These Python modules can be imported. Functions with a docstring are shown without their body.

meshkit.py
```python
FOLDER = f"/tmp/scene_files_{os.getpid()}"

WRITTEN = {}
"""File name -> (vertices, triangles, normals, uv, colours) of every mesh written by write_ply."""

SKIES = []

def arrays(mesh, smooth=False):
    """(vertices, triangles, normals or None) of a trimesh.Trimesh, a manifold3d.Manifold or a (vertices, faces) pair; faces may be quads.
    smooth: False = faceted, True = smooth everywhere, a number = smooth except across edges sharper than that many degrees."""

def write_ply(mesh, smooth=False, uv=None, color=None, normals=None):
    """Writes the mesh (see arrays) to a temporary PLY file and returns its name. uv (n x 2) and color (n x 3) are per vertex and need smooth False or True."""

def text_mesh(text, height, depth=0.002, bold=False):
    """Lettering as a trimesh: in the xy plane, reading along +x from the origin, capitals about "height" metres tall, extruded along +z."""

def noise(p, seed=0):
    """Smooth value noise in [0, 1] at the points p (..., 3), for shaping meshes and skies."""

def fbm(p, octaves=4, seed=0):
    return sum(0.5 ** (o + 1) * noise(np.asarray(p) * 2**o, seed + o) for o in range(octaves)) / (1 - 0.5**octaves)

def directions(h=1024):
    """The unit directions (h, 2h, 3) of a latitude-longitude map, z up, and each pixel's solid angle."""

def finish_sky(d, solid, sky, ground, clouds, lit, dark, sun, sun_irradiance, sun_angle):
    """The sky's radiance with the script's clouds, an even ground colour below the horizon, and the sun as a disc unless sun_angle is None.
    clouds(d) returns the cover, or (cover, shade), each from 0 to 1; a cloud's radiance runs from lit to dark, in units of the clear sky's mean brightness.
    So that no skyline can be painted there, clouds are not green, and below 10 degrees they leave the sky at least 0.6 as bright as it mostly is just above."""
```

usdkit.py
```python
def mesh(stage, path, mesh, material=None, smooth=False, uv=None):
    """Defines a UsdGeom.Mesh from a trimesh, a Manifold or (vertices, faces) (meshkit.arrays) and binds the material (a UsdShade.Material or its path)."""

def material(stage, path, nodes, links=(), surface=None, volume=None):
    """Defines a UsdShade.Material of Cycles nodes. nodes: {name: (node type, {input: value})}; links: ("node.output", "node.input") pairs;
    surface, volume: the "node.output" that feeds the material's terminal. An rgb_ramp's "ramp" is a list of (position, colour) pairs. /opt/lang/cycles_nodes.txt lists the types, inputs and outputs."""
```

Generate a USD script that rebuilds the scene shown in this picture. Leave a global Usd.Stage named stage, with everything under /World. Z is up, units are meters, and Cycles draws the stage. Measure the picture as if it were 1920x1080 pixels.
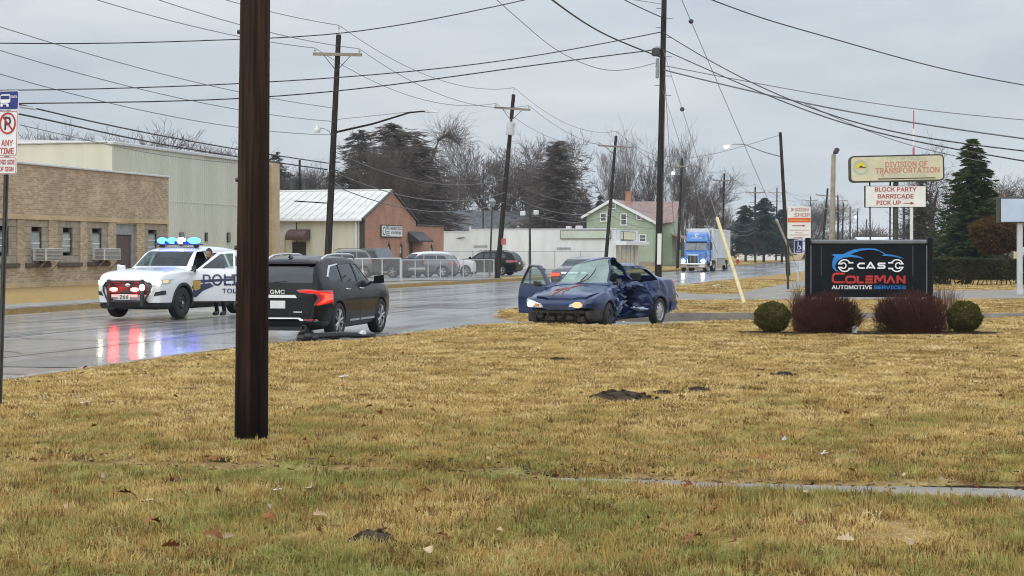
import math, random
import numpy as np, trimesh, shapely, usdkit, meshkit
import manifold3d as m3
from manifold3d import Manifold, CrossSection
from shapely.geometry import Polygon, LineString, Point
from shapely import affinity
from scipy.interpolate import PchipInterpolator
from pxr import Usd, UsdGeom, UsdLux, UsdShade, Gf, Sdf, Vt

stage = Usd.Stage.CreateInMemory()
UsdGeom.SetStageUpAxis(stage, 'Z')
UsdGeom.SetStageMetersPerUnit(stage, 1.0)
UsdGeom.Xform.Define(stage, '/World')
UsdGeom.Scope.Define(stage, '/World/Looks')

# ------------------------------------------------------------ camera, sky, sun
F = 3000.0            # focal length in pixels of a 1920 wide picture
HC = 1.75             # eye height above the road
cam = UsdGeom.Camera.Define(stage, '/World/camera')
cam.AddTranslateOp().Set(Gf.Vec3d(0, 0, HC))
cam.AddRotateXOp().Set(90.0)
cam.CreateHorizontalApertureAttr(36.0)
cam.CreateVerticalApertureAttr(20.25)
cam.CreateFocalLengthAttr(F / 1920 * 36)
cam.CreateVerticalApertureOffsetAttr(-72 / 1920 * 36)
cam.CreateClippingRangeAttr(Gf.Vec2f(0.05, 20000))
cam.CreateExposureAttr(0.0)

SUN_EL, SUN_ROT = math.radians(42), math.radians(215)
sun = UsdLux.DistantLight.Define(stage, '/World/sun')
sun.CreateIntensityAttr(0.40)
sun.CreateAngleAttr(90.0)
sun.CreateColorAttr(Gf.Vec3f(1.0, 0.97, 0.93))
sun.CreateNormalizeAttr(True)
sun.AddRotateZOp().Set(-math.degrees(SUN_ROT))
sun.AddRotateXOp().Set(-(90 - math.degrees(SUN_EL)))
dome = UsdLux.DomeLight.Define(stage, '/World/sky')
dome.GetPrim().SetCustomDataByKey('label', 'pale blue grey overcast winter sky')
dome.GetPrim().SetCustomDataByKey('kind', 'structure')
SKY_STRENGTH = 0.10
sky_mat = usdkit.material(stage, '/World/Looks/sky', {
    'sky': ('sky_texture', {'sky_type': 'single_scattering', 'sun_disc': False, 'sun_elevation': SUN_EL, 'sun_rotation': SUN_ROT}),
    'tc': ('texture_coordinate', {}),
    'map': ('mapping', {'scale': (2.2, 2.2, 9.0)}),
    'n': ('noise_texture', {'scale': 1.6, 'detail': 5.0, 'roughness': 0.55, 'distortion': 0.35}),
    'r': ('rgb_ramp', {'ramp': [(0.26, (0.45, 0.53, 0.615)), (0.5, (0.605, 0.665, 0.73)), (0.74, (0.77, 0.79, 0.81))]}),
    's': ('vector_math', {'math_type': 'scale', 'scale': 7.9}),
    'z': ('separate_xyz', {}), 'zc': ('math', {'math_type': 'maximum', 'value2': 0.11}), 'cie': ('math', {'math_type': 'multiply_add', 'value2': 2.0, 'value3': 1.0}),
    's2': ('vector_math', {'math_type': 'scale'}),
    'm': ('mix_color', {'fac': 0.95}),
    'bg': ('background_shader', {'strength': SKY_STRENGTH})},
    [('tc.generated', 'map.vector'), ('map.vector', 'n.vector'), ('n.fac', 'r.fac'), ('r.color', 's.vector1'), ('sky.color', 'm.a'), ('tc.generated', 'z.vector'), ('z.z', 'zc.value1'), ('zc.value', 'cie.value1'), ('s.vector', 's2.vector1'), ('cie.value', 's2.scale'), ('s2.vector', 'm.b'), ('m.result', 'bg.color')], surface='bg.background')
UsdShade.MaterialBindingAPI.Apply(dome.GetPrim()).Bind(sky_mat)

# ------------------------------------------------------------ helpers
TH = math.atan(785 / F)                       # bearing of the road, to the right of the view
ST, CT = math.sin(TH), math.cos(TH)
ROADROT = math.pi / 2 - TH                    # local x along the road, local y away to its left
rng = np.random.default_rng(11)
def P(px, py, d): return np.array([(px - 960) / F * d, d, HC - (py - 468) / F * d])
def RX(r, d): return (r + d * ST) / CT        # x of the line at r metres right of the road axis, at depth d
def D(px, r): return r / ((px - 960) / F * CT - ST)      # depth at which a pixel column meets that line
def S(px, r): d = D(px, r); return (px - 960) / F * d * ST + d * CT   # distance along the road of that point
def Z(py, d): return HC - (py - 468) / F * d
def sstep(a, b, x): t = np.clip((np.asarray(x, float) - a) / (b - a), 0, 1); return t * t * (3 - 2 * t)
def zg(d): return -0.34 * sstep(60, 150, d)   # the road dips in the distance

used = {}
def numbered(parent, name):
    k = used.get((parent, name), 0); used[(parent, name)] = k + 1
    return f'{parent}/{name}' if k == 0 else f'{parent}/{name}_{k:03d}'
def meta(prim, label=None, cat=None, group=None, kind=None):
    for k, v in (('label', label), ('category', cat), ('group', group), ('kind', kind)):
        if v: prim.SetCustomDataByKey(k, v)
def thing(name, label, cat, loc=(0, 0, 0), rz=0.0, group=None, rx=0.0, ry=0.0):
    path = numbered('/World', name)
    x = UsdGeom.Xform.Define(stage, path)
    x.AddTranslateOp().Set(Gf.Vec3d(*map(float, loc)))
    x.AddRotateZOp().Set(math.degrees(rz))
    if rx: x.AddRotateXOp().Set(math.degrees(rx))
    if ry: x.AddRotateYOp().Set(math.degrees(ry))
    meta(x.GetPrim(), label, cat, group)
    return path
def part(parent, name, mesh, mat, smooth=False, label=None, kind=None):
    p = numbered(parent, name)
    m = usdkit.mesh(stage, p, mesh, '/World/Looks/' + mat, smooth=smooth)
    m.CreateDoubleSidedAttr(True)
    meta(m.GetPrim(), label, kind=kind)
    return p
def solo(name, mesh, mat, label=None, cat=None, group=None, kind=None, smooth=False):
    p = part('/World', name, mesh, mat, smooth)
    meta(stage.GetPrimAtPath(p), label, cat, group, kind)
    return p
def copy_of(src, name, label, cat, loc, rz=0.0, group=None, scale=1.0, rx=0.0, ry=0.0):
    path = numbered('/World', name)
    x = UsdGeom.Xform.Define(stage, path)
    x.GetPrim().GetReferences().AddInternalReference(src)
    x.ClearXformOpOrder()
    x.AddTranslateOp(opSuffix='at').Set(Gf.Vec3d(*map(float, loc)))
    x.AddRotateZOp(opSuffix='turn').Set(math.degrees(rz))
    if rx: x.AddRotateXOp(opSuffix='tilt').Set(math.degrees(rx))
    if ry: x.AddRotateYOp(opSuffix='roll').Set(math.degrees(ry))
    if scale != 1.0: x.AddScaleOp(opSuffix='size').Set(Gf.Vec3f(*np.broadcast_to(scale, 3).astype(float).tolist()))
    meta(x.GetPrim(), label, cat, group)
    x.GetPrim().SetInstanceable(True)
    return path
def class_thing(name):
    path = '/World/Looks/' + name + '_source'
    stage.CreateClassPrim(path)
    return path

T = trimesh.creation
def cat(*ms):
    out = []
    for m in ms: out.extend(m if isinstance(m, (list, tuple)) else [m])
    return trimesh.util.concatenate([tm(m) for m in out])
def tm(m):
    if hasattr(m, 'to_mesh'):
        q = m.to_mesh(); return trimesh.Trimesh(np.array(q.vert_properties[:, :3]), np.array(q.tri_verts), process=False)
    return m
def mv(m, t=(0, 0, 0), rz=0.0, rx=0.0, ry=0.0, s=1.0):
    m = tm(m).copy(); M = np.eye(4); M[:3, :3] *= 1
    if np.ndim(s): M[0, 0], M[1, 1], M[2, 2] = s
    else: M[:3, :3] *= s
    R = trimesh.transformations.euler_matrix
    M = R(rx, 0, 0) @ M; M = R(0, ry, 0) @ M; M = R(0, 0, rz) @ M
    M[:3, 3] += t
    m.apply_transform(M); return m
def box(x0, x1, y0, y1, z0, z1):
    m = T.box([abs(x1 - x0), abs(y1 - y0), abs(z1 - z0)]); m.apply_translation([(x0 + x1) / 2, (y0 + y1) / 2, (z0 + z1) / 2]); return m
def bbox(x0, x1, y0, y1, z0, z1, b=0.01):
    """a box with chamfered edges"""
    c = np.array([(x0 + x1) / 2, (y0 + y1) / 2, (z0 + z1) / 2]); h = np.abs([x1 - x0, y1 - y0, z1 - z0]) / 2; b = min(b, h.min() * .6)
    pts = [c + np.array([sx * (h[0] - bx), sy * (h[1] - by), sz * (h[2] - bz)]) for sx in (-1, 1) for sy in (-1, 1) for sz in (-1, 1) for bx, by, bz in ((0, b, b), (b, 0, b), (b, b, 0))]
    return tm(Manifold.hull_points(np.array(pts, np.float64)))
def tube(pts, r, n=6, cap=True):
    """tube of n sides along a polyline; r one radius or one for each point"""
    p = np.asarray(pts, float); r = np.broadcast_to(r, (len(p),)).astype(float)
    t = np.gradient(p, axis=0); t /= np.linalg.norm(t, axis=1, keepdims=True) + 1e-12
    a = np.cross(t, np.where(np.abs(t[:, 2:]) < .9, [0, 0, 1.], [1., 0, 0])); a /= np.linalg.norm(a, axis=1, keepdims=True) + 1e-12
    b = np.cross(t, a); g = np.arange(n) * 2 * np.pi / n
    v = (p[:, None] + r[:, None, None] * (np.cos(g)[None, :, None] * a[:, None] + np.sin(g)[None, :, None] * b[:, None])).reshape(-1, 3)
    i, j = np.meshgrid(np.arange(len(p) - 1), np.arange(n), indexing='ij')
    q = np.stack([i * n + j, i * n + (j + 1) % n, (i + 1) * n + (j + 1) % n, (i + 1) * n + j], -1).reshape(-1, 4)
    f = np.vstack([q[:, [0, 2, 1]], q[:, [0, 3, 2]]])
    if cap:
        k = len(v); v = np.vstack([v, p[0], p[-1]]); e = (len(p) - 1) * n
        c = [[k, j, (j + 1) % n] for j in range(n)] + [[k + 1, e + (j + 1) % n, e + j] for j in range(n)]
        f = np.vstack([f, c])
    return trimesh.Trimesh(v, f, process=False)
def tubes(P3, R, n=3):
    """many polylines of the same number of points at once: P3 (k, m, 3), R (k, m)"""
    P3 = np.asarray(P3, float); R = np.asarray(R, float); k, m = R.shape
    t = np.gradient(P3, axis=1); t /= np.linalg.norm(t, axis=2, keepdims=True) + 1e-12
    a = np.cross(t, np.where(np.abs(t[..., 2:]) < .9, [0, 0, 1.], [1., 0, 0])); a /= np.linalg.norm(a, axis=2, keepdims=True) + 1e-12
    b = np.cross(t, a); g = np.arange(n) * 2 * np.pi / n
    v = P3[:, :, None] + R[..., None, None] * (np.cos(g)[:, None] * a[:, :, None] + np.sin(g)[:, None] * b[:, :, None])
    K, i, j = np.meshgrid(np.arange(k), np.arange(m - 1), np.arange(n), indexing='ij')
    o = K * m * n
    q = np.stack([o + i * n + j, o + i * n + (j + 1) % n, o + (i + 1) * n + (j + 1) % n, o + (i + 1) * n + j], -1).reshape(-1, 4)
    return trimesh.Trimesh(v.reshape(-1, 3), np.vstack([q[:, [0, 2, 1]], q[:, [0, 3, 2]]]), process=False)
def cyl(p0, p1, r, n=12, r1=None): return tube([p0, p1], [r, r if r1 is None else r1], n)
def lathe(prof, n=24): return T.revolve(np.asarray(prof, float), sections=n)
def ext(poly, y0, y1):
    """a shapely shape in the x-z plane, extruded along y from y0 to y1"""
    out = []
    for g in getattr(poly, 'geoms', [poly]):
        if g.is_empty or g.area < 1e-9: continue
        m = T.extrude_polygon(g, y1 - y0, engine='earcut'); v = m.vertices.copy()
        m.vertices = np.stack([v[:, 0], y1 - v[:, 2], v[:, 1]], 1); out.append(m)
    m = trimesh.util.concatenate(out); return m
def rrect(x0, z0, x1, z1, r):
    return shapely.box(x0 + r, z0 + r, x1 - r, z1 - r).buffer(r, quad_segs=5)
def text(s, x, z, w=None, h=0.1, y=0.0, dep=0.004, bold=True, center=False):
    """lettering that faces -y: starts at x, baseline z; w: total width"""
    m = meshkit.text_mesh(s, h, dep, bold); v = m.vertices.copy()
    x0, x1 = v[:, 0].min(), v[:, 0].max(); k = 1.0 if w is None else w / (x1 - x0)
    ww = (x1 - x0) * k
    m.vertices = np.stack([(v[:, 0] - x0) * k + x - (ww / 2 if center else 0), y - v[:, 2], v[:, 1] + z], 1)
    return m
def sheet(poly, z, step=None):
    """a flat polygon in the x-y plane as triangles, draped at height z(x, y) or z"""
    poly = poly if hasattr(poly, 'exterior') else Polygon(poly)
    if step: poly = poly.segmentize(step)
    if step:
        x0, y0, x1, y1 = poly.bounds; gx, gy = np.meshgrid(np.arange(x0, x1, step), np.arange(y0, y1, step))
        q = shapely.points(gx.ravel(), gy.ravel()); q = q[shapely.contains(poly, q) & (shapely.distance(poly.exterior, q) > step * .4)]
        pts = np.vstack([np.array(poly.exterior.coords)[:-1], shapely.get_coordinates(q)])
        from scipy.spatial import Delaunay
        f = Delaunay(pts).simplices; c = pts[f].mean(1)
        f = f[shapely.contains(poly, shapely.points(c))]; v = pts
    else:
        v, f = T.triangulate_polygon(poly, engine='earcut')
    zz = z(v[:, 0], v[:, 1]) if callable(z) else np.full(len(v), z)
    f = np.array(f); a = v[f]; cr = (a[:, 1, 0] - a[:, 0, 0]) * (a[:, 2, 1] - a[:, 0, 1]) - (a[:, 1, 1] - a[:, 0, 1]) * (a[:, 2, 0] - a[:, 0, 0])
    f[cr < 0] = f[cr < 0][:, ::-1]
    return trimesh.Trimesh(np.column_stack([v, zz]), f, process=False)
def gridmesh(X, Y, Zz):
    n, m = X.shape; i, j = np.meshgrid(np.arange(n - 1), np.arange(m - 1), indexing='ij'); a = i * m + j
    q = np.stack([a, a + m, a + m + 1, a + 1], -1).reshape(-1, 4)
    return trimesh.Trimesh(np.stack([X, Y, Zz], -1).reshape(-1, 3), np.vstack([q[:, [0, 1, 2]], q[:, [0, 2, 3]]]), process=False)

# ------------------------------------------------------------ materials
def mat(name, c1, c2=None, scale=4.0, rough=0.6, bump=0.0, bscale=40.0, metal=0.0, coat=0.0, spec=0.5, stretch=(1, 1, 1), rough2=None, detail=4.0, lo=.35, hi=.65, emit=None, es=0.0, rnd=0.0):
    c2 = c2 if c2 is not None else tuple(min(1, v * 1.18) for v in c1)
    n = {'g': ('geometry', {}), 'mp': ('mapping', {'scale': stretch}), 'n': ('noise_texture', {'scale': scale, 'detail': detail, 'roughness': .6}), 'r': ('rgb_ramp', {'ramp': [(lo, c1), (hi, c2)]}),
         'p': ('principled_bsdf', {'roughness': rough, 'metallic': metal, 'coat_weight': coat, 'coat_roughness': .04, 'specular_ior_level': spec})}
    l = [('g.position', 'mp.vector'), ('mp.vector', 'n.vector'), ('n.fac', 'r.fac')]
    col = 'r.color'
    if rnd:
        n |= {'oi': ('object_info', {}), 'rm': ('map_range', {'from_min': 0., 'from_max': 1., 'to_min': 1 - rnd, 'to_max': 1 + rnd}), 'sc': ('vector_math', {'math_type': 'scale'})}
        l += [('oi.random', 'rm.value'), ('r.color', 'sc.vector1'), ('rm.result', 'sc.scale')]; col = 'sc.vector'
    l.append((col, 'p.base_color'))
    if rough2 is not None:
        n['rr'] = ('map_range', {'from_min': .35, 'from_max': .65, 'to_min': rough, 'to_max': rough2, 'clamp': True}); l += [('n.fac', 'rr.value'), ('rr.result', 'p.roughness')]
    if bump:
        n |= {'bn': ('noise_texture', {'scale': bscale, 'detail': 3.0}), 'b': ('bump', {'strength': bump, 'distance': .02})}
        l += [('mp.vector', 'bn.vector'), ('bn.fac', 'b.height'), ('b.normal', 'p.normal')]
    if emit is not None: n['p'][1].update(emission_color=emit, emission_strength=es)
    usdkit.material(stage, '/World/Looks/' + name, n, l, surface='p.BSDF'); return name
def glassmat(name, tint=(.6, .66, .66), gloss=(.9, .95, .95), ior=1.5, rough=0.02, mixin=None):
    n = {'t': ('transparent_bsdf', {'color': tint}), 'g': ('glossy_bsdf', {'color': gloss, 'roughness_u': rough, 'roughness_v': rough, 'roughness': rough}), 'f': ('fresnel', {'IOR': ior}), 'ge': ('geometry', {}), 'iv': ('math', {'math_type': 'subtract', 'value1': 1.0}), 'mu': ('math', {'math_type': 'multiply'}), 'm': ('mix_closure', {})}
    n['g'][1].pop('roughness_u'); n['g'][1].pop('roughness_v')
    usdkit.material(stage, '/World/Looks/' + name, n, [('ge.backfacing', 'iv.value2'), ('f.fac', 'mu.value1'), ('iv.value', 'mu.value2'), ('mu.value', 'm.fac'), ('t.BSDF', 'm.closure1'), ('g.BSDF', 'm.closure2')], surface='m.closure'); return name
def glow(name, c, s):
    usdkit.material(stage, '/World/Looks/' + name, {'e': ('emission', {'color': c, 'strength': s})}, [], surface='e.emission'); return name
# ------------------------------------------------------------ the ground
drive1 = Polygon([(-4.6, 28.3), (-3.06, 28.9), (-1.92, 31.9), (-.67, 33.5), (.28, 33.9), (1.1, 33.3), (2.3, 33.0), (4.2, 35.2), (6.2, 36.0), (15, 36.2), (15, 38.7), (6, 39.2), (1.0, 39.0), (.1, 38.9), (-.15, 40.2), (-.35, 41.8), (-.50, 43.2), (-1.4, 42), (-3.0, 38)])
drive2 = Polygon([(1.6, 52), (5.2, 51.6), (22, 54.0), (22, 65), (9.8, 61.2), (8.0, 58.4), (6.9, 58.8), (6.4, 60.8), (5.4, 63.2), (4.0, 64)])
def strip(r0, r1, d0, d1): return Polygon([(RX(r0, d0), d0), (RX(r1, d0), d0), (RX(r1, d1), d1), (RX(r0, d1), d1)])
walk2 = strip(-6.9, -5.4, 57.5, 240)
walk1 = Polygon([(-1.5, 11.13), (.36, 10.82), (1.2, 10.69), (3.3, 10.36), (9, 9.45), (9, 8.7), (3.3, 9.76), (1.2, 10.22), (.36, 10.52), (-1.5, 11.0)])
trench = LineString([(-3.4, 11.75), (-1.5, 11.28), (.36, 10.95), (3.3, 10.49), (9, 9.58)])
EN, EF = -11.3, -24.4          # near and far edge of the road
paved = [drive1, drive2, walk2]
def lawn(x, y):
    """height of the ground: lawns, the road bed between its kerbs, sunken driveways"""
    x = np.asarray(x, float); y = np.asarray(y, float); r = x * CT - y * ST
    q = np.stack([x, y, np.zeros_like(x)], -1)
    n1 = meshkit.fbm(q * .45, 3, 3) - .5
    near = .12 + .09 * sstep(-11, -7.5, r) * sstep(51, 45, y) + (n1 * .10) * sstep(-11.2, -9.5, r) * sstep(52, 42, y)
    far = .12 + .04 * sstep(-26, -36, r)
    h = np.where(r > -17, near, far)
    road = sstep(EN + .02, EN - .04, r) * sstep(EF - .02, EF + .04, r)
    h = np.where(road > .5, -.10, h)
    pts = shapely.points(x.ravel(), y.ravel())
    for k, pg in enumerate(paved):
        dist = shapely.distance(pg, pts).reshape(x.shape)
        w = sstep(.45 if k == 0 else .2, .02, dist) if k < 2 else sstep(.1, .0, dist)
        h = h * (1 - w) + (-.05 if k == 0 else .085) * w
    dist = shapely.distance(trench, pts).reshape(x.shape); h = h - .07 * sstep(.22, .05, dist)
    dist = shapely.distance(walk1, pts).reshape(x.shape); h = h - .045 * sstep(.10, .0, dist)
    return h + zg(y)
def axis(*segs):
    out = []
    for a, b, s in segs: out.extend(np.arange(a, b, s))
    return np.array(out + [segs[-1][1]])
ra = axis((-3000, -600, 400), (-600, -100, 50), (-100, -28, 6), (-28, -24.6, .85), (-24.45, -24.35, .02), (-24.3, -11.4, 1.6), (-11.36, -11.24, .02), (-11.2, -5.0, .2), (-5, 4, .22), (4, 22, 2), (22, 100, 12), (100, 600, 60), (600, 3000, 400))
ya = axis((-60, 5, 5), (5, 16, .2), (16, 45, .28), (45, 70, .6), (70, 160, 4), (160, 500, 20), (500, 4000, 250))
G, H = np.meshgrid(ra, ya, indexing='ij'); GX = RX(G, H)
ground = gridmesh(GX, H, lawn(GX, H))

def grassmat(name, blade):
    n = {'g': ('geometry', {}), 'sx': ('separate_xyz', {}),
         'n1': ('noise_texture', {'scale': .9, 'detail': 5., 'roughness': .62}), 'n2': ('noise_texture', {'scale': 5.0, 'detail': 6., 'roughness': .75}), 'n3': ('noise_texture', {'scale': 42., 'detail': 3., 'roughness': .7}),
         'nm': ('map_range', {'from_min': 10.5, 'from_max': 18., 'to_min': .155, 'to_max': -.09, 'clamp': True}),
         'a1': ('math', {'math_type': 'add'}), 'a2': ('math', {'math_type': 'multiply_add', 'value2': .62}), 'a3': ('math', {'math_type': 'add'}),
         'gr': ('rgb_ramp', {'ramp': [(.62, (0, 0, 0)), (.80, (1, 1, 1))]}),
         'tan': ('rgb_ramp', {'ramp': [(.06, (.13, .08, .03)), (.3, (.37, .24, .08)), (.58, (.575, .405, .155)), (.85, (.72, .55, .25)), (.97, (.84, .70, .40))]}),
         'grn': ('rgb_ramp', {'ramp': [(.3, (.12, .14, .036)), (.5, (.28, .285, .085)), (.72, (.50, .48, .20))]}),
         'mx': ('mix_color', {})}
    l = [('g.position', 'n1.vector'), ('g.position', 'n2.vector'), ('g.position', 'n3.vector'), ('g.position', 'sx.vector'), ('sx.y', 'nm.value'),
         ('n1.fac', 'a1.value1'), ('nm.result', 'a1.value2'), ('n2.fac', 'a2.value1'), ('a1.value', 'a3.value1'),
         ('gr.color', 'mx.fac'), ('tan.color', 'mx.a'), ('grn.color', 'mx.b')]
    n['mb'] = ('map_range', {'from_min': 0., 'from_max': 1., 'to_min': -.20, 'to_max': .20}); l += [('mb.result', 'a3.value2'), ('a3.value', 'gr.fac')]
    if blade:
        n |= {'oi': ('object_info', {}), 'isl': ('math', {'math_type': 'add'}), 'fr': ('math', {'math_type': 'fraction'}), 'p': ('diffuse_bsdf', {}), 't': ('translucent_bsdf', {}), 'ms': ('mix_closure', {'fac': .3})}
        l += [('oi.random', 'isl.value1'), ('g.random_per_island', 'isl.value2'), ('isl.value', 'fr.value1'), ('fr.value', 'mb.value'), ('fr.value', 'tan.fac'), ('n2.fac', 'grn.fac'), ('mx.result', 'p.color'), ('mx.result', 't.color'), ('p.BSDF', 'ms.closure1'), ('t.BSDF', 'ms.closure2')]
        surf = 'ms.closure'
    else:
        n['tan'][1]['ramp'] = [(.28, (.075, .052, .025)), (.46, (.30, .205, .085)), (.58, (.43, .30, .125)), (.72, (.55, .405, .18))]
        n |= {'p': ('principled_bsdf', {'roughness': .9, 'specular_ior_level': .1}), 'b': ('bump', {'strength': .9, 'distance': .06}), 'w': ('mix_float', {'fac': .55})}
        l += [('n2.fac', 'mb.value'), ('n2.fac', 'w.a'), ('n3.fac', 'w.b'), ('w.result', 'tan.fac'), ('n3.fac', 'grn.fac'), ('mx.result', 'p.base_color'), ('w.result', 'b.height'), ('b.normal', 'p.normal')]
        surf = 'p.BSDF'
    usdkit.material(stage, '/World/Looks/' + name, n, l, surface=surf)
grassmat('lawn_ground', False); grassmat('grass_blades', True)
solo('ground', ground, 'lawn_ground', kind='structure', smooth=True)

# wet asphalt: dark binder, pale aggregate, worn bands along the lanes, a water film of uneven gloss
def asphalt(name, dark, pale, r0, r1, rot, coat=.0):
    n = {'g': ('geometry', {}), 'mp': ('mapping', {'rotation': (0, 0, rot), 'scale': (1, 1, 1)}), 'ms': ('mapping', {'scale': (.06, 1.1, 1)}),
         'n': ('noise_texture', {'scale': 1.0, 'detail': 5., 'roughness': .6}), 'f': ('noise_texture', {'scale': 70., 'detail': 2.}), 'q': ('noise_texture', {'scale': .35, 'detail': 4., 'roughness': .6}),
         'mix': ('mix_float', {'fac': .35}), 'r': ('rgb_ramp', {'ramp': [(.35, dark), (.65, pale)]}), 'a': ('math', {'math_type': 'multiply'}), 'rr': ('map_range', {'from_min': .13, 'from_max': .34, 'to_min': r0, 'to_max': r1, 'clamp': True}),
         'b': ('bump', {'strength': .10, 'distance': .004}), 'p': ('principled_bsdf', {'specular_ior_level': .6, 'coat_weight': coat, 'coat_roughness': .13})}
    l = [('g.position', 'mp.vector'), ('mp.vector', 'ms.vector'), ('ms.vector', 'n.vector'), ('g.position', 'f.vector'), ('g.position', 'q.vector'), ('n.fac', 'mix.a'), ('f.fac', 'mix.b'), ('mix.result', 'r.fac'), ('r.color', 'p.base_color'),
         ('n.fac', 'a.value1'), ('q.fac', 'a.value2'), ('a.value', 'rr.value'), ('rr.result', 'p.roughness'), ('f.fac', 'b.height'), ('b.normal', 'p.normal')]
    usdkit.material(stage, '/World/Looks/' + name, n, l, surface='p.BSDF')
asphalt('wet_asphalt', (.10, .10, .098), (.18, .178, .172), .09, .27, -ROADROT, .35)
asphalt('lot_asphalt', (.10, .10, .10), (.17, .165, .155), .25, .55, -ROADROT)
mat('concrete', (.17, .155, .135), (.30, .275, .24), 1.3, .55, .35, 90, rough2=.85, spec=.25)
mat('kerb_stone', (.16, .145, .125), (.30, .275, .24), 2.2, .6, .3, 60)
mat('tar', (.012, .012, .012), (.03, .03, .03), 3, .2)

def crown(x, y):
    r = x * CT - y * ST
    return zg(y) + .10 * (1 - ((r - (EN + EF) / 2) / ((EN - EF) / 2)) ** 2) * .45 - .035
rr_ = np.linspace(EF, EN, 15); yy = axis((-20, 60, 2), (60, 170, 5), (170, 600, 30))
RG, YG = np.meshgrid(rr_, yy, indexing='ij'); XG = RX(RG, YG)
solo('road', gridmesh(XG, YG, crown(XG, YG)), 'wet_asphalt', kind='structure', smooth=True)
def dz(x, y): return zg(y) + np.where(x * CT - y * ST < EN + .8, -.028, -.004) + .012 * np.sin(x * 1.7) * np.sin(y * 1.3)
solo('driveway', sheet(drive1.difference(strip(EF, EN + .01, 0, 80)), dz, .5), 'lot_asphalt', kind='structure', smooth=True)
def slab_of(pg, z, step, th=.3):
    m = sheet(pg, z, step); v = m.vertices; e = trimesh.grouping.group_rows(m.edges_sorted, require_count=1); ed = m.edges[e]; n = len(v)
    lo = v.copy(); lo[:, 2] -= th; f = np.vstack([np.stack([ed[:, 0], ed[:, 0] + n, ed[:, 1] + n], 1), np.stack([ed[:, 0], ed[:, 1] + n, ed[:, 1]], 1)])
    return trimesh.Trimesh(np.vstack([v, lo]), np.vstack([m.faces, f]), process=False)
d2 = drive2.difference(strip(EF, EN + .01, 0, 90))
solo('driveway', slab_of(d2, lambda x, y: zg(y) + .125 + 0 * x, 1.0), 'concrete', kind='structure')
solo('pavement', slab_of(walk2.difference(drive2), lambda x, y: zg(y) + .125 + 0 * x, 2.0), 'concrete', kind='structure')
wk = []   # the half overgrown slabs of the near footpath
a0, a1 = np.array([-1.5, 11.14]), np.array([9, 9.46]); u = (a1 - a0) / np.linalg.norm(a1 - a0); v_ = np.array([-u[1], u[0]])
for k in range(8):
    s0 = a0 + u * (1.34 * k + .006); s1 = a0 + u * (1.34 * k + 1.328); b0 = s0; b1 = s1; c0 = s0 - v_ * .78; c1 = s1 - v_ * .78
    slab = T.extrude_polygon(Polygon([c0, c1, b1, b0]), .08); slab.apply_translation([0, 0, .118 + .006 * math.sin(k * 2.1)])
    wk.append(slab)
fp = '/World/footpath'
UsdGeom.Xform.Define(stage, fp); meta(stage.GetPrimAtPath(fp), kind='structure')
for slab in wk: part(fp, 'slab', slab, 'concrete')

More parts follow.
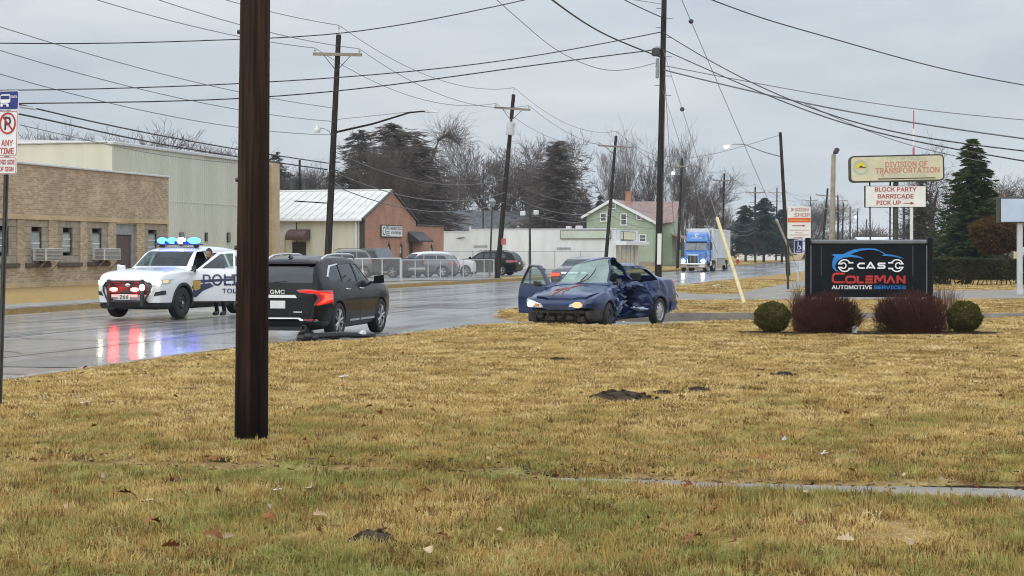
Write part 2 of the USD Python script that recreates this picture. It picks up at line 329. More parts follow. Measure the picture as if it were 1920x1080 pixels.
def kerb(r0, r1, segs, name):
    kp = numbered('/World', name); UsdGeom.Xform.Define(stage, kp); meta(stage.GetPrimAtPath(kp), kind='structure')
    for (a, b) in segs:
        n = max(1, int((b - a) / 3.0)); e = np.linspace(a, b, n + 1)
        for k in range(n):
            y0, y1 = e[k] + .006, e[k + 1] - .006
            pg = strip(r0, r1, y0, y1); m = T.extrude_polygon(pg, .34); vz = m.vertices.copy(); top = vz[:, 2] > .2
            m.vertices[:, 2] = np.where(top, .135, -.2) + zg(vz[:, 1]); part(kp, 'kerb_block', m, 'kerb_stone')
kerb(EN, EN + .16, [(5, 27.8), (43.3, 51.0), (65.5, 140)], 'kerb')
kerb(EF - .16, EF, [(28, 48), (54, 62), (86, 92), (96, 150)], 'kerb')
m = T.extrude_polygon(LineString([(2.2, 39.25), (6, 39.3), (15, 38.85)]).buffer(.09, cap_style=2), .32); m.apply_translation([0, 0, -.12]); solo('kerb', m, 'concrete', kind='structure')
# far side: footpath, car park
solo('pavement', slab_of(strip(-26.2, -24.6, 30, 84), lambda x, y: lawn(x, y) * 0 + zg(y) + .145, 2.0), 'concrete', kind='structure')
lot = strip(-39, -27.2, 82, 152).union(strip(-27.3, -24.6, 86.5, 95))
solo('car_park', slab_of(lot, lambda x, y: zg(y) + .165 + 0 * x, 3.0), 'lot_asphalt', kind='structure')
tl = numbered('/World', 'tar_seam'); UsdGeom.Xform.Define(stage, tl); meta(stage.GetPrimAtPath(tl), kind='structure')
for r, w, sd in ((-14.4, .07, 1), (-17.7, .09, 2), (-21.1, .07, 3)):
    ys = np.arange(18, 150, 1.5); off = (meshkit.noise(np.stack([ys * .2, ys * 0 + sd, ys * 0], -1)) - .5) * .3
    L_ = np.stack([RX(r + off - w / 2, ys), ys], -1); R_ = np.stack([RX(r + off + w / 2, ys), ys], -1)
    X2 = np.stack([L_[:, 0], R_[:, 0]]); Y2 = np.stack([ys, ys]); part(tl, 'seam', gridmesh(X2, Y2, crown(X2, Y2) + .004), 'tar')

# ------------------------------------------------------------ grass
def tuft(seed, n, R, hh, wid, droop):
    g = np.random.default_rng(seed)
    a = g.uniform(0, 2 * np.pi, n); rad = R * np.sqrt(g.uniform(0, 1, n)); base = np.stack([rad * np.cos(a), rad * np.sin(a), np.full(n, -.01)], -1)
    ln = hh * g.uniform(.45, 1.15, n); az = g.uniform(0, 2 * np.pi, n); lean = g.uniform(.1, droop, n)
    d = np.stack([np.cos(az), np.sin(az), np.zeros(n)], -1); side = np.stack([-np.sin(az), np.cos(az), np.zeros(n)], -1)
    w = wid * g.uniform(.6, 1.3, n)[:, None]
    up = np.array([0, 0, 1.])
    m1 = base + (d * (lean * .30)[:, None] + up * .55) * ln[:, None]; t = base + (d * (lean * .95)[:, None] + up * (.97 - .45 * lean ** 2)[:, None]) * ln[:, None]
    V = np.stack([base - side * w, base + side * w, m1 - side * w * .75, m1 + side * w * .75, t], 1).reshape(-1, 3)
    k = np.arange(n)[:, None] * 5
    Fc = np.concatenate([k + [0, 1, 3], k + [0, 3, 2], k + [2, 3, 4]], 1).reshape(-1, 3)
    return trimesh.Trimesh(V, Fc, process=False)
pi_path = '/World/grass'
pi = UsdGeom.PointInstancer.Define(stage, pi_path)
meta(pi.GetPrim(), 'short dry tan and green lawn grass across the foreground', 'grass', kind='stuff')
NP = 7
for k in range(NP):
    usdkit.mesh(stage, f'{pi_path}/tuft_{k:03d}', tuft(50 + k, [30, 34, 26, 28, 20, 40, 16][k], [.085, .10, .11, .075, .10, .12, .07][k], [.065, .075, .06, .085, .08, .05, .11][k], .0034, [1.25, 1.4, 1.4, 1.1, 1.3, 1.45, 1.15][k]), '/World/Looks/grass_blades').CreateDoubleSidedAttr(True)
pi.CreatePrototypesRel().SetTargets([Sdf.Path(f'{pi_path}/tuft_{k:03d}') for k in range(NP)])
gp, gs, gk = [], [], []
bare = shapely.union_all([drive1.buffer(.05), drive2, walk2])
def scatter(d0, d1, dens, sc, hs, seed):
    g = np.random.default_rng(seed)
    wmax = .345 * d1 + 1.6; n = int(dens * (d1 - d0) * 2 * wmax)
    x = g.uniform(-wmax, wmax, n); y = g.uniform(d0, d1, n)
    ok = (np.abs(x) < .345 * y + 1.5) & (x * CT - y * ST > EN + .17)
    x, y = x[ok], y[ok]
    pt = shapely.points(x, y)
    ok = ~shapely.contains(bare, pt); dw = shapely.distance(walk1, pt); dt = shapely.distance(trench, pt)
    cover = meshkit.fbm(np.stack([x * 2.6, y * 2.6, x * 0], -1), 3, 8)
    ok &= ~((dw < .04) & (cover + .5 * sstep(.7, -1.3, x) < .84)) & ~((dt < .20) & (cover < .66)) & (cover > .25)
    for (mx_, my_, mr_) in molehills: ok &= ~(((x - mx_) / (mr_ * 1.0)) ** 2 + ((y - my_) / (mr_ * .8)) ** 2 < .95)
    x, y, cover, dt = x[ok], y[ok], cover[ok], dt[ok]
    gp.append(np.stack([x, y, lawn(x, y)], -1)); h = hs * (.6 + .75 * cover) * g.uniform(.75, 1.25, len(x))
    gs.append(np.stack([np.full(len(x), sc), np.full(len(x), sc), h], -1)); gk.append(g.integers(0, NP, len(x)))
HILLS = [(1165, 746, 62, 1), (1240, 738, 28, .8), (1308, 731, 28, .7), (1468, 704, 30, .8), (1420, 695, 16, .8), (1360, 690, 14, .6), (1425, 731, 15, .7), (700, 1012, 44, 2.0), (682, 743, 17, .9), (1157, 809, 20, .6), (1045, 674, 26, .4), (905, 673, 14, .6), (727, 628, 10, 1.1), (768, 629, 12, 1.0), (1915, 728, 16, .6), (1905, 668, 10, .6), (340, 903, 26, .5), (420, 880, 16, .5)]
def onground(px, py):
    d = 20.
    for _ in range(12):
        x = (px - 960) / F * d; d = (HC - float(lawn(np.array([x]), np.array([d]))[0])) * F / (py - 468)
    return np.array([(px - 960) / F * d, d, float(lawn(np.array([(px - 960) / F * d]), np.array([d]))[0])])
molehills = []
hill_at = []
for px, py, w, hgt in HILLS:
    q = onground(px, py); R_ = w / F * q[1]; hill_at.append((q, R_, hgt)); molehills.append((q[0], q[1], R_))
scatter(7.2, 11, 360, 1.0, .85, 1); scatter(11, 15, 260, 1.15, .68, 2); scatter(15, 21, 130, 1.55, .56, 3); scatter(21, 30, 60, 2.2, .50, 4); scatter(30, 52, 20, 3.5, .50, 5); scatter(52, 95, 5, 5.0, .55, 6)
gp = np.vstack(gp); gs = np.vstack(gs); gk = np.concatenate(gk)
pi.CreatePositionsAttr(Vt.Vec3fArray.FromNumpy(gp.astype(np.float32))); pi.CreateScalesAttr(Vt.Vec3fArray.FromNumpy(gs.astype(np.float32))); pi.CreateProtoIndicesAttr(Vt.IntArray.FromNumpy(gk.astype(np.int32)))
ang = np.random.default_rng(6).uniform(0, np.pi, len(gp)); qq = np.zeros((len(gp), 4)); qq[:, 2] = np.sin(ang); qq[:, 3] = np.cos(ang)
pi.CreateOrientationsAttr(Vt.QuathArray.FromNumpy(qq.astype(np.float16)))
# ------------------------------------------------------------ buildings
def brickmat(name, c1, c2, mortar, direction, w=.215, h=.075, bump=.5):
    n = {'g': ('geometry', {}), 'dot': ('vector_math', {'math_type': 'dot_product', 'vector2': direction}), 's': ('separate_xyz', {}), 'c': ('combine_xyz', {}),
         'b': ('brick_texture', {'color1': c1, 'color2': c2, 'mortar': mortar, 'scale': 1.0, 'mortar_size': .009, 'mortar_smooth': .2, 'brick_width': w, 'row_height': h, 'bias': -.1}),
         'n': ('noise_texture', {'scale': .8, 'detail': 5.}), 'mr': ('map_range', {'from_min': .3, 'from_max': .7, 'to_min': .82, 'to_max': 1.15}), 'sc': ('vector_math', {'math_type': 'scale'}),
         'bp': ('bump', {'strength': bump, 'distance': .01, 'invert': True}), 'p': ('principled_bsdf', {'roughness': .8, 'specular_ior_level': .25})}
    l = [('g.position', 'dot.vector1'), ('g.position', 's.vector'), ('dot.value', 'c.x'), ('s.z', 'c.y'), ('c.vector', 'b.vector'), ('g.position', 'n.vector'), ('n.fac', 'mr.value'), ('b.color', 'sc.vector1'), ('mr.result', 'sc.scale'), ('sc.vector', 'p.base_color'), ('b.fac', 'bp.height'), ('bp.normal', 'p.normal')]
    usdkit.material(stage, '/World/Looks/' + name, n, l, surface='p.BSDF')
ALONG = (ST, CT, 0)
brickmat('tan_brick', (.33, .24, .155), (.53, .405, .27), (.48, .42, .33), ALONG, .24, .09, .8)
brickmat('tan_brick_smooth', (.50, .37, .21), (.58, .43, .25), (.46, .36, .24), ALONG)
brickmat('orange_brick', (.39, .185, .115), (.49, .245, .155), (.42, .27, .20), ALONG)
mat('stone_block', (.25, .215, .165), (.36, .31, .24), 3.0, .85, .3, 30)
mat('sill_stone', (.055, .04, .03), (.10, .075, .055), 4, .7)
mat('cream_metal', (.60, .585, .46), (.68, .665, .53), .5, .5, stretch=(1, 1, .15))
mat('grey_cream_metal', (.52, .515, .42), (.60, .595, .49), .5, .5, stretch=(1, 1, .15))
mat('white_metal_roof', (.56, .56, .53), (.67, .67, .635), .6, .6, spec=.2)
mat('white_paint_wall', (.55, .57, .58), (.68, .70, .71), .5, .7, .1, 30, stretch=(1, 1, .4))
mat('white_trim', (.66, .67, .67), (.76, .77, .77), 2, .5)
mat('dark_trim', (.028, .022, .02), (.05, .04, .036), 4, .5)
mat('brown_door', (.055, .035, .03), (.08, .05, .045), 4, .45)
mat('awning_brown', (.06, .03, .024), (.10, .055, .045), 5, .7)
mat('awning_dark', (.025, .02, .022), (.05, .04, .042), 5, .6)
mat('window_dark', (.05, .06, .065), (.10, .115, .12), 1.5, .08, coat=1.0)
mat('window_pale', (.20, .24, .22), (.32, .36, .33), 1.2, .15, coat=1.0)
mat('green_siding', (.31, .385, .28), (.37, .45, .335), .8, .6)
mat('rose_shingle', (.22, .15, .135), (.31, .225, .205), 2.5, .85, .4, 25)
mat('grey_shingle', (.075, .08, .09), (.13, .135, .145), 2.0, .85, .4, 25)
mat('pale_roof', (.55, .56, .57), (.65, .66, .67), 2, .6)
mat('sign_white', (.68, .68, .64), (.76, .76, .72), 3, .45)
mat('sign_green_grey', (.42, .48, .38), (.50, .56, .46), 1, .5)
mat('sign_cream', (.62, .58, .38), (.70, .66, .45), 1, .5)
mat('black_print', (.02, .02, .02), (.035, .035, .035), 4, .5)
mat('grey_metal', (.24, .25, .26), (.34, .35, .36), 4, .4, metal=.4)
mat('pale_metal', (.50, .51, .51), (.60, .61, .61), 4, .4, metal=.2)
mat('yellow_paint', (.55, .45, .12), (.65, .53, .16), 4, .5)
mat('aircon_white', (.52, .52, .49), (.64, .64, .6), 4, .5)

def ribs_x(x0, x1, z0, z1, y, pitch, dep, prof=(.0, .25, .4, .85)):
    """ribbed sheet standing in the plane y, ribs upright, facing -y"""
    xs, ys = [], []
    for a in np.arange(x0, x1 - 1e-6, pitch):
        for q, h in zip(prof, (0, 1, 1, 0)):
            if a + q * pitch <= x1: xs.append(a + q * pitch); ys.append(-dep * h)
    xs.append(x1); ys.append(0)
    X = np.array([xs, xs]); Zz = np.array([[z0] * len(xs), [z1] * len(xs)]); Y = np.array([ys, ys]) + y
    return gridmesh(X, Y, Zz)
def ribs_y(y0, y1, z0, z1, x, pitch, dep):
    m = ribs_x(-y1, -y0, z0, z1, 0, pitch, dep); v = m.vertices.copy(); m.vertices = np.stack([v[:, 1] + x, -v[:, 0], v[:, 2]], 1); return m

# --- tan brick building at the left
R1, Z1 = -37.0, .16
s1 = S(0, R1) - 9.0
bx = lambda px: S(px, R1) - s1
bz = lambda px, py: Z(py, D(px, R1)) - Z1
org = lambda s, r, z: (s * ST + r * CT, s * CT - r * ST, z)
B = thing('brick_building', 'long low tan brick building with small windows and a dark door at the left', 'building', org(s1, R1, Z1), ROADROT)
L1 = bx(316); H1 = bz(160, 319)
wins = [(-38, -20, -49, -5, 433, 474), (1.5, 19, -8, 33, 432, 474), (61, 81, 48, 92, 433, 500), (120, 138, 108, 151, 435, 474), (175, 193, 164, 203, 436, 498), (280, 296, 271, 314, 437, 476)]
zt, zb_, zs_ = bz(70, 412), bz(70, 493), bz(70, 501)
holes = [shapely.box(bx(w[2]), zb_, bx(w[3]), zt) for w in wins]
dx0, dx1 = bx(218), bx(257); holes.append(shapely.box(dx0, 0, dx1, bz(235, 420)))
face = shapely.box(0, 0, L1, H1).difference(shapely.union_all(holes))
part(B, 'wall', cat(ext(face, 0, .3), box(0, .3, .3, 14, 0, H1), box(L1 - .3, L1, .3, 14, 0, H1), box(0, L1, 13.7, 14, 0, H1)), 'tan_brick')
part(B, 'roof', box(.3, L1 - .3, .3, 13.7, H1 - .5, H1 - .35), 'grey_metal')
part(B, 'coping', bbox(-.06, L1 + .06, -.07, .36, H1 + .003, H1 + .10, .02), 'pale_metal')
part(B, 'brick_band', box(0, L1, -.025, -.001, zt + .002, zt + .20), 'tan_brick_smooth')
part(B, 'plinth', box(0, dx0 - .05, -.05, -.001, -.3, .18), 'tan_brick_smooth'); part(B, 'plinth', box(dx1 + .05, L1, -.05, -.001, -.3, .18), 'tan_brick_smooth')
g_ = np.random.default_rng(3)
for w in wins:
    gx0, gx1, px0, px1 = bx(w[0]), bx(w[1]), bx(w[2]), bx(w[3]); gz1, gz0 = bz(w[0], w[4]), bz(w[0], w[5])
    rows = np.linspace(zb_, zt, 7)
    for k in range(6):
        a, b = rows[k] + .006, rows[k + 1] - .006
        cuts = [(px0, px1)] if b < gz0 or a > gz1 else [(px0, gx0), (gx1, px1)]
        if len(cuts) == 1: mid = (px0 + px1) / 2 + (.2 if k % 2 else -.2); cuts = [(px0, mid), (mid, px1)]
        for c0, c1 in cuts: part(B, 'stone_block', box(c0 + .005, c1 - .005, .05 + g_.uniform(-.006, .006), .28, a, b), 'stone_block')
    wf = part(B, 'window', ext(shapely.box(gx0, gz0, gx1, gz1).difference(shapely.box(gx0 + .05, gz0 + .05, gx1 - .05, gz1 - .05)), .10, .17), 'dark_trim')
    part(wf, 'pane', box(gx0 + .05, gx1 - .05, .14, .155, gz0 + .05, gz1 - .05), 'window_pale')
    for q in (.33, .66): part(wf, 'glazing_bar', box(gx0 + .05, gx1 - .05, .12, .139, gz0 + (gz1 - gz0) * q - .018, gz0 + (gz1 - gz0) * q + .018), 'white_trim')
    part(B, 'sill', bbox(px0 - .03, px1 + .06, -.10, .2, zs_, zb_ - .003, .02), 'sill_stone')
for w, ax0, ax1 in ((wins[2], 65, 97), (wins[4], 176, 207)):
    x0, x1 = bx(ax0), bx(ax1); z0, z1 = bz(80, 489), bz(80, 466)
    a = part(B, 'air_conditioner', bbox(x0, x1, -.55, .12, z0, z1, .02), 'aircon_white')
    part(a, 'grille', cat(*[box(x0 + .04, x1 - .04, -.565, -.552, z0 + q, z0 + q + .02) for q in np.arange(.05, z1 - z0 - .05, .06)], *[box(x0 - .012, x0 - .002, -.5, -.05, z0 + q, z0 + q + .02) for q in np.arange(.05, z1 - z0 - .05, .06)]), 'dark_trim')
    part(a, 'bracket', cat(cyl((x0 + .1, -.5, z0), (x0 + .1, -.02, z0 - .45), .02), cyl((x1 - .1, -.5, z0), (x1 - .1, -.02, z0 - .45), .02)), 'grey_metal')
part(B, 'door_frame', ext(shapely.box(dx0, 0, dx1, bz(235, 420)).difference(shapely.box(dx0 + .14, 0, dx1 - .34, bz(235, 440))), .12, .28), 'grey_metal')
dr = part(B, 'door', box(dx0 + .15, dx1 - .35, .18, .24, .02, bz(235, 441)), 'brown_door')
part(dr, 'handle', cyl((dx0 + .28, .16, 1.0), (dx0 + .28, .16, 1.2), .015), 'pale_metal')

# --- tall cream metal building behind it
R2, Z2 = -43.0, .16
s2 = S(210, R2); cx = lambda px: S(px, R2) - s2; cz = lambda px, py: Z(py, D(px, R2)) - Z2
B = thing('metal_hall', 'tall cream ribbed metal hall rising behind the tan brick building', 'building', org(s2, R2, Z2), ROADROT)
L2, H2 = cx(503), cz(300, 281)
wn = [(335, 343, 436, 460), (384, 387.5, 436, 452), (425, 430, 436, 454)]
for a, b in ((0, cx(383)), (cx(383) + .04, L2)):
    part(B, 'ribbed_wall', ribs_x(a, b, 0, H2 - (0 if a == 0 else .06), 0 if a == 0 else .03, .30, .045), 'grey_cream_metal')
part(B, 'ribbed_wall', ribs_y(0, 26, 0, H2 + .1, 0, 1.2, .02), 'cream_metal')
part(B, 'wall', cat(box(0.01, L2, .1, .3, 0, H2 - .08), box(L2 - .2, L2, .3, 26, 0, H2 - .08), box(.02, L2, 25.8, 26, 0, H2)), 'cream_metal')
part(B, 'panel_seam', box(cx(317), L2, -.052, -.0465, cz(400, 383), cz(400, 381.5)), 'cream_metal'); part(B, 'eave_trim', bbox(-.1, L2 + .02, -.12, .25, H2 - .05, H2 + .14, .03), 'pale_metal')
part(B, 'gable_trim', bbox(-.12, .1, .25, 26, H2 + .05, H2 + .17, .03), 'pale_metal')
part(B, 'roof', Manifold.hull_points(np.array([(x, y, z) for x in (0, L2) for y, z in ((.2, H2), (.2, H2 + .12), (13, H2 + .55), (13, H2 + .62), (26, H2 + .12), (26, H2))], float)), 'white_metal_roof')
part(B, 'brick_pier', box(cx(504), cx(518), -.25, 25, 0, cz(510, 306)), 'tan_brick_smooth')
for w in wn: part(part(B, 'window', box(cx(w[0]), cx(w[1]), -.09, .05, cz(w[0], w[3]), cz(w[0], w[2])), 'dark_trim'), 'pane', box(cx(w[0]) + .05, cx(w[1]) - .05, -.096, -.091, cz(w[0], w[3]) + .05, cz(w[0], w[2]) - .05), 'window_dark')

# --- gabled brick front with a white metal hall
R3, Z3 = -38.0, .17
s3 = S(682, R3); ex = lambda px: S(px, R3) - s3; ez = lambda px, py: Z(py, D(px, R3)) - Z3
def back(px, corner):       # metres behind a corner, along the side wall, at a pixel column
    k = (px - 960) / F; return (corner[0] - k * corner[1]) / (CT + k * ST)
c3 = np.array(org(s3, R3, Z3)); by = lambda px: back(px, c3)
bzz = lambda px, py: Z(py, c3[1] + by(px) * ST) - Z3
B = thing('gabled_workshop', 'workshop with orange brick gable front and long white ribbed metal roof', 'building', c3, ROADROT)
W, xa = ex(780), ex(735); he, ha = ez(684, 409), ez(735, 359); xe = ex(832); hf = ez(800, 424)
lanc = lambda x, z0, z1, w: Polygon([(x - w, z0), (x + w, z0), (x + w, z1 - .45), (x, z1), (x - w, z1 - .45)])
LW = [(ex(729.5), ez(729, 495), ez(729, 452), .42), (ex(752), ez(752, 493), ez(752, 452), .42), (ex(809), ez(809, 490), ez(809, 455), .42)]
LW = [(x, .75, b, .40) for x, a, b, w in LW]
dxa, dxb = ex(767), ex(775)
face = Polygon([(0, 0), (xe, 0), (xe, hf), (W, hf), (W, he), (xa, ha), (0, he)])
face = face.difference(shapely.union_all([lanc(*q) for q in LW] + [shapely.box(dxa, 0, dxb, 2.2)]))
part(B, 'brick_front', ext(face, 0, .3), 'orange_brick')
part(B, 'side_wall', cat(ribs_y(.3, by(556), 0, he - .12, .06, .9, .018)), 'cream_metal')
part(B, 'side_wall', cat(ribs_y(by(555), 24, 0, he - .18, .0, .9, .018)), 'white_trim')
part(B, 'wall', cat(box(.1, W, 23.8, 24, 0, he), box(xe - .25, xe, .3, 12, 0, hf), box(W - .2, W, .3, 24, 0, he - .05), box(W, xe - .25, 11.8, 12, 0, hf)), 'orange_brick')
part(B, 'flat_roof', box(W, xe - .25, .3, 11.8, hf - .4, hf - .3), 'grey_metal')
part(B, 'coping', bbox(W + .02, xe + .08, -.08, .36, hf + .003, hf + .1, .02), 'dark_trim')
part(B, 'corner_trim', box(-.06, .12, -.06, .299, 0, he - .1), 'dark_trim')
def slope(xl, zl, xr, zr, y0, y1, th, over=.25):
    n = np.array([-(zr - zl), xr - xl]); n = n / np.linalg.norm(n) * th
    return Manifold.hull_points(np.array([(x, y, z) for y in (y0, y1) for x, z in ((xl, zl), (xr, zr), (xl + n[0], zl + n[1]), (xr + n[0], zr + n[1]))], float))
sl = (ha - he) / xa
rf = part(B, 'metal_roof', cat(slope(-.3, he - .3 * sl, xa, ha + .02, .05, 24.3, .08), slope(W + .3, he - .3 * sl, xa, ha + .02, .05, 24.3, -.08)), 'white_metal_roof')
for y in np.arange(.5, 24.2, .6): part(rf, 'seam', slope(-.3, he - .3 * sl + .082, xa - .02, ha + .10, y, y + .05, .05), 'white_metal_roof')
part(rf, 'ridge_cap', bbox(xa - .18, xa + .18, .04, 24.32, ha + .06, ha + .17, .05), 'white_metal_roof')
part(B, 'gutter', bbox(-.42, -.28, .03, 24.3, he - .3 * sl - .12, he - .3 * sl + .05, .03), 'white_trim')
part(B, 'downpipe', cyl((-.05, .55, 0), (-.05, .55, he - .15), .08), 'white_trim')
part(B, 'barge_board', cat(slope(-.32, he - .32 * sl - .02, xa, ha - .0, -.12, .046, .11), slope(W + .32, he - .32 * sl - .02, xa, ha - .0, -.12, .046, -.11)), 'dark_trim')
for q in LW:
    o = lanc(*q); i = o.buffer(-.11, join_style=2)
    f = part(B, 'lancet_window', ext(o.difference(i), .02, .14), 'awning_brown')
    part(f, 'pane', ext(i.intersection(shapely.box(-9, q[1] + .55, 99, q[2] - .4)), .07, .085), 'window_pale'); part(f, 'panel', ext(i.difference(shapely.box(-9, q[1] + .55, 99, q[2] - .4)), .07, .09), 'awning_brown')
part(B, 'door', box(dxa, dxb, .12, .18, .02, 2.2), 'dark_trim')
aw = Polygon([(-.02, 2.15), (-.9, 2.15), (-.9, 2.28), (-.02, 2.95)])
def awning(prof, x0, x1):
    m = T.extrude_polygon(prof, x1 - x0, engine='earcut'); v = m.vertices.copy(); m.vertices = np.stack([x0 + v[:, 2], v[:, 0], v[:, 1]], 1); m.fix_normals(); return m
part(B, 'awning', awning(aw, ex(764), ex(792)), 'awning_dark')
sx0, sx1, sz0, sz1 = ex(713), ex(752.5), ez(732, 445), ez(732, 422)
sg = part(B, 'wall_sign', box(sx0, sx1, -.09, -.001, sz0, sz1), 'dark_trim')
part(sg, 'face', box(sx0 + .07, sx1 - .07, -.10, -.091, sz0 + .07, sz1 - .07), 'sign_white')
sw, sh = sx1 - sx0, sz1 - sz0
ring = Point(0, 0).buffer(1).difference(Point(0, 0).buffer(.72)); ring = affinity.translate(affinity.scale(ring, sw * .065, sh * .36, origin=(0, 0)), sx0 + sw * .12, sz0 + sh * .5)
part(sg, 'lettering', cat(ext(ring, -.108, -.101), text('OHIO', sx0 + sw * .20, sz0 + sh * .64, sw * .17, .3, -.101), text('MACHINE & TOOL CO', sx0 + sw * .42, sz0 + sh * .62, sw * .54, .22, -.101), text('AUTO FINISHING', sx0 + sw * .44, sz0 + sh * .28, sw * .48, .18, -.101),
     *[box(sx0 + sw * .21, sx0 + sw * .37, -.106, -.101, sz0 + sh * q, sz0 + sh * (q + .06)) for q in (.45, .30, .14)]), 'black_print')
y0, y1 = by(582), by(546)     # barrel awning over the side door
pr = [(-.02, 2.0), (-1.1, 2.0), (-1.1, 2.15)] + [(-1.1 * math.cos(a), 2.15 + .6 * math.sin(a)) for a in np.linspace(0, math.pi / 2, 8)[1:-1]] + [(-.02, 2.75)]
m = T.extrude_polygon(Polygon(pr), abs(y1 - y0), engine='earcut'); v = m.vertices.copy(); m.vertices = np.stack([v[:, 0], min(y0, y1) + v[:, 2], v[:, 1]], 1); m.fix_normals()
part(B, 'awning', mv(m, (0, 0, .25)), 'awning_brown'); part(B, 'door', box(-.05, .03, max(y0, y1) - 1.1, max(y0, y1) - .1, 0, 2.1), 'dark_trim'); part(B, 'bollard', cyl((-.6, max(y0, y1) + .2, 0), (-.6, max(y0, y1) + .2, 2.6), .06), 'yellow_paint')

# --- white flat roofed shop
R4 = -30.0; Z4 = float(zg(158)) + .16
s4 = S(1155, R4); c4 = np.array(org(s4, R4, Z4)); fx = lambda px: S(px, R4) - s4; fz = lambda px, py: Z(py, D(px, R4)) - Z4
wy = lambda px: back(px, c4); wz = lambda px, py: Z(py, c4[1] + wy(px) * ST) - Z4
B = thing('white_shop', 'low white flat roofed building with a glazed door and canopy by the green house', 'building', c4, ROADROT)
H4 = wz(1150, 430); E4 = fx(1197); ys_, ye_ = wy(880), wy(832)
dA, dB = fx(1160), fx(1191)
part(B, 'wall', cat(box(0, .25, .25, ys_, 0, H4), box(0, .25, ys_, ye_ + 6, 0, H4 - .22), ext(shapely.box(0, 0, E4, H4).difference(shapely.box(dA, .1, dB, 2.6)), 0, .25), box(E4 - .25, E4, .25, ye_ + 6, 0, H4)), 'white_paint_wall')
part(B, 'roof', box(.25, E4 - .25, .25, ye_ + 6, H4 - .5, H4 - .4), 'grey_metal'); part(B, 'shop_interior', cat(box(.26, E4 - .26, 3.5, 3.6, 0, H4 - .5), box(.26, E4 - .26, .26, 3.5, -.05, .0)), 'window_pale')
part(B, 'coping', cat(bbox(-.05, .3, -.05, ys_, H4 + .002, H4 + .09, .02)), 'pale_metal'); part(B, 'coping', bbox(-.05, .3, ys_ + .01, ye_ + 6, H4 - .215, H4 - .14, .02), 'pale_metal')
ya_, yb_ = wy(1146), wy(1051)
f = part(B, 'sign_board', box(-.13, -.001, ya_, yb_, wz(1100, 448), wz(1100, 432)), 'dark_trim'); part(f, 'face', box(-.142, -.131, ya_ + .06, yb_ - .06, wz(1100, 448) + .06, wz(1100, 432) - .06), 'sign_green_grey')
for pa, pb, pc, pd in ((888, 914, 464, 460), (1044, 1070, 468, 464)): part(B, 'vent_grille', box(-.04, -.001, wy(pb), wy(pa), wz(pa, pc), wz(pa, pd)), 'grey_metal')
for pa, pb, pc in ((1057, 1066, 424), (1075, 1087, 423)): part(B, 'roof_vent', bbox(.9, 1.5, wy(pb), wy(pa), H4 - .4, wz(pa, pc), .05), 'pale_metal')
part(B, 'roof_pipe', cyl((1.2, wy(875), H4 - .5), (1.2, wy(875), wz(875, 424)), .12), 'pale_metal')
part(B, 'canopy', bbox(-.3, E4 + .6, -1.1, -.003, fz(1170, 460), fz(1170, 453), .03), 'white_trim')
f = part(B, 'sign_box', bbox(fx(1164), fx(1187), -.25, -.003, fz(1170, 450), fz(1170, 434), .03), 'dark_trim'); part(f, 'face', box(fx(1165), fx(1186), -.262, -.252, fz(1170, 449), fz(1170, 435)), 'sign_cream'); part(f, 'face', box(fx(1164) - .012, fx(1164) - .001, -.22, -.03, fz(1170, 449), fz(1170, 435)), 'sign_cream')
n = 4
for k in range(n):
    a, b = dA + (dB - dA) * k / n, dA + (dB - dA) * (k + 1) / n
    f = part(B, 'glazed_door', ext(shapely.box(a, .1, b, 2.6).difference(shapely.box(a + .12, .25, b - .12, 2.48)), .06, .14), 'white_trim'); part(f, 'pane', box(a + .12, b - .12, .09, .10, .25, 2.48), 'window_pale')

# --- green gabled house
R5 = -31.0; d5 = D(1225, R5); Z5 = float(zg(d5)) + .16
s5 = S(1225, R5); c5 = np.array(org(s5, R5, Z5)); gy = lambda px: back(px, c5); gz = lambda px, py: Z(py, c5[1] + gy(px) * ST) - Z5
B = thing('green_house', 'pale green two storey gabled house with rose shingle roof and orange chimney', 'house', c5, ROADROT)
Yl, Ya = gy(1100), gy(1148); za, ze, zl = gz(1148, 375), gz(1225, 415), gz(1100, 403)
gab = [(0, 0), (Yl, 0), (Yl, zl), (Ya, za), (0, ze)]
def gable_x(poly, x0, x1):     # polygon in the y-z plane, thickness along x
    m = T.extrude_polygon(Polygon(poly), x1 - x0, engine='earcut'); v = m.vertices.copy(); m.vertices = np.stack([x0 + v[:, 2], v[:, 0], v[:, 1]], 1); m.fix_normals(); return m
part(B, 'wall', gable_x(gab, .05, 9), 'green_siding')
zz = np.arange(.55, za, .22)
for z in zz:        # clapboards, each board proud of the one above
    hi = min(z + .22, za - .05)
    def span(q):
        lo = 0 if q <= ze else Ya * (q - ze) / (za - ze); up = Yl if q <= zl else Yl - (Yl - Ya) * (q - zl) / (za - zl); return lo, up
    (a, b), (c, d) = span(z), span(hi)
    if d - c < .1: continue
    part(B, 'siding_board', Manifold.hull_points(np.array([(-.02, a, z), (-.02, b, z), (.049, a, z), (.049, b, z), (.03, c, hi), (.03, d, hi), (.049, c, hi), (.049, d, hi)], float)), 'green_siding')
part(B, 'foundation', box(-.04, 9, -.03, Yl + .03, -.2, .54), 'stone_block')
def slope_y(ya, za_, yb, zb, x0, x1, th):
    n = np.array([-(zb - za_), yb - ya]); n = n / np.linalg.norm(n) * th
    return Manifold.hull_points(np.array([(x, y, z) for x in (x0, x1) for y, z in ((ya, za_), (yb, zb), (ya + n[0], za_ + n[1]), (yb + n[0], zb + n[1]))], float))
sr = (za - ze) / Ya; rl = (za - zl) / (Ya - Yl)
rf = part(B, 'roof', cat(slope_y(-.45, ze - .45 * sr, Ya, za, -.4, 9.3, .14), slope_y(Yl + .45, zl + .45 * rl, Ya, za, -.4, 9.3, -.14)), 'rose_shingle')
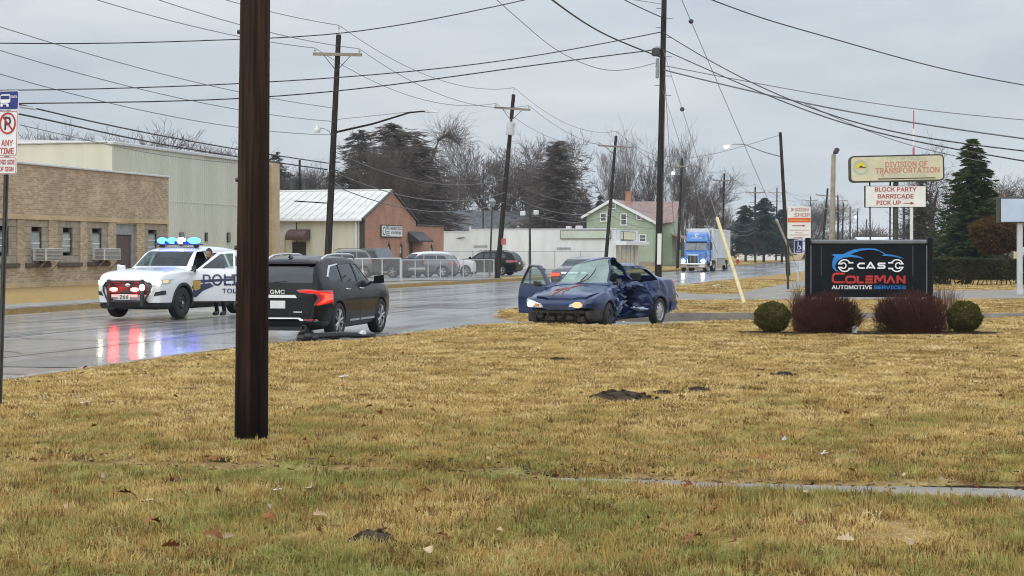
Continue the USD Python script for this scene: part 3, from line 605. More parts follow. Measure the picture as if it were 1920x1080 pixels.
part(B, 'barge_board', cat(slope_y(-.47, ze - .47 * sr - .18, Ya, za - .17, -.46, -.402, .3), slope_y(Yl + .47, zl + .47 * rl - .18, Ya, za - .17, -.46, -.402, -.3)), 'white_trim')
# rear wing across, its shingle slope facing the street corner
wz_ = za - .05
part(B, 'wing', cat(box(6.3, 13, -1.2, 5, 0, 5.3), Manifold.hull_points(np.array([(x, y, z) for y in (-1.2, 5) for x, z in ((6.3, 5.3), (13, 5.3), (9.6, wz_ - .15))], float))), 'green_siding')
part(rf, 'wing_roof', cat(Manifold.hull_points(np.array([(x, y, z) for y in (-1.6, 5.2) for x, z in ((5.9, 5.1), (9.6, wz_), (5.9, 5.25), (9.6, wz_ + .15))], float)), Manifold.hull_points(np.array([(x, y, z) for y in (-1.6, 5.2) for x, z in ((13.4, 5.1), (9.6, wz_), (13.4, 5.25), (9.6, wz_ + .15))], float))), 'rose_shingle')
cy0 = gy(1168); part(B, 'chimney', cat(box(4.2, 4.9, cy0 - .1, cy0 + .5, za - 1, za + 1.0), box(4.12, 4.98, cy0 - .18, cy0 + .58, za + 1.0, za + 1.12)), 'orange_brick')
for a, b, t, u in ((1127, 1136, 401, 414), (1165, 1174, 402, 421), (1195, 1201, 403, 411), (1145, 1153, 378, 390), (1200, 1210, 441, 452)):
    y0, y1, z0, z1 = gy(b), gy(a), gz(a, u), gz(a, t)
    o = shapely.box(y0, z0, y1, z1); 
    f = part(B, 'window', cat(box(-.07, -.021, y0 - .12, y0, z0 - .12, z1 + .12), box(-.07, -.021, y1, y1 + .12, z0 - .12, z1 + .12), box(-.07, -.021, y0 + .001, y1 - .001, z1, z1 + .12), box(-.09, -.021, y0 + .001, y1 - .001, z0 - .12, z0)), 'white_trim')
    part(f, 'pane', box(-.035, -.025, y0, y1, z0, z1), 'window_dark'); part(f, 'sash_bar', box(-.05, -.036, y0, y1, (z0 + z1) / 2 - .03, (z0 + z1) / 2 + .03), 'white_trim')
part(B, 'porch', cat(box(5.5, 11, -3.6, -1.2, .0, .45)), 'stone_block')
part(B, 'porch_roof', Manifold.hull_points(np.array([(x, y, z) for x in (5.0, 11.4) for y, z in ((-4.0, 2.75), (-1.2, 3.7), (-4.0, 2.9), (-1.2, 3.85))], float)), 'rose_shingle')
part(B, 'porch_beam', box(5.1, 11.3, -3.9, -3.7, 2.5, 2.745), 'white_trim')
for x in (5.4, 8.2, 11): part(B, 'porch_post', box(x - .08, x + .08, -3.85, -3.72, .45, 2.5), 'white_trim')

# --- dark grey roofs behind the white shop
def backhouse(px0, px1, py, d, dep, label, wallh, roof='grey_shingle', wall='white_trim'):
    x0, x1 = (px0 - 960) / F * d, (px1 - 960) / F * d; z0 = float(zg(d)) + .15; zr = Z(py, d + dep / 2)
    B = thing('house', label, 'house', ((x0 + x1) / 2, d, z0), 0)
    w = (x1 - x0) / 2; h = zr - z0
    part(B, 'wall', cat(box(-w, w, 0, dep, 0, wallh), Manifold.hull_points(np.array([(x, y, z) for x in (-w, w) for y, z in ((0, wallh), (dep, wallh), (dep / 2, h - .1))], float))), wall)
    part(B, 'roof', cat(*[Manifold.hull_points(np.array([(x, y, z) for x in (-w - .4, w + .4) for y, z in ((dep / 2 + sgn * (dep / 2 + .4), wallh - .15), (dep / 2, h), (dep / 2 + sgn * (dep / 2 + .4), wallh), (dep / 2, h + .15))], float)) for sgn in (-1, 1)]), roof)
    for x in np.linspace(-w + 1.5, w - 1.5, 4):
        f = part(B, 'window', box(x - .5, x + .5, -.06, -.001, wallh * .35, wallh * .35 + 1.3), 'white_trim'); part(f, 'pane', box(x - .42, x + .42, -.07, -.061, wallh * .35 + .08, wallh * .35 + 1.22), 'window_dark')
    return B
B = backhouse(845, 1000, 397, 196, 9, 'house with a wide dark grey shingle roof behind the white shop', 3.2)
part(B, 'gable_dormer', Manifold.hull_points(np.array([(2.0, -.5, 3.2), (4.4, -.5, 3.2), (3.2, -.5, 5.0), (2.0, 3, 3.2), (4.4, 3, 3.2), (3.2, 3, 5.0)], float)), 'pale_roof')
backhouse(1010, 1090, 408, 215, 9, 'dark roofed house between the brown conifer and the green house', 3.4)
backhouse(1290, 1352, 432, 265, 9, 'low dark roofed house behind the blue semi truck', 3.0)
backhouse(1400, 1475, 455, 300, 10, 'distant pale house under the blue green spruces', 3.2, 'pale_roof')
backhouse(1618, 1705, 446, 310, 10, 'distant white roofed house beneath the transportation sign', 3.0, 'pale_roof')
# ------------------------------------------------------------ vehicles
mat('paint_white', (.68, .69, .70), (.74, .75, .76), .8, .28, coat=1.0)
mat('paint_black', (.005, .005, .006), (.009, .009, .010), .8, .2, coat=.18, spec=.1)
mat('paint_blue', (.003, .013, .050), (.007, .028, .105), 1.3, .3, metal=.3, coat=.6, spec=.3)
mat('paint_silver', (.42, .43, .44), (.48, .49, .50), .8, .3, metal=.5, coat=1.0)
mat('paint_grey', (.07, .075, .08), (.10, .105, .11), .8, .3, metal=.3, coat=1.0)
mat('paint_truck', (.008, .13, .42), (.012, .17, .52), .8, .3, coat=.8)
mat('paint_charcoal', (.02, .024, .032), (.03, .034, .042), .8, .3, coat=1.0)
mat('plastic_black', (.014, .014, .015), (.025, .025, .026), 6, .45, .15, 120)
mat('rubber', (.012, .012, .012), (.024, .023, .022), 8, .7, .3, 80)
mat('steel_dark', (.04, .04, .042), (.075, .075, .078), 5, .45, metal=.5)
mat('rim_silver', (.42, .43, .44), (.52, .53, .54), 5, .28, metal=.85)
mat('chrome', (.68, .70, .72), (.78, .79, .80), 3, .10, metal=1.0)
mat('cabin_dark', (.018, .018, .02), (.035, .035, .038), 5, .8)
mat('seat_cloth', (.05, .05, .055), (.08, .08, .085), 6, .9)
mat('engine_grime', (.016, .015, .014), (.05, .047, .045), 14, .6, .6, 40)
mat('bare_metal', (.22, .30, .42), (.46, .53, .62), 9, .4, metal=.4, bump=.4)
mat('decal_navy', (.012, .018, .055), (.018, .026, .075), 4, .35, coat=.6)
mat('decal_gold', (.36, .22, .035), (.50, .33, .06), 20, .4)
mat('plate_white', (.62, .62, .60), (.72, .72, .70), 10, .4)
mat('red_lens', (.20, .006, .006), (.30, .01, .01), 5, .15, coat=1.0)
mat('amber_lens', (.55, .18, .02), (.65, .24, .03), 5, .15, coat=1.0)
mat('blue_lens', (.01, .03, .30), (.015, .045, .42), 5, .15, coat=1.0)
mat('rust_streak', (.20, .035, .015), (.32, .075, .03), 12, .6)
glassmat('glass_tint', (.70, .79, .76), (.85, .9, .92), 1.55)
glassmat('glass_dark', (.055, .06, .065), (.9, .95, 1), 1.6)
glassmat('glass_lens', (.85, .87, .86), (.9, .95, 1), 1.5)
mat('glass_crazed', (.15, .225, .20), (.32, .42, .38), 7, .3, .7, 60, coat=.4)
usdkit.material(stage, '/World/Looks/glass_crazed_pane', {'g': ('geometry', {}), 'v': ('voronoi_texture', {'scale': 26., 'feature': 'distance_to_edge'}), 'n': ('noise_texture', {'scale': 2.2, 'detail': 4.}), 'mr': ('map_range', {'from_min': .0, 'from_max': .10, 'to_min': 1., 'to_max': .25, 'clamp': True}), 'mu': ('mix_float', {'fac': .34}),
    'd': ('principled_bsdf', {'base_color': (.35, .43, .41), 'roughness': .25, 'coat_weight': .5}), 't': ('transparent_bsdf', {'color': (.74, .90, .84)}), 'm': ('mix_closure', {})}, [('g.position', 'v.vector'), ('g.position', 'n.vector'), ('v.distance', 'mr.value'), ('mr.result', 'mu.a'), ('n.fac', 'mu.b'), ('mu.result', 'm.fac'), ('t.BSDF', 'm.closure1'), ('d.BSDF', 'm.closure2')], surface='m.closure')
mat('window_line', (.20, .30, .26), (.25, .36, .31), 4, .2)
glow('lamp_head', (1.0, .93, .72), 14.0)
glow('lamp_headwarm', (1.0, .76, .36), 1.05); glow('lamp_warm', (1.0, .86, .62), 1.9)
glow('lamp_blue', (.006, .030, 1.0), 60.0); glow('lamp_blue_rim', (.002, .02, 1.0), 3.0)
glow('lamp_bluewhite', (.40, .62, 1.0), 34.0)
glow('lamp_red', (1.0, .02, .016), 80.0)
glow('lamp_redpale', (1.0, .20, .15), 26.0)
glow('lamp_tail', (1.0, .025, .015), 1.6)
glow('lamp_tailhot', (1.0, .06, .04), 3.2)
glow('lamp_street', (1.0, .97, .88), 10.0)

def man(m):
    if hasattr(m, 'to_mesh'): return m
    m = tm(m).copy(); m.merge_vertices(); 
    return Manifold(m3.Mesh(vert_properties=np.asarray(m.vertices, np.float32), tri_verts=np.asarray(m.faces, np.uint32)))
def _ex(poly, h):
    polys = [poly] if not hasattr(poly, 'geoms') else list(poly.geoms)
    cs = None
    for p in polys:
        if isinstance(p, list): p = Polygon(p)
        c = [np.array(p.exterior.coords)[:-1]] + [np.array(i.coords)[:-1] for i in p.interiors]
        q = CrossSection(c, m3.FillRule.EvenOdd); cs = q if cs is None else cs + q
    return cs.extrude(h)
def pgon(p): return p if hasattr(p, 'geom_type') else Polygon(p)
def side(p, y0, y1): return _ex(pgon(p), y1 - y0).transform([[1, 0, 0, 0], [0, 0, -1, y1], [0, 1, 0, 0]])
def sides(p, a, b): return side(p, a, b) + side(p, -b, -a)
def frontp(p, x0, x1): return _ex(pgon(p), x1 - x0).transform([[0, 0, 1, x0], [1, 0, 0, 0], [0, 1, 0, 0]])
def topp(p, z0, z1): return _ex(pgon(p), z1 - z0).translate([0, 0, z0])
def ycyl(x, z, r, y0, y1, n=40): return Manifold.cylinder(y1 - y0, r, r, n).transform([[1, 0, 0, x], [0, 0, -1, y1], [0, 1, 0, z]])
def mir(p): return [(-a, b) for a, b in p][::-1]

SUV = dict(x=[0, .012, .05, .13, .24, .285, .36, .42, .50, .70, .86, .90, .955, .985, 1.0],
    zt=[.50, .585, .64, .668, .690, .705, .845, .945, .993, 1.0, .965, .935, .80, .64, .56], zb=[.40, .30, .25, .23, .22, .22, .22, .22, .22, .22, .25, .27, .30, .36, .42],
    zm=[.42] * 15, zs=[.46, .545, .60, .625, .64, .645, .65, .655, .66, .665, .68, .685, .68, .60, .53],
    ys=[.76, .87, .945, .985, 1, 1, 1, 1, 1, 1, .985, .97, .935, .88, .81], yh=[.72, .83, .885, .92, .93, .93, .93, .93, .93, .93, .915, .90, .875, .84, .78],
    yr=[.64, .77, .825, .84, .82, .77, .735, .715, .70, .70, .68, .69, .75, .80, .78], zd=[.03, .03, .035, .035, .03, .03, .04, .05, .055, .055, .055, .05, .05, .04, .03])
SED = dict(x=[0, .015, .06, .15, .25, .30, .385, .455, .53, .66, .745, .83, .885, .955, .988, 1.0],
    zt=[.42, .49, .545, .605, .655, .68, .855, .965, 1.0, .985, .93, .805, .755, .735, .68, .58], zb=[.36, .27, .22, .19, .18, .18, .18, .18, .18, .18, .18, .20, .22, .27, .33, .38],
    zm=[.42] * 16, zs=[.40, .46, .515, .57, .605, .62, .635, .645, .655, .665, .675, .69, .70, .69, .63, .54],
    ys=[.72, .84, .93, .985, 1, 1, 1, 1, 1, 1, 1, .995, .985, .95, .90, .84], yh=[.68, .80, .875, .92, .93, .93, .93, .93, .93, .93, .93, .925, .915, .89, .85, .80],
    yr=[.60, .73, .80, .83, .81, .77, .715, .68, .66, .66, .67, .70, .76, .80, .79, .75], zd=[.03, .03, .035, .035, .03, .03, .04, .05, .055, .055, .05, .045, .035, .03, .03, .03])
class Body:
    def __init__(s, T_, L, W, H, gc=1.0):
        s.L, s.W, s.H = L, W, H; x = np.array(T_['x']) * L; h = W / 2
        c = {k: PchipInterpolator(x, np.array(T_[k]) * (H if k in ('zt', 'zm', 'zs') else h if k[0] == 'y' else gc if k == 'zb' else 1)) for k in T_ if k != 'x'}
        s.c = c; xs = np.unique(np.concatenate([x, np.linspace(0, L, 46), np.linspace(0, .05 * L, 7), np.linspace(.9 * L, L, 9)]).round(4)); s.xs = xs; s.cache = {}
    def loft(s, g=0.0):
        if g in s.cache: return s.cache[g]
        rings = []
        for x in s.xs:
            v = {k: float(f(x)) for k, f in s.c.items()}
            zb, yb = v['zb'] - g, v['ys'] * .90 + g; ys, zm, yh, zs, yr, zt = v['ys'] + g, v['zm'], v['yh'] + g, v['zs'], v['yr'] + g, v['zt'] + g
            zr = max(zt - v['zd'], zs + .003); zt = max(zt, zr + .002)
            bz = lambda a, b, c_, n, st=0: [tuple((1 - t) ** 2 * np.array(a) + 2 * t * (1 - t) * np.array(b) + t * t * np.array(c_)) for t in np.linspace(0, 1, n)[st:]]
            p = [(0, zb), (yb * .6, zb)] + bz((yb, zb), (ys, zb + .12 * (zm - zb)), (ys, zm), 6) + bz((ys, zm), (ys, zm + .62 * (zs - zm)), (yh, zs), 6, 1)
            p += [((1 - t) * yh + t * yr + .018 * math.sin(math.pi * t) * (1 if zr - zs > .1 else .2), (1 - t) * zs + t * zr) for t in np.linspace(0, 1, 7)[1:]]
            p += [(yr * (1 - u), zr + (zt - zr) * (1 - (1 - u) ** 3.2)) for u in (.04, .1, .2, .35, .55, .78)] + [(0, zt)]
            rings.append(p)
        n = len(rings[0]); R = np.array(rings); xg = s.L / 2 + (s.xs - s.L / 2) * (1 + 2 * g / s.L)
        full = np.concatenate([R, R[:, -2:0:-1] * [-1, 1]], 1); m = full.shape[1]
        V = np.concatenate([np.repeat(xg, m)[:, None], full.reshape(-1, 2)], 1)
        i, j = np.meshgrid(np.arange(len(xg) - 1), np.arange(m), indexing='ij'); a, b = i * m + j, i * m + (j + 1) % m
        f = np.stack([a, b, b + m, a + m], -1).reshape(-1, 4); f = np.vstack([f[:, [0, 1, 2]], f[:, [0, 2, 3]]])
        e = (len(xg) - 1) * m; k = len(V); V = np.vstack([V, [xg[0], 0, R[0, :, 1].mean()], [xg[-1], 0, R[-1, :, 1].mean()]])
        f = np.vstack([f, [[k, (q + 1) % m, q] for q in range(m)], [[k + 1, e + q, e + (q + 1) % m] for q in range(m)]])
        t = trimesh.Trimesh(V, f, process=False)
        if t.volume < 0: t.invert()
        s.cache[g] = man(t); return s.cache[g]
    def skin(s, prism, out=.004, inn=.004): return (s.loft(out) - s.loft(-inn)) ^ prism
    def n(s, pts): return [(a * s.L, b * s.H) for a, b in pts]

def wheel(R, w, rim, spokes=5, style='spoke'):
    """axle along y, outer face towards -y: barrel, tyre, rim"""
    def lat(pr): 
        m = lathe(pr, 36); v = m.vertices.copy(); m.vertices = np.stack([v[:, 0], -v[:, 2], v[:, 1]], 1); return m
    h = w / 2
    tyre = lat([(rim * .96, -h * .82), (rim * 1.06, -h * .96), (R * .90, -h), (R * .975, -h * .86), (R, -h * .55), (R, h * .55), (R * .975, h * .86), (R * .90, h), (rim * 1.06, h * .96), (rim * .96, h * .82)])
    barrel = lat([(0, -h * .6), (rim * .5, -h * .6), (rim * .5, -h * .1), (rim * .93, -h * .1), (rim * .97, h * .80), (rim * .97, -h * .78), (rim * .9, -h * .75)])
    o = []; z = h * .72
    lip = lat([(rim * .88, z), (rim * .90, z + .012), (rim * 1.0, z + .014), (rim * 1.0, z - .02), (rim * .9, z - .03), (rim * .88, z)]); o.append(lip)
    if style == 'spoke':
        for k in range(spokes):
            a = 2 * math.pi * k / spokes; c, s_ = math.cos(a), math.sin(a)
            pts = []
            for r, hw, y0, y1 in ((rim * .12, rim * .16, -z - .004, -z + .04), (rim * .93, rim * .105, -z - .012, -z + .03)):
                for sg in (-1, 1):
                    for y in (y0, y1): pts.append((r * c - sg * hw * s_, y, r * s_ + sg * hw * c))
            o.append(tm(Manifold.hull_points(np.array(pts, float))))
    elif style == 'twin':
        for k in range(spokes):
            for da in (-.14, .14):
                a = 2 * math.pi * k / spokes; b = a + da * 1.5; 
                o.append(tube([(rim * .15 * math.cos(a + da), -z, rim * .15 * math.sin(a + da)), (rim * .94 * math.cos(b), -z - .008, rim * .94 * math.sin(b))], [.026, .022], 6))
    elif style == 'steel':
        disc = lat([(0, z - .02), (rim * .3, z - .02), (rim * .5, z + .012), (rim * .75, z - .03), (rim * .9, z - .02), (rim * .9, z - .05), (0, z - .06)]); d = man(disc)
        for k in range(10): a = k * math.pi / 5; d = d - ycyl(rim * .62 * math.cos(a), rim * .62 * math.sin(a), rim * .075, -.3, .3, 10)
        o.append(tm(d))
    else:
        disc = lat([(0, z + .02), (rim * .35, z + .024), (rim * .6, z + .014), (rim * .9, z + .0), (rim * .9, z - .03), (0, z - .05)]); d = man(disc)
        for k in range(9): a = k * math.pi * 2 / 9; d = d - ycyl(rim * .74 * math.cos(a), rim * .74 * math.sin(a), rim * .10, -.3, .3, 10)
        o.append(tm(d))
    hub = lat([(0, z + .03), (rim * .16, z + .026), (rim * .19, z + .0), (rim * .19, z - .04), (0, z - .04)])
    return barrel, tyre, cat(*o), hub
def add_wheel(car, ws, x, y, R, rimmat='rim_silver', hubmat='chrome', steer=0.0, z=None, warp=None):
    b, t, r, h = ws; rz = (math.pi if y > 0 else 0) + steer; z = R if z is None else z
    f = lambda m: mv(m, (x, y, z), rz=rz)
    w = part(car, 'wheel', f(b), 'steel_dark', 40); part(w, 'tyre', f(t), 'rubber', 40); part(w, 'rim', f(r), rimmat, 35); part(w, 'hub_cap', f(h), hubmat, 40)
def seat(x, y, z=.42, w=.5, back=.72, lean=.25):
    a = bbox(x - .25, x + .25, y - w / 2, y + w / 2, z, z + .17, .05)
    b = mv(bbox(-.07, .07, -w / 2, w / 2, 0, back, .05), (x + .27, y, z + .05), ry=lean); c = mv(bbox(-.05, .05, -.13, .13, 0, .2, .04), (x + .27 + .74 * math.sin(lean), y, z + .07 + back * math.cos(lean)), ry=lean)
    return cat(a, b, c)
def cut_shell(B, front_w, rear_w, side_w, archs, ay, cab, floor=.40, wall=.055):
    """hollow body shell with window openings and wheel arches; returns shell, panes, arch liners"""
    o = B.loft(0)
    inner = B.loft(-wall) ^ man(box(cab[0], cab[1], -3, 3, floor, 4))
    sh = o - inner
    pw = frontp(front_w, .2 * B.L, .5 * B.L); pr = frontp(rear_w, .70 * B.L, 1.01 * B.L) if rear_w else None
    ps = [sides(w, .3, 2) for w in side_w]
    sh = sh - pw
    if pr is not None: sh = sh - pr
    for p in ps: sh = sh - p
    g = B.loft(-.008) - B.loft(-.014)
    panes = {'windscreen': g ^ frontp(pgon(front_w).buffer(.012), .2 * B.L, .5 * B.L)}
    if pr is not None: panes['rear_window'] = g ^ frontp(pgon(rear_w).buffer(.012), .70 * B.L, 1.01 * B.L)
    lin = None
    for (x, z, r) in archs:
        c = ycyl(x, z, r, ay, 2) + ycyl(x, z, r, -2, -ay); sh = sh - c
        l_ = (B.loft(-.012) ^ ((ycyl(x, z, r + .002, ay - .02, 2) + ycyl(x, z, r + .002, -2, -ay + .02)) - (ycyl(x, z, r - .012, ay, 2) + ycyl(x, z, r - .012, -2, -ay)))) ^ man(box(-1, 9, -3, 3, .2, 3))
        lin = l_ if lin is None else lin + l_
    return sh, panes, lin, g
def wheel_liners(c, lin, m, f=None):
    for q in lin.decompose():
        part(c, 'wheel_arch', f(q) if f else q, m, 32)
def place(label, catg, name, nose, heading, z=0.0, group=None, L=None, rx=0, ry=0):
    """nose: ground point under the middle of the nose; heading: bearing in which the car points (radians, 0 = +y, clockwise)"""
    hx, hy = math.sin(heading), math.cos(heading)
    return thing(name, label, catg, (nose[0], nose[1], z), math.atan2(-hy, -hx), group, rx, ry)
# --- police car
def police():
    L, W, H = 5.05, 2.0, 1.79; b = Body(SUV, L, W, H); R = .385; xf, xr = .935, 3.96; n = b.n
    h2 = W / 2
    fw = [(-.74 * h2, .715 * H), (.74 * h2, .715 * H), (.645 * h2, .925 * H), (-.645 * h2, .925 * H)]
    rw = [(-.68 * h2, .70 * H), (.68 * h2, .70 * H), (.62 * h2, .90 * H), (-.62 * h2, .90 * H)]
    sw = [n([(.335, .685), (.428, .885), (.492, .90), (.492, .68)]), n([(.512, .68), (.512, .902), (.68, .90), (.69, .69)]), n([(.71, .70), (.70, .898), (.81, .885), (.85, .75), (.84, .71)])]
    sh, panes, lin, g = cut_shell(b, fw, rw, sw, [(xf, R, R + .055), (xr, R, R + .055)], .62, (.25 * L, .965 * L))
    fx, fy = -.0, 0
    axle = np.array([-9.12, 40.1]); hd = math.radians(180 + 17.5); hv = np.array([math.sin(hd), math.cos(hd)])
    c = place('white police SUV with lit blue roof lights and black push bumper', 'police car', 'police_car', axle + hv * .93, hd, .05)
    fd = n([(.285, .20), (.285, .655), (.315, .675), (.418, .915), (.503, .932), (.503, .20)]); rd = n([(.508, .20), (.508, .932), (.685, .925), (.705, .66), (.715, .52), (.672, .40), (.655, .20)])
    fdp = lambda y0, y1, ins=0.: side(pgon(fd).buffer(-ins), y0, y1)
    dl = sh ^ fdp(-1.4, -.42, .004); rest = sh - sides(fd, .42, 1.4) - sides(rd, .42, 1.4)
    hood_p = topp([(.30, -.80), (1.30, -.84), (1.30, .84), (.30, .80), (.16, .62), (.16, -.62)], .7 * H * .8, 1.4)
    hood = b.skin(hood_p ^ man(box(.1, 1.33, -1, 1, .9, 1.3)), .006, .01)
    low = man(box(-1, 6, -2, 2, 0, .40))
    part(c, 'body', rest - low, 'paint_white', 32); part(c, 'hood', hood, 'paint_white', 32)
    part(c, 'lower_cladding', rest ^ low, 'plastic_black', 32)
    wheel_liners(c, lin, 'plastic_black')
    for x in (xf, xr):
        for y0, y1 in ((-2, -.6), (.6, 2)):
            part(c, 'arch_flare', (b.skin((ycyl(x, R, R + .115, y0, y1) - ycyl(x, R, R + .05, y0, y1)), .014, .01)) ^ man(box(-1, 6, -3, 3, .28, 2)), 'plastic_black', 32)
    for k, v in panes.items(): part(c, k, v, 'glass_tint' if k == 'windscreen' else 'glass_dark')
    for s_ in (-1, 1):
        y0, y1 = (-1.4, -.42) if s_ < 0 else (.42, 1.4)
        d = part(c, 'rear_door', (sh ^ side(pgon(rd).buffer(-.004), y0, y1)) - low, 'paint_white', 32); part(d, 'door_sill', (sh ^ side(pgon(rd).buffer(-.004), y0, y1)) ^ low, 'plastic_black', 32)
        part(d, 'window', g ^ side(pgon(sw[1]).buffer(.01), y0, y1), 'glass_dark'); part(d, 'handle', bbox(3.15, 3.38, s_ * (h2 * .985) - .02, s_ * (h2 * .985) + .02, 1.0, 1.035, .01), 'plastic_black')
        part(c, 'quarter_window', g ^ side(pgon(sw[2]).buffer(.01), y0, y1), 'glass_dark')
    # decals, on the left side as seen from the camera
    tx = man(mv(text('POLICE', 1.72, .80, 1.35, .27, -.4, .9)))
    sk = lambda p: (b.loft(.0045) - b.loft(-.001)) ^ p
    st1 = side([(1.32, .74), (1.52, .93), (4.3, 1.07), (4.3, 1.03), (1.60, .86), (1.42, .70)], -1.3, -.5); st2 = side([(1.44, .52), (1.40, .66), (1.62, .82), (1.9, .86), (2.0, .78), (1.72, .66), (1.56, .5)], -1.3, -.5)
    badge = side([(1.44, .92), (1.68, .92), (1.665, .84), (1.66, .72), (1.56, .665), (1.46, .72), (1.455, .84)], -1.3, -.5)
    tl_ = man(text('TOLEDO', 2.2, .60, .75, .11, -.4, .9))
    decs = [('stripe', sk(st1), 'decal_navy'), ('stripe', sk(st2), 'decal_navy'), ('badge', (b.loft(.009) - b.loft(0)) ^ badge, 'decal_gold'), ('lettering', (b.loft(.008) - b.loft(0)) ^ tx, 'decal_navy'), ('lettering', (b.loft(.007) - b.loft(0)) ^ tl_, 'decal_navy')]
    # front doors, the driver's one swung open
    hx, hy = .288 * L, -.94
    op = math.radians(-60)
    def sw_(m): return mv(mv(tm(m), (-hx, -hy, 0)), (hx, hy, 0), rz=op)
    def sw_(m):
        m = tm(m).copy(); v = m.vertices - [hx, hy, 0]; cs, sn = math.cos(op), math.sin(op); m.vertices = np.stack([v[:, 0] * cs - v[:, 1] * sn + hx, v[:, 0] * sn + v[:, 1] * cs + hy, v[:, 2]], 1); return m
    for s_ in (1, -1):
        y0, y1 = (.42, 1.4) if s_ > 0 else (-1.4, -.42); f = sw_ if s_ < 0 else tm
        dd = sh ^ fdp(y0, y1, .004)
        d = part(c, 'front_door', f(dd - low), 'paint_white', 32, label='driver door swung open' if s_ < 0 else None); part(d, 'door_sill', f(dd ^ low), 'plastic_black', 32)
        part(d, 'window', f(g ^ side(pgon(sw[0]).buffer(.01), y0, y1)), 'glass_tint')
        part(d, 'handle', f(bbox(2.28, 2.50, s_ * h2 * .985 - .02, s_ * h2 * .985 + .02, .99, 1.025, .01)), 'plastic_black')
        mi = cat(Manifold.hull_points(np.array([(1.55, s_ * (h2 + .02), 1.13), (1.55, s_ * (h2 + .26), 1.14), (1.55, s_ * (h2 + .25), 1.32), (1.55, s_ * (h2 + .02), 1.29), (1.44, s_ * (h2 + .06), 1.16), (1.44, s_ * (h2 + .2), 1.17), (1.44, s_ * (h2 + .2), 1.28), (1.44, s_ * (h2 + .06), 1.26)])), box(1.50, 1.56, s_ * .88, s_ * (h2 + .05), 1.14, 1.18))
        part(d, 'mirror', f(mi), 'paint_white' if s_ > 0 else 'plastic_black')
        if s_ < 0:
            for nme, m, ma in decs:
                q = m ^ fdp(-1.4, -.42, .004)
                if q.num_tri(): part(d, nme, f(q), ma)
    for nme, m, ma in decs:
        q = m - fdp(-1.4, -.42, .0)
        if q.num_tri() and nme != 'badge': part(c, nme, q, ma)
    # front end
    gr = [(-.56, .60), (.56, .60), (.66, .80), (.60, .90), (-.60, .90), (-.66, .80)]
    gp = part(c, 'grille', b.skin(frontp(gr, -.5, .5), .006, .03), 'plastic_black', 30)
    part(gp, 'mesh_bars', cat(*[tm(b.skin(frontp(shapely.box(-.58, z, .58, z + .02), -.5, .5), .016, .0)) for z in (.64, .70, .76, .82)]), 'steel_dark')
    part(gp, 'badge', mv(lathe([(0, -.01), (.05, -.01), (.053, 0), (.05, .012), (0, .014)], 20), (-.03, 0, .83), ry=-math.pi / 2, s=(.8, 1.5, 1)), 'chrome')
    for s_ in (-1, 1):
        hl = [(.48, .84), (.50, .925), (.78, .965), (.96, .975), (.955, .85), (.80, .82)]; hl = [(s_ * a, z_) for a, z_ in hl]
        p = part(c, 'headlight', b.skin(frontp(hl, -.5, .75), .008, .02), 'glass_lens', 40)
        part(p, 'reflector', b.skin(frontp(pgon(hl).buffer(-.012), -.5, .7), .001, .01), 'chrome', 40)
        q = affinity.scale(Point(s_ * .80, .895).buffer(.055), 1.35, 1); part(p, 'lamp', b.skin(frontp(q, -.5, .7), .016, .0), 'lamp_head')
        part(p, 'indicator', b.skin(frontp(shapely.box(min(s_ * .90, s_ * .94), .89, max(s_ * .90, s_ * .94), .95), -.5, .75), .012, .0), 'lamp_headwarm')
        fg = [(.70, .56), (.93, .60), (.93, .70), (.74, .66)]; part(c, 'fog_vent', b.skin(frontp([(s_ * a, z_) for a, z_ in fg], -.5, .6), .006, .02), 'plastic_black', 30)
    part(c, 'bumper_apron', b.skin(frontp([(-.95, .22), (.95, .22), (.92, .33), (.62, .36), (.48, .46), (-.48, .46), (-.62, .36), (-.92, .33)], -.5, .35), .012, .02), 'plastic_black', 30)
    pb = part(c, 'push_bumper', cat(*[bbox(-.18, -.10, s_ * .46 - .05, s_ * .46 + .05, .30, .97, .025) for s_ in (-1, 1)], *[bbox(-.15, .15, s_ * .46 - .03, s_ * .46 + .03, .40, .50, .01) for s_ in (-1, 1)],
        bbox(-.165, -.115, -.41, .41, .62, .69, .02), bbox(-.165, -.115, -.41, .41, .89, .95, .02), bbox(-.165, -.115, -.41, .41, .40, .46, .02), *[tube([(-.13, s_ * .46, .94), (-.12, s_ * .56, .88), (-.10, s_ * .63, .80), (-.09, s_ * .64, .68), (-.11, s_ * .56, .54), (-.13, s_ * .48, .44)], .028, 8) for s_ in (-1, 1)]), 'plastic_black', 30)
    for s_ in (-1, 1):
        m_ = part(pb, 'warning_light', bbox(-.20, -.168, s_ * .29 - .10, s_ * .29 + .10, .69, .765, .015), 'plastic_black'); part(m_, 'lamp', mv(T.icosphere(3, 1), (-.20, s_ * .29, .7275), s=(.035, .115, .05)), 'lamp_red', True)
    part(pb, 'side_lamp', mv(lathe([(0, 0), (.075, 0), (.077, .02), (0, .035)], 16), (-.20, -.50, .775), ry=-math.pi / 2), 'lamp_head')
    part(c, 'bumper_plate', bbox(-.19, -.168, -.36, .36, .535, .605, .01), 'plate_white')
    npl = part(c, 'number_plate', bbox(-.205, -.191, -.16, .16, .475, .615, .006), 'plate_white'); t = text('266', 0, 0, .24, .09, 0, .004, center=True); v = t.vertices.copy(); t.vertices = np.stack([-.2055 + v[:, 1], -v[:, 0], v[:, 2] + .50], 1); part(npl, 'lettering', t, 'black_print')
    # roof light bar
    lb = part(c, 'light_bar', bbox(2.33, 2.65, -.62, .62, H + .025, H + .06, .015), 'plastic_black')
    for s_ in (-1, 1): part(lb, 'foot', box(2.43, 2.55, s_ * .5 - .05, s_ * .5 + .05, H - .03, H + .024), 'plastic_black')
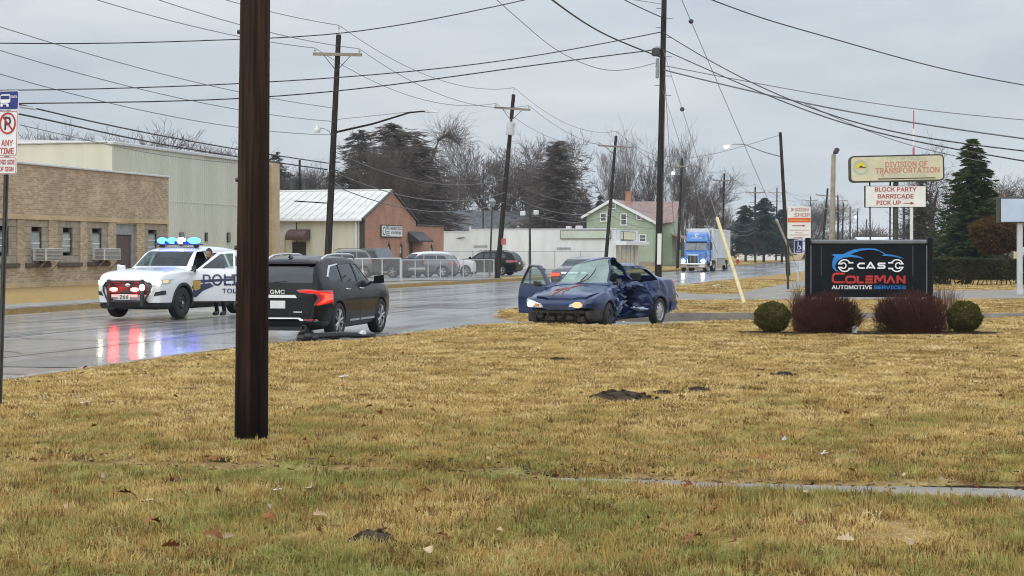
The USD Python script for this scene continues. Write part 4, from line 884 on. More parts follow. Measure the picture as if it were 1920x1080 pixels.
    for y0, y1, m_ in ((-.61, -.26, 'lamp_blue'), (-.16, .03, 'lamp_bluewhite'), (.09, .32, 'lamp_blue'), (.37, .61, 'lamp_blue')):
        part(lb, 'lamp', mv(T.icosphere(3, 1), (2.49, (y0 + y1) / 2, H + .145), s=(.17, (y1 - y0) / 2 - .005, .082)), m_, True)
    for y0, y1 in ((-.275, -.145), (.035, .085), (.32, .365)): part(lb, 'lens', bbox(2.37, 2.61, y0, y1, H + .063, H + .13, .02), 'lamp_blue_rim')
    # cabin
    cab = part(c, 'dashboard', cat(bbox(1.35, 1.85, -.80, .80, .80, 1.16, .08), box(1.3, 4.6, -.85, .85, .36, .42)), 'cabin_dark')
    part(cab, 'steering_wheel', mv(T.torus(.185, .017, 20, 8), (1.98, -.40, 1.08), ry=-1.15), 'plastic_black'); part(cab, 'papers', bbox(1.50, 1.66, -.42, -.10, 1.17, 1.185, .004), 'plate_white')
    for y in (-.42, .42): part(c, 'seat', seat(2.32, y, .52), 'seat_cloth', 30)
    part(c, 'rear_seat', cat(seat(3.3, -.42, .52), seat(3.3, .42, .52), seat(3.3, 0, .52)), 'seat_cloth', 30)
    part(c, 'partition', box(2.80, 2.83, -.70, .70, .7, 1.5), 'cabin_dark')
    ws = wheel(R, .245, .235, 5, 'steel')
    for x, y in ((xf, -.86), (xf, .86), (xr, -.86), (xr, .86)): add_wheel(c, ws, x, y, R, 'steel_dark', 'chrome')
    part(c, 'underside', cat(box(.4, 4.7, -.55, .55, .22, .30), box(.5, 1.2, -.7, .7, .26, .4)), 'plastic_black')
    for s_ in (-1, 1): part(c, 'tail_light', b.skin(side(n([(.93, .50), (.93, .68), (.99, .66), (1.01, .5)]), .6, 1.2) if s_ > 0 else side(n([(.93, .50), (.93, .68), (.99, .66), (1.01, .5)]), -1.2, -.6), .006, .01), 'red_lens')
    return c, axle, hv
police_car, pol_axle, pol_hv = police()
# --- black SUV seen from behind
def black_suv():
    L, W, H = 4.63, 1.84, 1.66; b = Body(SUV, L, W, H); R = .365; xf, xr = .905, 3.63; n = b.n; h2 = W / 2
    fw = [(-.74 * h2, .715 * H), (.74 * h2, .715 * H), (.645 * h2, .925 * H), (-.645 * h2, .925 * H)]
    rw = [(-.72 * h2, .685 * H), (.72 * h2, .685 * H), (.66 * h2, .90 * H), (-.66 * h2, .90 * H)]
    sw = [n([(.335, .685), (.428, .885), (.492, .90), (.492, .68)]), n([(.512, .68), (.512, .902), (.68, .895), (.69, .685)]), n([(.71, .69), (.70, .893), (.80, .865), (.865, .76), (.85, .71)])]
    sh, panes, lin, g = cut_shell(b, fw, rw, sw, [(xf, R, R + .05), (xr, R, R + .05)], .60, (.25 * L, .965 * L))
    hd = math.radians(13.0); hv = np.array([math.sin(hd), math.cos(hd)]); rt = np.array([hv[1], -hv[0]])
    rear = np.array([-3.43, 31.75]) - rt * (h2 - .02); nose = rear + hv * xr
    c = place('black SUV with glowing red tail lights and chrome trim stopped by the kerb', 'SUV', 'black_suv', nose, hd, -.03)
    fd = n([(.285, .20), (.285, .655), (.315, .675), (.418, .915), (.503, .932), (.503, .20)]); rd = n([(.508, .20), (.508, .932), (.685, .925), (.705, .66), (.715, .52), (.672, .40), (.655, .20)])
    tg = frontp([(-.70 * h2, .50), (-.80 * h2, .80), (-.77 * h2, 1.08), (-.70 * h2, .955 * H), (.70 * h2, .955 * H), (.77 * h2, 1.08), (.80 * h2, .80), (.70 * h2, .50)], .86 * L, 1.02 * L)
    rest = sh - sides(fd, .42, 1.4) - sides(rd, .42, 1.4)
    low = man(box(-1, 6, -2, 2, 0, .30))
    part(c, 'body', rest - tg, 'paint_black', 32); wheel_liners(c, lin, 'plastic_black')
    part(c, 'tailgate', rest ^ frontp(pgon([(-.70 * h2, .50), (-.80 * h2, .80), (-.77 * h2, 1.08), (-.70 * h2, .955 * H), (.70 * h2, .955 * H), (.77 * h2, 1.08), (.80 * h2, .80), (.70 * h2, .50)]).buffer(-.005), .86 * L, 1.02 * L), 'paint_black', 32)
    for k, v in panes.items(): part(c, k, v, 'glass_tint' if k == 'windscreen' else 'glass_dark')
    for s_ in (-1, 1):
        y0, y1 = (-1.4, -.42) if s_ < 0 else (.42, 1.4)
        for nm, dp, w, hxx in (('front_door', fd, sw[0], 2.12), ('rear_door', rd, sw[1], 2.98)):
            d = part(c, nm, sh ^ side(pgon(dp).buffer(-.004), y0, y1), 'paint_black', 32)
            part(d, 'window', g ^ side(pgon(w).buffer(.01), y0, y1), 'glass_tint' if nm == 'front_door' else 'glass_dark')
            part(d, 'handle', bbox(hxx, hxx + .21, s_ * h2 * .985 - .02, s_ * h2 * .985 + .022, .97, 1.0, .01), 'chrome')
            x0, x1 = (1.38, 2.30) if nm == 'front_door' else (2.37, 2.98)
            part(d, 'chrome_strip', b.skin(side([(x0, .335), (x1, .335), (x1, .375), (x0, .375)], y0, y1), .012, .0), 'chrome', 35)
        part(c, 'quarter_window', g ^ side(pgon(sw[2]).buffer(.01), y0, y1), 'glass_dark')
        tr = n([(.70, .905), (.80, .885), (.875, .755), (.865, .745), (.795, .868), (.70, .89)]); part(c, 'window_trim', b.skin(side(tr, y0, y1), .008, .0), 'chrome', 35)
        mi = Manifold.hull_points(np.array([(1.50, s_ * (h2 + .0), 1.06), (1.50, s_ * (h2 + .24), 1.08), (1.50, s_ * (h2 + .23), 1.25), (1.50, s_ * (h2 + .02), 1.22), (1.38, s_ * (h2 + .05), 1.09), (1.38, s_ * (h2 + .18), 1.10), (1.38, s_ * (h2 + .18), 1.21), (1.38, s_ * (h2 + .05), 1.2)])); part(c, 'mirror', cat(mi, box(1.43, 1.49, s_ * .82, s_ * (h2 + .04), 1.07, 1.11)), 'paint_black', 30)
        ry = .565; part(c, 'roof_rail', tube([(1.75, s_ * ry, H - .06), (1.82, s_ * ry, H - .005), (2.0, s_ * ry, H + .025), (2.9, s_ * (ry), H + .03), (3.45, s_ * ry, H + .0), (3.68, s_ * ry, H - .05), (3.76, s_ * ry, H - .11)], .022, 8), 'chrome', 40)
        # lamps: a hooked red lamp wrapping round the corner
        TLp = pgon([(s_ * .36, 1.0), (s_ * .60, 1.015), (s_ * .86, .99), (s_ * .98, .955), (s_ * .98, .74), (s_ * .80, .69), (s_ * .74, .71), (s_ * .80, .86), (s_ * .75, .92), (s_ * .44, .95)])
        t = part(c, 'tail_light', b.skin(frontp(TLp, 3.98, 4.8), .010, .02), 'red_lens', 40)
        core = pgon([(s_ * .42, .98), (s_ * .62, .992), (s_ * .84, .967), (s_ * .93, .925), (s_ * .94, .80), (s_ * .88, .73), (s_ * .79, .71), (s_ * .85, .80), (s_ * .86, .885), (s_ * .79, .94), (s_ * .48, .962)])
        part(t, 'lamp', b.skin(frontp(core, 4.05, 4.8), .018, .0), 'lamp_tail', 40); inn = core.buffer(-.022)
        if not inn.is_empty: part(t, 'lamp_core', b.skin(frontp(inn, 4.05, 4.8), .021, .0), 'lamp_tailhot', 40)
        part(c, 'reflector', b.skin(frontp(shapely.box(min(s_ * .52, s_ * .76), .405, max(s_ * .52, s_ * .76), .44), 4.1, 4.8), .016, .0), 'red_lens', 40)
        part(c, 'exhaust', mv(T.annulus(.045, .06, .12), (4.56, s_ * .52, .27), ry=math.pi / 2, s=1.0), 'steel_dark', 40)
    part(c, 'bumper_strip', b.skin(frontp([(-.80, .395), (-.78, .44), (-.5, .44), (-.45, .465), (.45, .465), (.5, .44), (.78, .44), (.80, .395), (.46, .395), (.42, .44), (-.42, .44), (-.46, .395)], 4.2, 4.8), .013, .0), 'chrome', 35)
    part(c, 'lower_bumper', b.skin(frontp([(-.9, .2), (.9, .2), (.86, .385), (-.86, .385)], 4.15, 4.8), .012, .02), 'plastic_black', 32)
    hb = part(c, 'tailgate_bar', b.skin(frontp([(-.40, .845), (.40, .845), (.36, .905), (-.36, .905)], 4.2, 4.8), .02, .0), 'chrome', 35)
    pl = part(c, 'number_plate', bbox(4.632, 4.650, -.155, .155, .64, .79, .005), 'plate_white')
    part(c, 'wiper', cat(tube([(4.52, -.26, 1.135), (4.50, .05, 1.16), (4.50, .14, 1.165)], .013, 6), bbox(4.47, 4.53, -.32, -.2, 1.12, 1.155, .01)), 'plastic_black')
    part(c, 'spoiler', b.skin(frontp(shapely.box(-.62, .905 * H, .62, .952 * H), 4.05, 4.5), .02, .005), 'paint_black', 35)
    def rear_text(s_, w, h, z, yc, x):
        t = text(s_, 0, 0, w, h, 0, .012, center=True); v = t.vertices.copy(); t.vertices = np.stack([x - v[:, 1], v[:, 0] + yc, v[:, 2] + z], 1); return t
    part(c, 'lettering', rear_text('GMC', .30, .075, .925, 0, 4.645), 'chrome'); part(c, 'lettering', rear_text('DENALI', .17, .03, .56, .42, 4.648), 'chrome')
    part(c, 'cabin', cat(bbox(1.35, 1.75, -.72, .72, .78, 1.10, .08), box(1.3, 4.3, -.8, .8, .34, .40)), 'cabin_dark')
    for y in (-.38, .38): part(c, 'seat', seat(2.15, y, .48), 'seat_cloth', 30)
    part(c, 'rear_seat', cat(seat(3.05, -.42, .48), seat(3.05, .42, .48), seat(3.05, 0, .48)), 'seat_cloth', 30)
    part(c, 'fin', mv(Manifold.hull_points(np.array([(0, -.03, 0), (0, .03, 0), (.17, -.03, 0), (.17, .03, 0), (.15, 0, .07), (.09, 0, .07)], float)), (3.85, 0, H - .045)), 'paint_black', 30)
    ws = wheel(R, .235, .255, 5, 'twin')
    for x, y in ((xf, -.80), (xf, .80), (xr, -.80), (xr, .80)): add_wheel(c, ws, x, y, R, 'rim_silver', 'rim_silver')
    part(c, 'underside', cat(box(.4, 4.4, -.55, .55, .20, .28)), 'plastic_black')
    return c
black_suv()

# --- the wrecked blue car: whole body built, then crushed on its left side
def wreck():
    L, W, H = 4.35, 1.72, 1.43; b = Body(SED, L, W, H); R = .30; xf, xr = .80, 3.40; n = b.n; h2 = W / 2
    fw = [(-.755 * h2, .69 * H), (.755 * h2, .69 * H), (.62 * h2, .945 * H), (-.62 * h2, .945 * H)]
    rw = [(-.68 * h2, .77 * H), (.68 * h2, .77 * H), (.60 * h2, .93 * H), (-.60 * h2, .93 * H)]
    sw = [n([(.335, .66), (.43, .87), (.47, .915), (.535, .925), (.545, .67)]), n([(.565, .67), (.555, .925), (.64, .92), (.72, .875), (.765, .80), (.775, .70)])]
    sh, panes, lin, g = cut_shell(b, fw, rw, sw, [(xf, R, R + .055), (xr, R, R + .05)], .58, (.26 * L, .80 * L), .36, .05)
    hd = math.radians(180 + 29.0); hv = np.array([math.sin(hd), math.cos(hd)]); left = np.array([hv[1], -hv[0]]) * -1     # left of the car
    axle = np.array([1.30, 34.05]); nose = axle + hv * xf
    c = place('wrecked dark blue car with its side caved in and headlights on', 'wrecked car', 'wrecked_car', nose, hd, .03, ry=math.radians(-.6))
    nz = lambda p, s_, k: meshkit.fbm(p * s_, 3, k) - .5
    def crush(m, amt=1.0, crum=1.0):
        m = man(m).refine_to_length(.055); m = tm(m); v = m.vertices.copy(); x, y, z = v.T
        lft = sstep(.35, -.75, y)
        bx_ = np.exp(-((x - 2.1) / .68) ** 2); bz_ = .45 + .55 * sstep(1.25, .55, z)
        push = .60 * bx_ * bz_ * sstep(.1, -.7, y) * amt
        y = y + push
        k = crum * bx_ * lft * sstep(1.15, .85, z)
        rg = np.abs(nz(v, 3.4, 21)) * 2; y = y + .62 * k * (rg - .35) + .34 * k * nz(v, 8., 4); z = z + .40 * k * nz(v, 4.5, 2); x = x + .34 * k * nz(v, 4.5, 3)
        cr = crum * np.exp(-((x - 2.3) / 1.05) ** 2) * lft; y = y + .26 * cr * (np.abs(nz(v, 2.6, 8)) * 2 - .3)
        # roof buckled up into a ridge above the struck door
        up = np.exp(-((x - 1.98) / .30) ** 2) * sstep(.85, -.5, y) * sstep(1.0, 1.3, z) * amt; z = z + .19 * up
        z = z - .05 * np.exp(-((x - 2.5) / .4) ** 2) * sstep(.4, -.5, y) * sstep(1.0, 1.3, z) * amt
        # the body bent round the blow
        bend = -.035 * (x - 2.1) ** 2 * sstep(0, 1.5, np.abs(x - 2.1)) * amt * .6; y = y + bend
        # hood and nose shaken
        hdm = sstep(1.2, .4, x) * sstep(.6, .8, z); z = z + .05 * hdm * nz(v, 2.6, 5) * crum
        m.vertices = np.stack([x, y, z], 1); return m
    fd = n([(.285, .20), (.285, .61), (.31, .655), (.425, .90), (.46, .94), (.55, .955), (.555, .20)]); rd = n([(.56, .20), (.556, .955), (.66, .945), (.735, .90), (.79, .80), (.795, .66), (.77, .55), (.70, .40), (.675, .20)])
    eng = man(box(-.3, .42, -.66, .66, .1, .50)) + man(box(-.3, .16, -.40, .40, .1, .535))
    skirt = frontp([(-.95, .1), (.95, .1), (.95, .50), (.48, .515), (.30, .47), (-.30, .47), (-.48, .515), (-.95, .50)], -.3, .34)
    rest = sh - sides(fd, .38, 1.4) - sides(rd, .38, 1.4)
    hood_p = topp([(1.26, -.70), (1.26, .70), (.55, .72), (.10, .58), (.04, .3), (.04, -.3), (.10, -.58), (.55, -.72)], .4, 1.2)
    hood_cut = topp(pgon([(1.26, -.70), (1.26, .70), (.55, .72), (.10, .58), (.04, .3), (.04, -.3), (.10, -.58), (.55, -.72)]).buffer(.006), .585, 1.2)
    part(c, 'body', crush(rest - skirt - (hood_cut ^ man(box(-1, 1.3, -1, 1, .585, 1.3)))), 'paint_blue', 28)
    hd_m = crush((b.loft(0) - b.loft(-.03)) ^ hood_p ^ man(box(-1, 1.3, -1, 1, .575, 1.3)))
    v = hd_m.vertices; v[:, 2] += .05 * sstep(.9, .1, v[:, 0]) - .022 * np.abs(v[:, 1]); hd_m.vertices = v
    hp = part(c, 'hood', hd_m, 'paint_blue', 28)
    sg = np.random.default_rng(4)
    for k, (pts) in enumerate(([(1.22, -.02), (.95, .08), (.70, .14), (.45, .30)], [(1.15, .06), (.88, .10), (.62, .20), (.30, .18), (.10, .22)], [(.85, .12), (.60, .04), (.40, .06), (.16, .0)], [(.95, .06), (.75, .22), (.62, .34)])):
        P_ = np.array(pts); pg = LineString(P_).buffer(.022 if k < 2 else .014); q = crush((b.loft(.004) - b.loft(-.002)) ^ topp(pg, .5, 1.2)); vv = q.vertices; vv[:, 2] += .05 * sstep(.9, .1, vv[:, 0]) - .022 * np.abs(vv[:, 1]) + .003; q.vertices = vv; part(hp, 'fluid_streak', q, 'rust_streak', 28)
    wheel_liners(c, lin, 'engine_grime', crush)
    ws_ = crush(panes['windscreen'], 1, .2); part(c, 'windscreen', ws_, 'glass_crazed_pane', 40, label='crazed pale green windscreen')
    part(c, 'rear_window', crush(panes['rear_window'], 1, 0), 'glass_tint')
    part(c, 'wiper', crush(cat(tube([(1.30, .25, .955), (1.42, -.05, 1.06), (1.62, -.20, 1.26)], .012, 6), tube([(1.28, .05, .95), (1.40, .12, 1.03), (1.55, .02, 1.16)], .012, 6)), 1, 0), 'plastic_black')
    # left doors, smashed
    part(c, 'front_door', crush(sh ^ side(pgon(fd).buffer(-.004), -1.4, -.38), 1.15, 1.7), 'paint_blue', 25, label='crushed front door')
    d = part(c, 'rear_door', crush(sh ^ side(pgon(rd).buffer(-.004), -1.4, -.38), 1.05, 1.2), 'paint_blue', 25, label='crumpled rear door')
    tp = [((1.62, .42), .30, .20), ((1.78, .55), .22, .26), ((1.95, .36), .34, .14), ((2.15, .50), .24, .12), ((2.35, .34), .30, .10), ((1.86, .72), .12, .10)]
    tp += [((1.72, .34), .42, .16), ((1.60, .50), .26, .28), ((1.98, .44), .30, .22), ((2.5, .42), .34, .10), ((1.80, .95), .10, .16)]
    for k, ((x, z), w, h) in enumerate(tp):
        pts = np.array([(x + sg.uniform(-w, w) * .5, z + sg.uniform(-h, h) * .6) for _ in range(7)]); hull = Polygon(pts).convex_hull
        m = crush((b.loft(.018) - b.loft(.004)) ^ side(hull, -1.4, -.4), 1.05, 1.9); part(c, 'torn_panel', m, 'bare_metal' if k in (0, 1, 4, 6, 7) else ('engine_grime' if k == 10 else 'paint_blue'), 20)
    for s_, xx in ((1, 0),):
        part(c, 'rear_door', sh ^ side(pgon(rd).buffer(-.004), .38, 1.4), 'paint_blue', 32)
        # right front door open towards the road
        hx, hy, op = .288 * L, .80, math.radians(62)
        def sw_(m):
            m = tm(m).copy(); v = m.vertices - [hx, hy, 0]; cs, sn = math.cos(op), math.sin(op); m.vertices = np.stack([v[:, 0] * cs - v[:, 1] * sn + hx, v[:, 0] * sn + v[:, 1] * cs + hy, v[:, 2]], 1); return m
        d = part(c, 'front_door', sw_(sh ^ side(pgon(fd).buffer(-.004), .38, 1.4)), 'paint_blue', 32, label='passenger door standing open')
        part(d, 'window', sw_(g ^ side(pgon(sw[0]).buffer(.012), .38, 1.4)), 'glass_tint')
        part(d, 'frame', sw_(side(pgon(sw[0]).buffer(.03).difference(pgon(sw[0])), .38, 1.4) ^ (b.loft(.004) - b.loft(-.03))), 'plastic_black', 30)
        part(d, 'mirror', sw_(cat(Manifold.hull_points(np.array([(1.50, .84, .90), (1.50, 1.06, .91), (1.50, 1.05, 1.03), (1.50, .86, 1.02), (1.40, .88, .92), (1.40, 1.0, .93), (1.40, 1.0, 1.0)])))), 'plastic_black', 30)
    part(c, 'rear_window_trim', crush((b.loft(.004) - b.loft(-.03)) ^ side(pgon(sw[1]).buffer(.035).difference(pgon(sw[1])), -1.4, -.4), 1.05, .4), 'plastic_black', 28)
    # front: bumper gone, beam and radiator bare
    e = part(c, 'radiator', bbox(.22, .30, -.50, .50, .22, .55, .02), 'engine_grime'); part(e, 'fins', cat(*[box(.205, .219, -.48, .48, z, z + .012) for z in np.arange(.25, .54, .035)]), 'steel_dark')
    part(c, 'bumper_beam', cat(bbox(.06, .15, -.62, .62, .38, .47, .02), bbox(.10, .5, -.50, -.42, .33, .45, .01), bbox(.10, .5, .42, .50, .33, .45, .01)), 'engine_grime')
    part(c, 'engine_debris', cat(*[bbox(x, x + w, y, y + w * 1.2, z, z + h, .02) for x, y, z, w, h in ((.1, -.35, .25, .14, .1), (.14, .1, .22, .2, .12), (.08, .35, .28, .12, .16), (.12, -.62, .20, .16, .14), (.2, .55, .2, .18, .2), (.05, -.1, .27, .08, .07))], *[tube([(.06, y, .5), (.02, y + .05, .36), (.08, y + .1, .22)], .012, 5) for y in (-.5, -.2, .15, .42)], box(.3, 1.1, -.6, .6, .16, .5)), 'engine_grime')
    part(c, 'hanging_panel', crush((b.loft(.0) - b.loft(-.02)) ^ frontp([(-.86, .24), (-.62, .22), (-.58, .44), (-.84, .48)], -.2, .45), 1, 3), 'engine_grime', 25)
    for s_ in (-1, 1):
        hl = pgon([(s_ * a, z) for a, z in ((.28, .50), (.32, .585), (.56, .66), (.85, .715), (.87, .66), (.80, .56), (.56, .50))])
        p = part(c, 'headlight', b.skin(frontp(hl, -.3, .62), .008, .03), 'glass_lens', 40)
        part(p, 'reflector', b.skin(frontp(hl.buffer(-.01), -.3, .6), .001, .02), 'chrome', 40)
        q = affinity.scale(Point(s_ * (.50 if s_ < 0 else .60), .575).buffer(.062), 1.7 if s_ < 0 else 1.3, 1.0); part(p, 'lamp', b.skin(frontp(q.intersection(hl.buffer(.01)), -.3, .6), .016, .0), 'lamp_headwarm' if s_ < 0 else 'lamp_warm')
        if s_ > 0: part(p, 'indicator', b.skin(frontp(pgon([(.40, .53), (.48, .535), (.48, .60), (.39, .58)]), -.3, .6), .012, .0), 'amber_lens')
    part(c, 'nose_slot', crush(b.skin(frontp(pgon([(-.34, .53), (.34, .53), (.30, .50), (-.30, .50)]), -.3, .3), .004, .02), 1, .2), 'plastic_black', 30)
    part(c, 'cabin', cat(bbox(1.2, 1.6, -.35, .72, .62, .92, .06), box(1.2, 3.4, -.5, .76, .30, .36)), 'cabin_dark')
    part(c, 'seat', seat(2.0, .36, .34, .5, .62), 'seat_cloth', 30); part(c, 'seat', mv(seat(2.0, -.02, .34, .5, .62), rz=.1), 'seat_cloth', 30, label='seat shoved aside')
    part(c, 'rear_seat', cat(seat(2.85, -.3, .36, .55, .55), seat(2.85, .3, .36, .55, .55)), 'seat_cloth', 30)
    part(c, 'trim_strip', tube([(2.15, -.35, .98), (2.4, -.52, .9), (2.75, -.66, .92)], .014, 5), 'bare_metal')
    ws1 = wheel(R, .19, .185, 5, 'steel'); ws2 = wheel(R, .19, .205, 5, 'cap')
    add_wheel(c, ws1, xf, -.77, R, 'steel_dark', 'steel_dark', .22); add_wheel(c, ws1, xf, .77, R, 'steel_dark', 'steel_dark', .15)
    add_wheel(c, ws2, xr, -.79, R, 'rim_silver', 'rim_silver'); add_wheel(c, ws2, xr, .74, R, 'rim_silver', 'rim_silver')
    for s_ in (-1, 1): part(c, 'tail_light', crush(b.skin(side(n([(.955, .55), (.94, .68), (1.0, .68), (1.02, .55)]), *((-1.2, -.45) if s_ < 0 else (.45, 1.2))), .006, .01), 1, 0), 'red_lens', 40)
    part(c, 'bumper', crush(b.skin(man(box(3.9, 4.6, -1, 1, .30, .52)), .025, .02), 1, 0), 'paint_blue', 30)
    part(c, 'underside', box(.5, 4.0, -.45, .55, .16, .24), 'engine_grime')
    for k in range(5): part(c, 'hanging_shred', tm(tube([(4.2 + .03 * k, -.80 + .02 * k, .72 - .06 * k), (4.36, -.86 + .02 * k, .66 - .07 * k), (4.42, -.88, .58 - .07 * k)], .012, 4)), 'plate_white' if k % 2 else 'plastic_black')
    return c
wreck()
# --- other cars
def plain_car(name, label, catg, tmpl, L, W, H, nose, hd, paint, group=None, z=0.0, tails=False, rail=False, ws=None, glass='glass_dark'):
    b = Body(tmpl, L, W, H); n = b.n; h2 = W / 2; suv = tmpl is SUV
    R = .36 if suv else .32; xf, xr = (.195 * L, .783 * L) if suv else (.19 * L, .785 * L)
    k = (.715, .925, .645, .70, .90) if suv else (.69, .945, .62, .77, .93)
    fw = [(-.75 * h2, k[0] * H), (.75 * h2, k[0] * H), (k[2] * h2, k[1] * H), (-k[2] * h2, k[1] * H)]; rw = [(-.68 * h2, k[3] * H), (.68 * h2, k[3] * H), (.61 * h2, k[4] * H), (-.61 * h2, k[4] * H)]
    sw = [n([(.335, .685), (.428, .885), (.492, .90), (.492, .68)]), n([(.512, .68), (.512, .902), (.68, .90), (.69, .69)]), n([(.71, .70), (.70, .898), (.81, .885), (.85, .75), (.84, .71)])] if suv else [n([(.335, .66), (.43, .87), (.47, .915), (.535, .925), (.545, .67)]), n([(.565, .67), (.555, .925), (.64, .92), (.72, .875), (.765, .80), (.775, .70)])]
    sh, panes, lin, g = cut_shell(b, fw, rw, sw, [(xf, R, R + .05), (xr, R, R + .05)], .58, (.25 * L, (.965 if suv else .8) * L), .36)
    c = place(label, catg, name, nose, hd, z, group)
    part(c, 'body', sh, paint, 32); wheel_liners(c, lin, 'plastic_black')
    for q, v in panes.items(): part(c, q, v, glass)
    for w in sw:
        for y0, y1 in ((-1.4, -.3), (.3, 1.4)): part(c, 'window', g ^ side(pgon(w).buffer(.01), y0, y1), glass)
    part(c, 'lower_trim', b.skin(man(box(-1, 6, -2, 2, 0, .32)), .008, .01) - ycyl(xf, R, R + .05, -2, 2) - ycyl(xr, R, R + .05, -2, 2), 'plastic_black', 32)
    part(c, 'grille', b.skin(frontp(shapely.box(-.42, .42, .42, .60 if suv else .54), -.5, .4), .006, .02), 'plastic_black', 30)
    for s_ in (-1, 1):
        z0 = .44 * H if suv else .41 * H
        part(c, 'headlight', b.skin(frontp([(s_ * .46, z0), (s_ * .50, z0 + .13), (s_ * .86, z0 + .15), (s_ * .86, z0 + .03)], -.5, .6), .006, .01), 'glass_lens', 40)
        zt = .53 * H
        t = part(c, 'tail_light', b.skin(frontp([(s_ * .50, zt), (s_ * .50, zt + .13), (s_ * .95, zt + .15), (s_ * .95, zt - .02)], .86 * L, 1.05 * L), .008, .01), 'red_lens', 40)
        if tails: part(t, 'lamp', b.skin(frontp([(s_ * .53, zt + .02), (s_ * .53, zt + .11), (s_ * .88, zt + .12), (s_ * .88, zt + .0)], .86 * L, 1.05 * L), .014, .0), 'lamp_tailhot', 40)
        part(c, 'mirror', cat(Manifold.hull_points(np.array([(.315 * L, s_ * h2, .66 * H), (.315 * L, s_ * (h2 + .2), .67 * H), (.315 * L, s_ * (h2 + .2), .76 * H), (.315 * L, s_ * h2, .75 * H), (.29 * L, s_ * (h2 + .04), .68 * H), (.29 * L, s_ * (h2 + .15), .68 * H), (.29 * L, s_ * (h2 + .15), .74 * H)], float))), paint, 30)
        if rail: part(c, 'roof_rail', tube([(.40 * L, s_ * .56, H - .06), (.44 * L, s_ * .56, H + .02), (.75 * L, s_ * .56, H + .02), (.80 * L, s_ * .56, H - .06)], .02, 6), 'plastic_black')
    part(c, 'number_plate', bbox(L - .005, L + .012, -.15, .15, .45 * H, .45 * H + .14, .004), 'plate_white')
    if tails: part(c, 'chrome_bar', b.skin(frontp(shapely.box(-.46, .60 * H, .46, .635 * H), .9 * L, 1.05 * L), .015, 0), 'chrome', 35)
    part(c, 'cabin', box(.27 * L, .8 * L, -.7, .7, .34, .40), 'cabin_dark'); part(c, 'dashboard', bbox(.27 * L, .34 * L, -.68, .68, .5, .64 * H, .05), 'cabin_dark')
    for y in (-.36, .36): part(c, 'seat', seat(.46 * L, y, .40, .48, .62), 'seat_cloth', 30)
    part(c, 'rear_seat', cat(seat(.64 * L, -.36, .40, .5, .55), seat(.64 * L, .36, .40, .5, .55)), 'seat_cloth', 30)
    part(c, 'underside', box(.1 * L, .93 * L, -.55, .55, .20, .28), 'plastic_black')
    ws = ws or wheel(R, .22, R * .66, 5, 'spoke')
    for x, y in ((xf, -.43 * W), (xf, .43 * W), (xr, -.43 * W), (xr, .43 * W)): add_wheel(c, ws, x, y, R)
    return c
RH = TH       # bearing of the road
hv = np.array([ST, CT])
plain_car('sedan', 'dark sedan with red tail lights in the lane behind the wrecked blue car', 'car', SED, 4.75, 1.86, 1.47, np.array([2.3, 57.0]) + hv * 4.7, RH + .02, 'paint_charcoal', z=.02, tails=True)
zl = .17
plain_car('hatchback', 'grey hatchback parked behind the chain link fence by the orange brick front', 'car', SUV, 4.2, 1.78, 1.50, ((736 - 960) / F * 101, 101.0), math.radians(-84), 'paint_grey', z=zl + float(zg(101)))
plain_car('white_suv', 'white SUV parked between the grey hatchback and the black SUV', 'car', SUV, 4.5, 1.84, 1.65, ((884 - 960) / F * 106, 104.4), math.radians(60), 'paint_white', z=zl + float(zg(106)))
plain_car('dark_suv', 'black SUV with roof rails parked nearest the white shop', 'car', SUV, 4.7, 1.88, 1.72, ((856 - 960) / F * 112.5, 112.5), math.radians(-70), 'paint_black', z=zl + float(zg(112)), rail=True)
plain_car('dark_suv', 'grey SUV whose roof shows over the black SUV on the road', 'car', SUV, 4.7, 1.9, 1.75, ((580 - 960) / F * 100, 98.5), math.radians(-86), 'paint_grey', z=zl + float(zg(100)), rail=True)
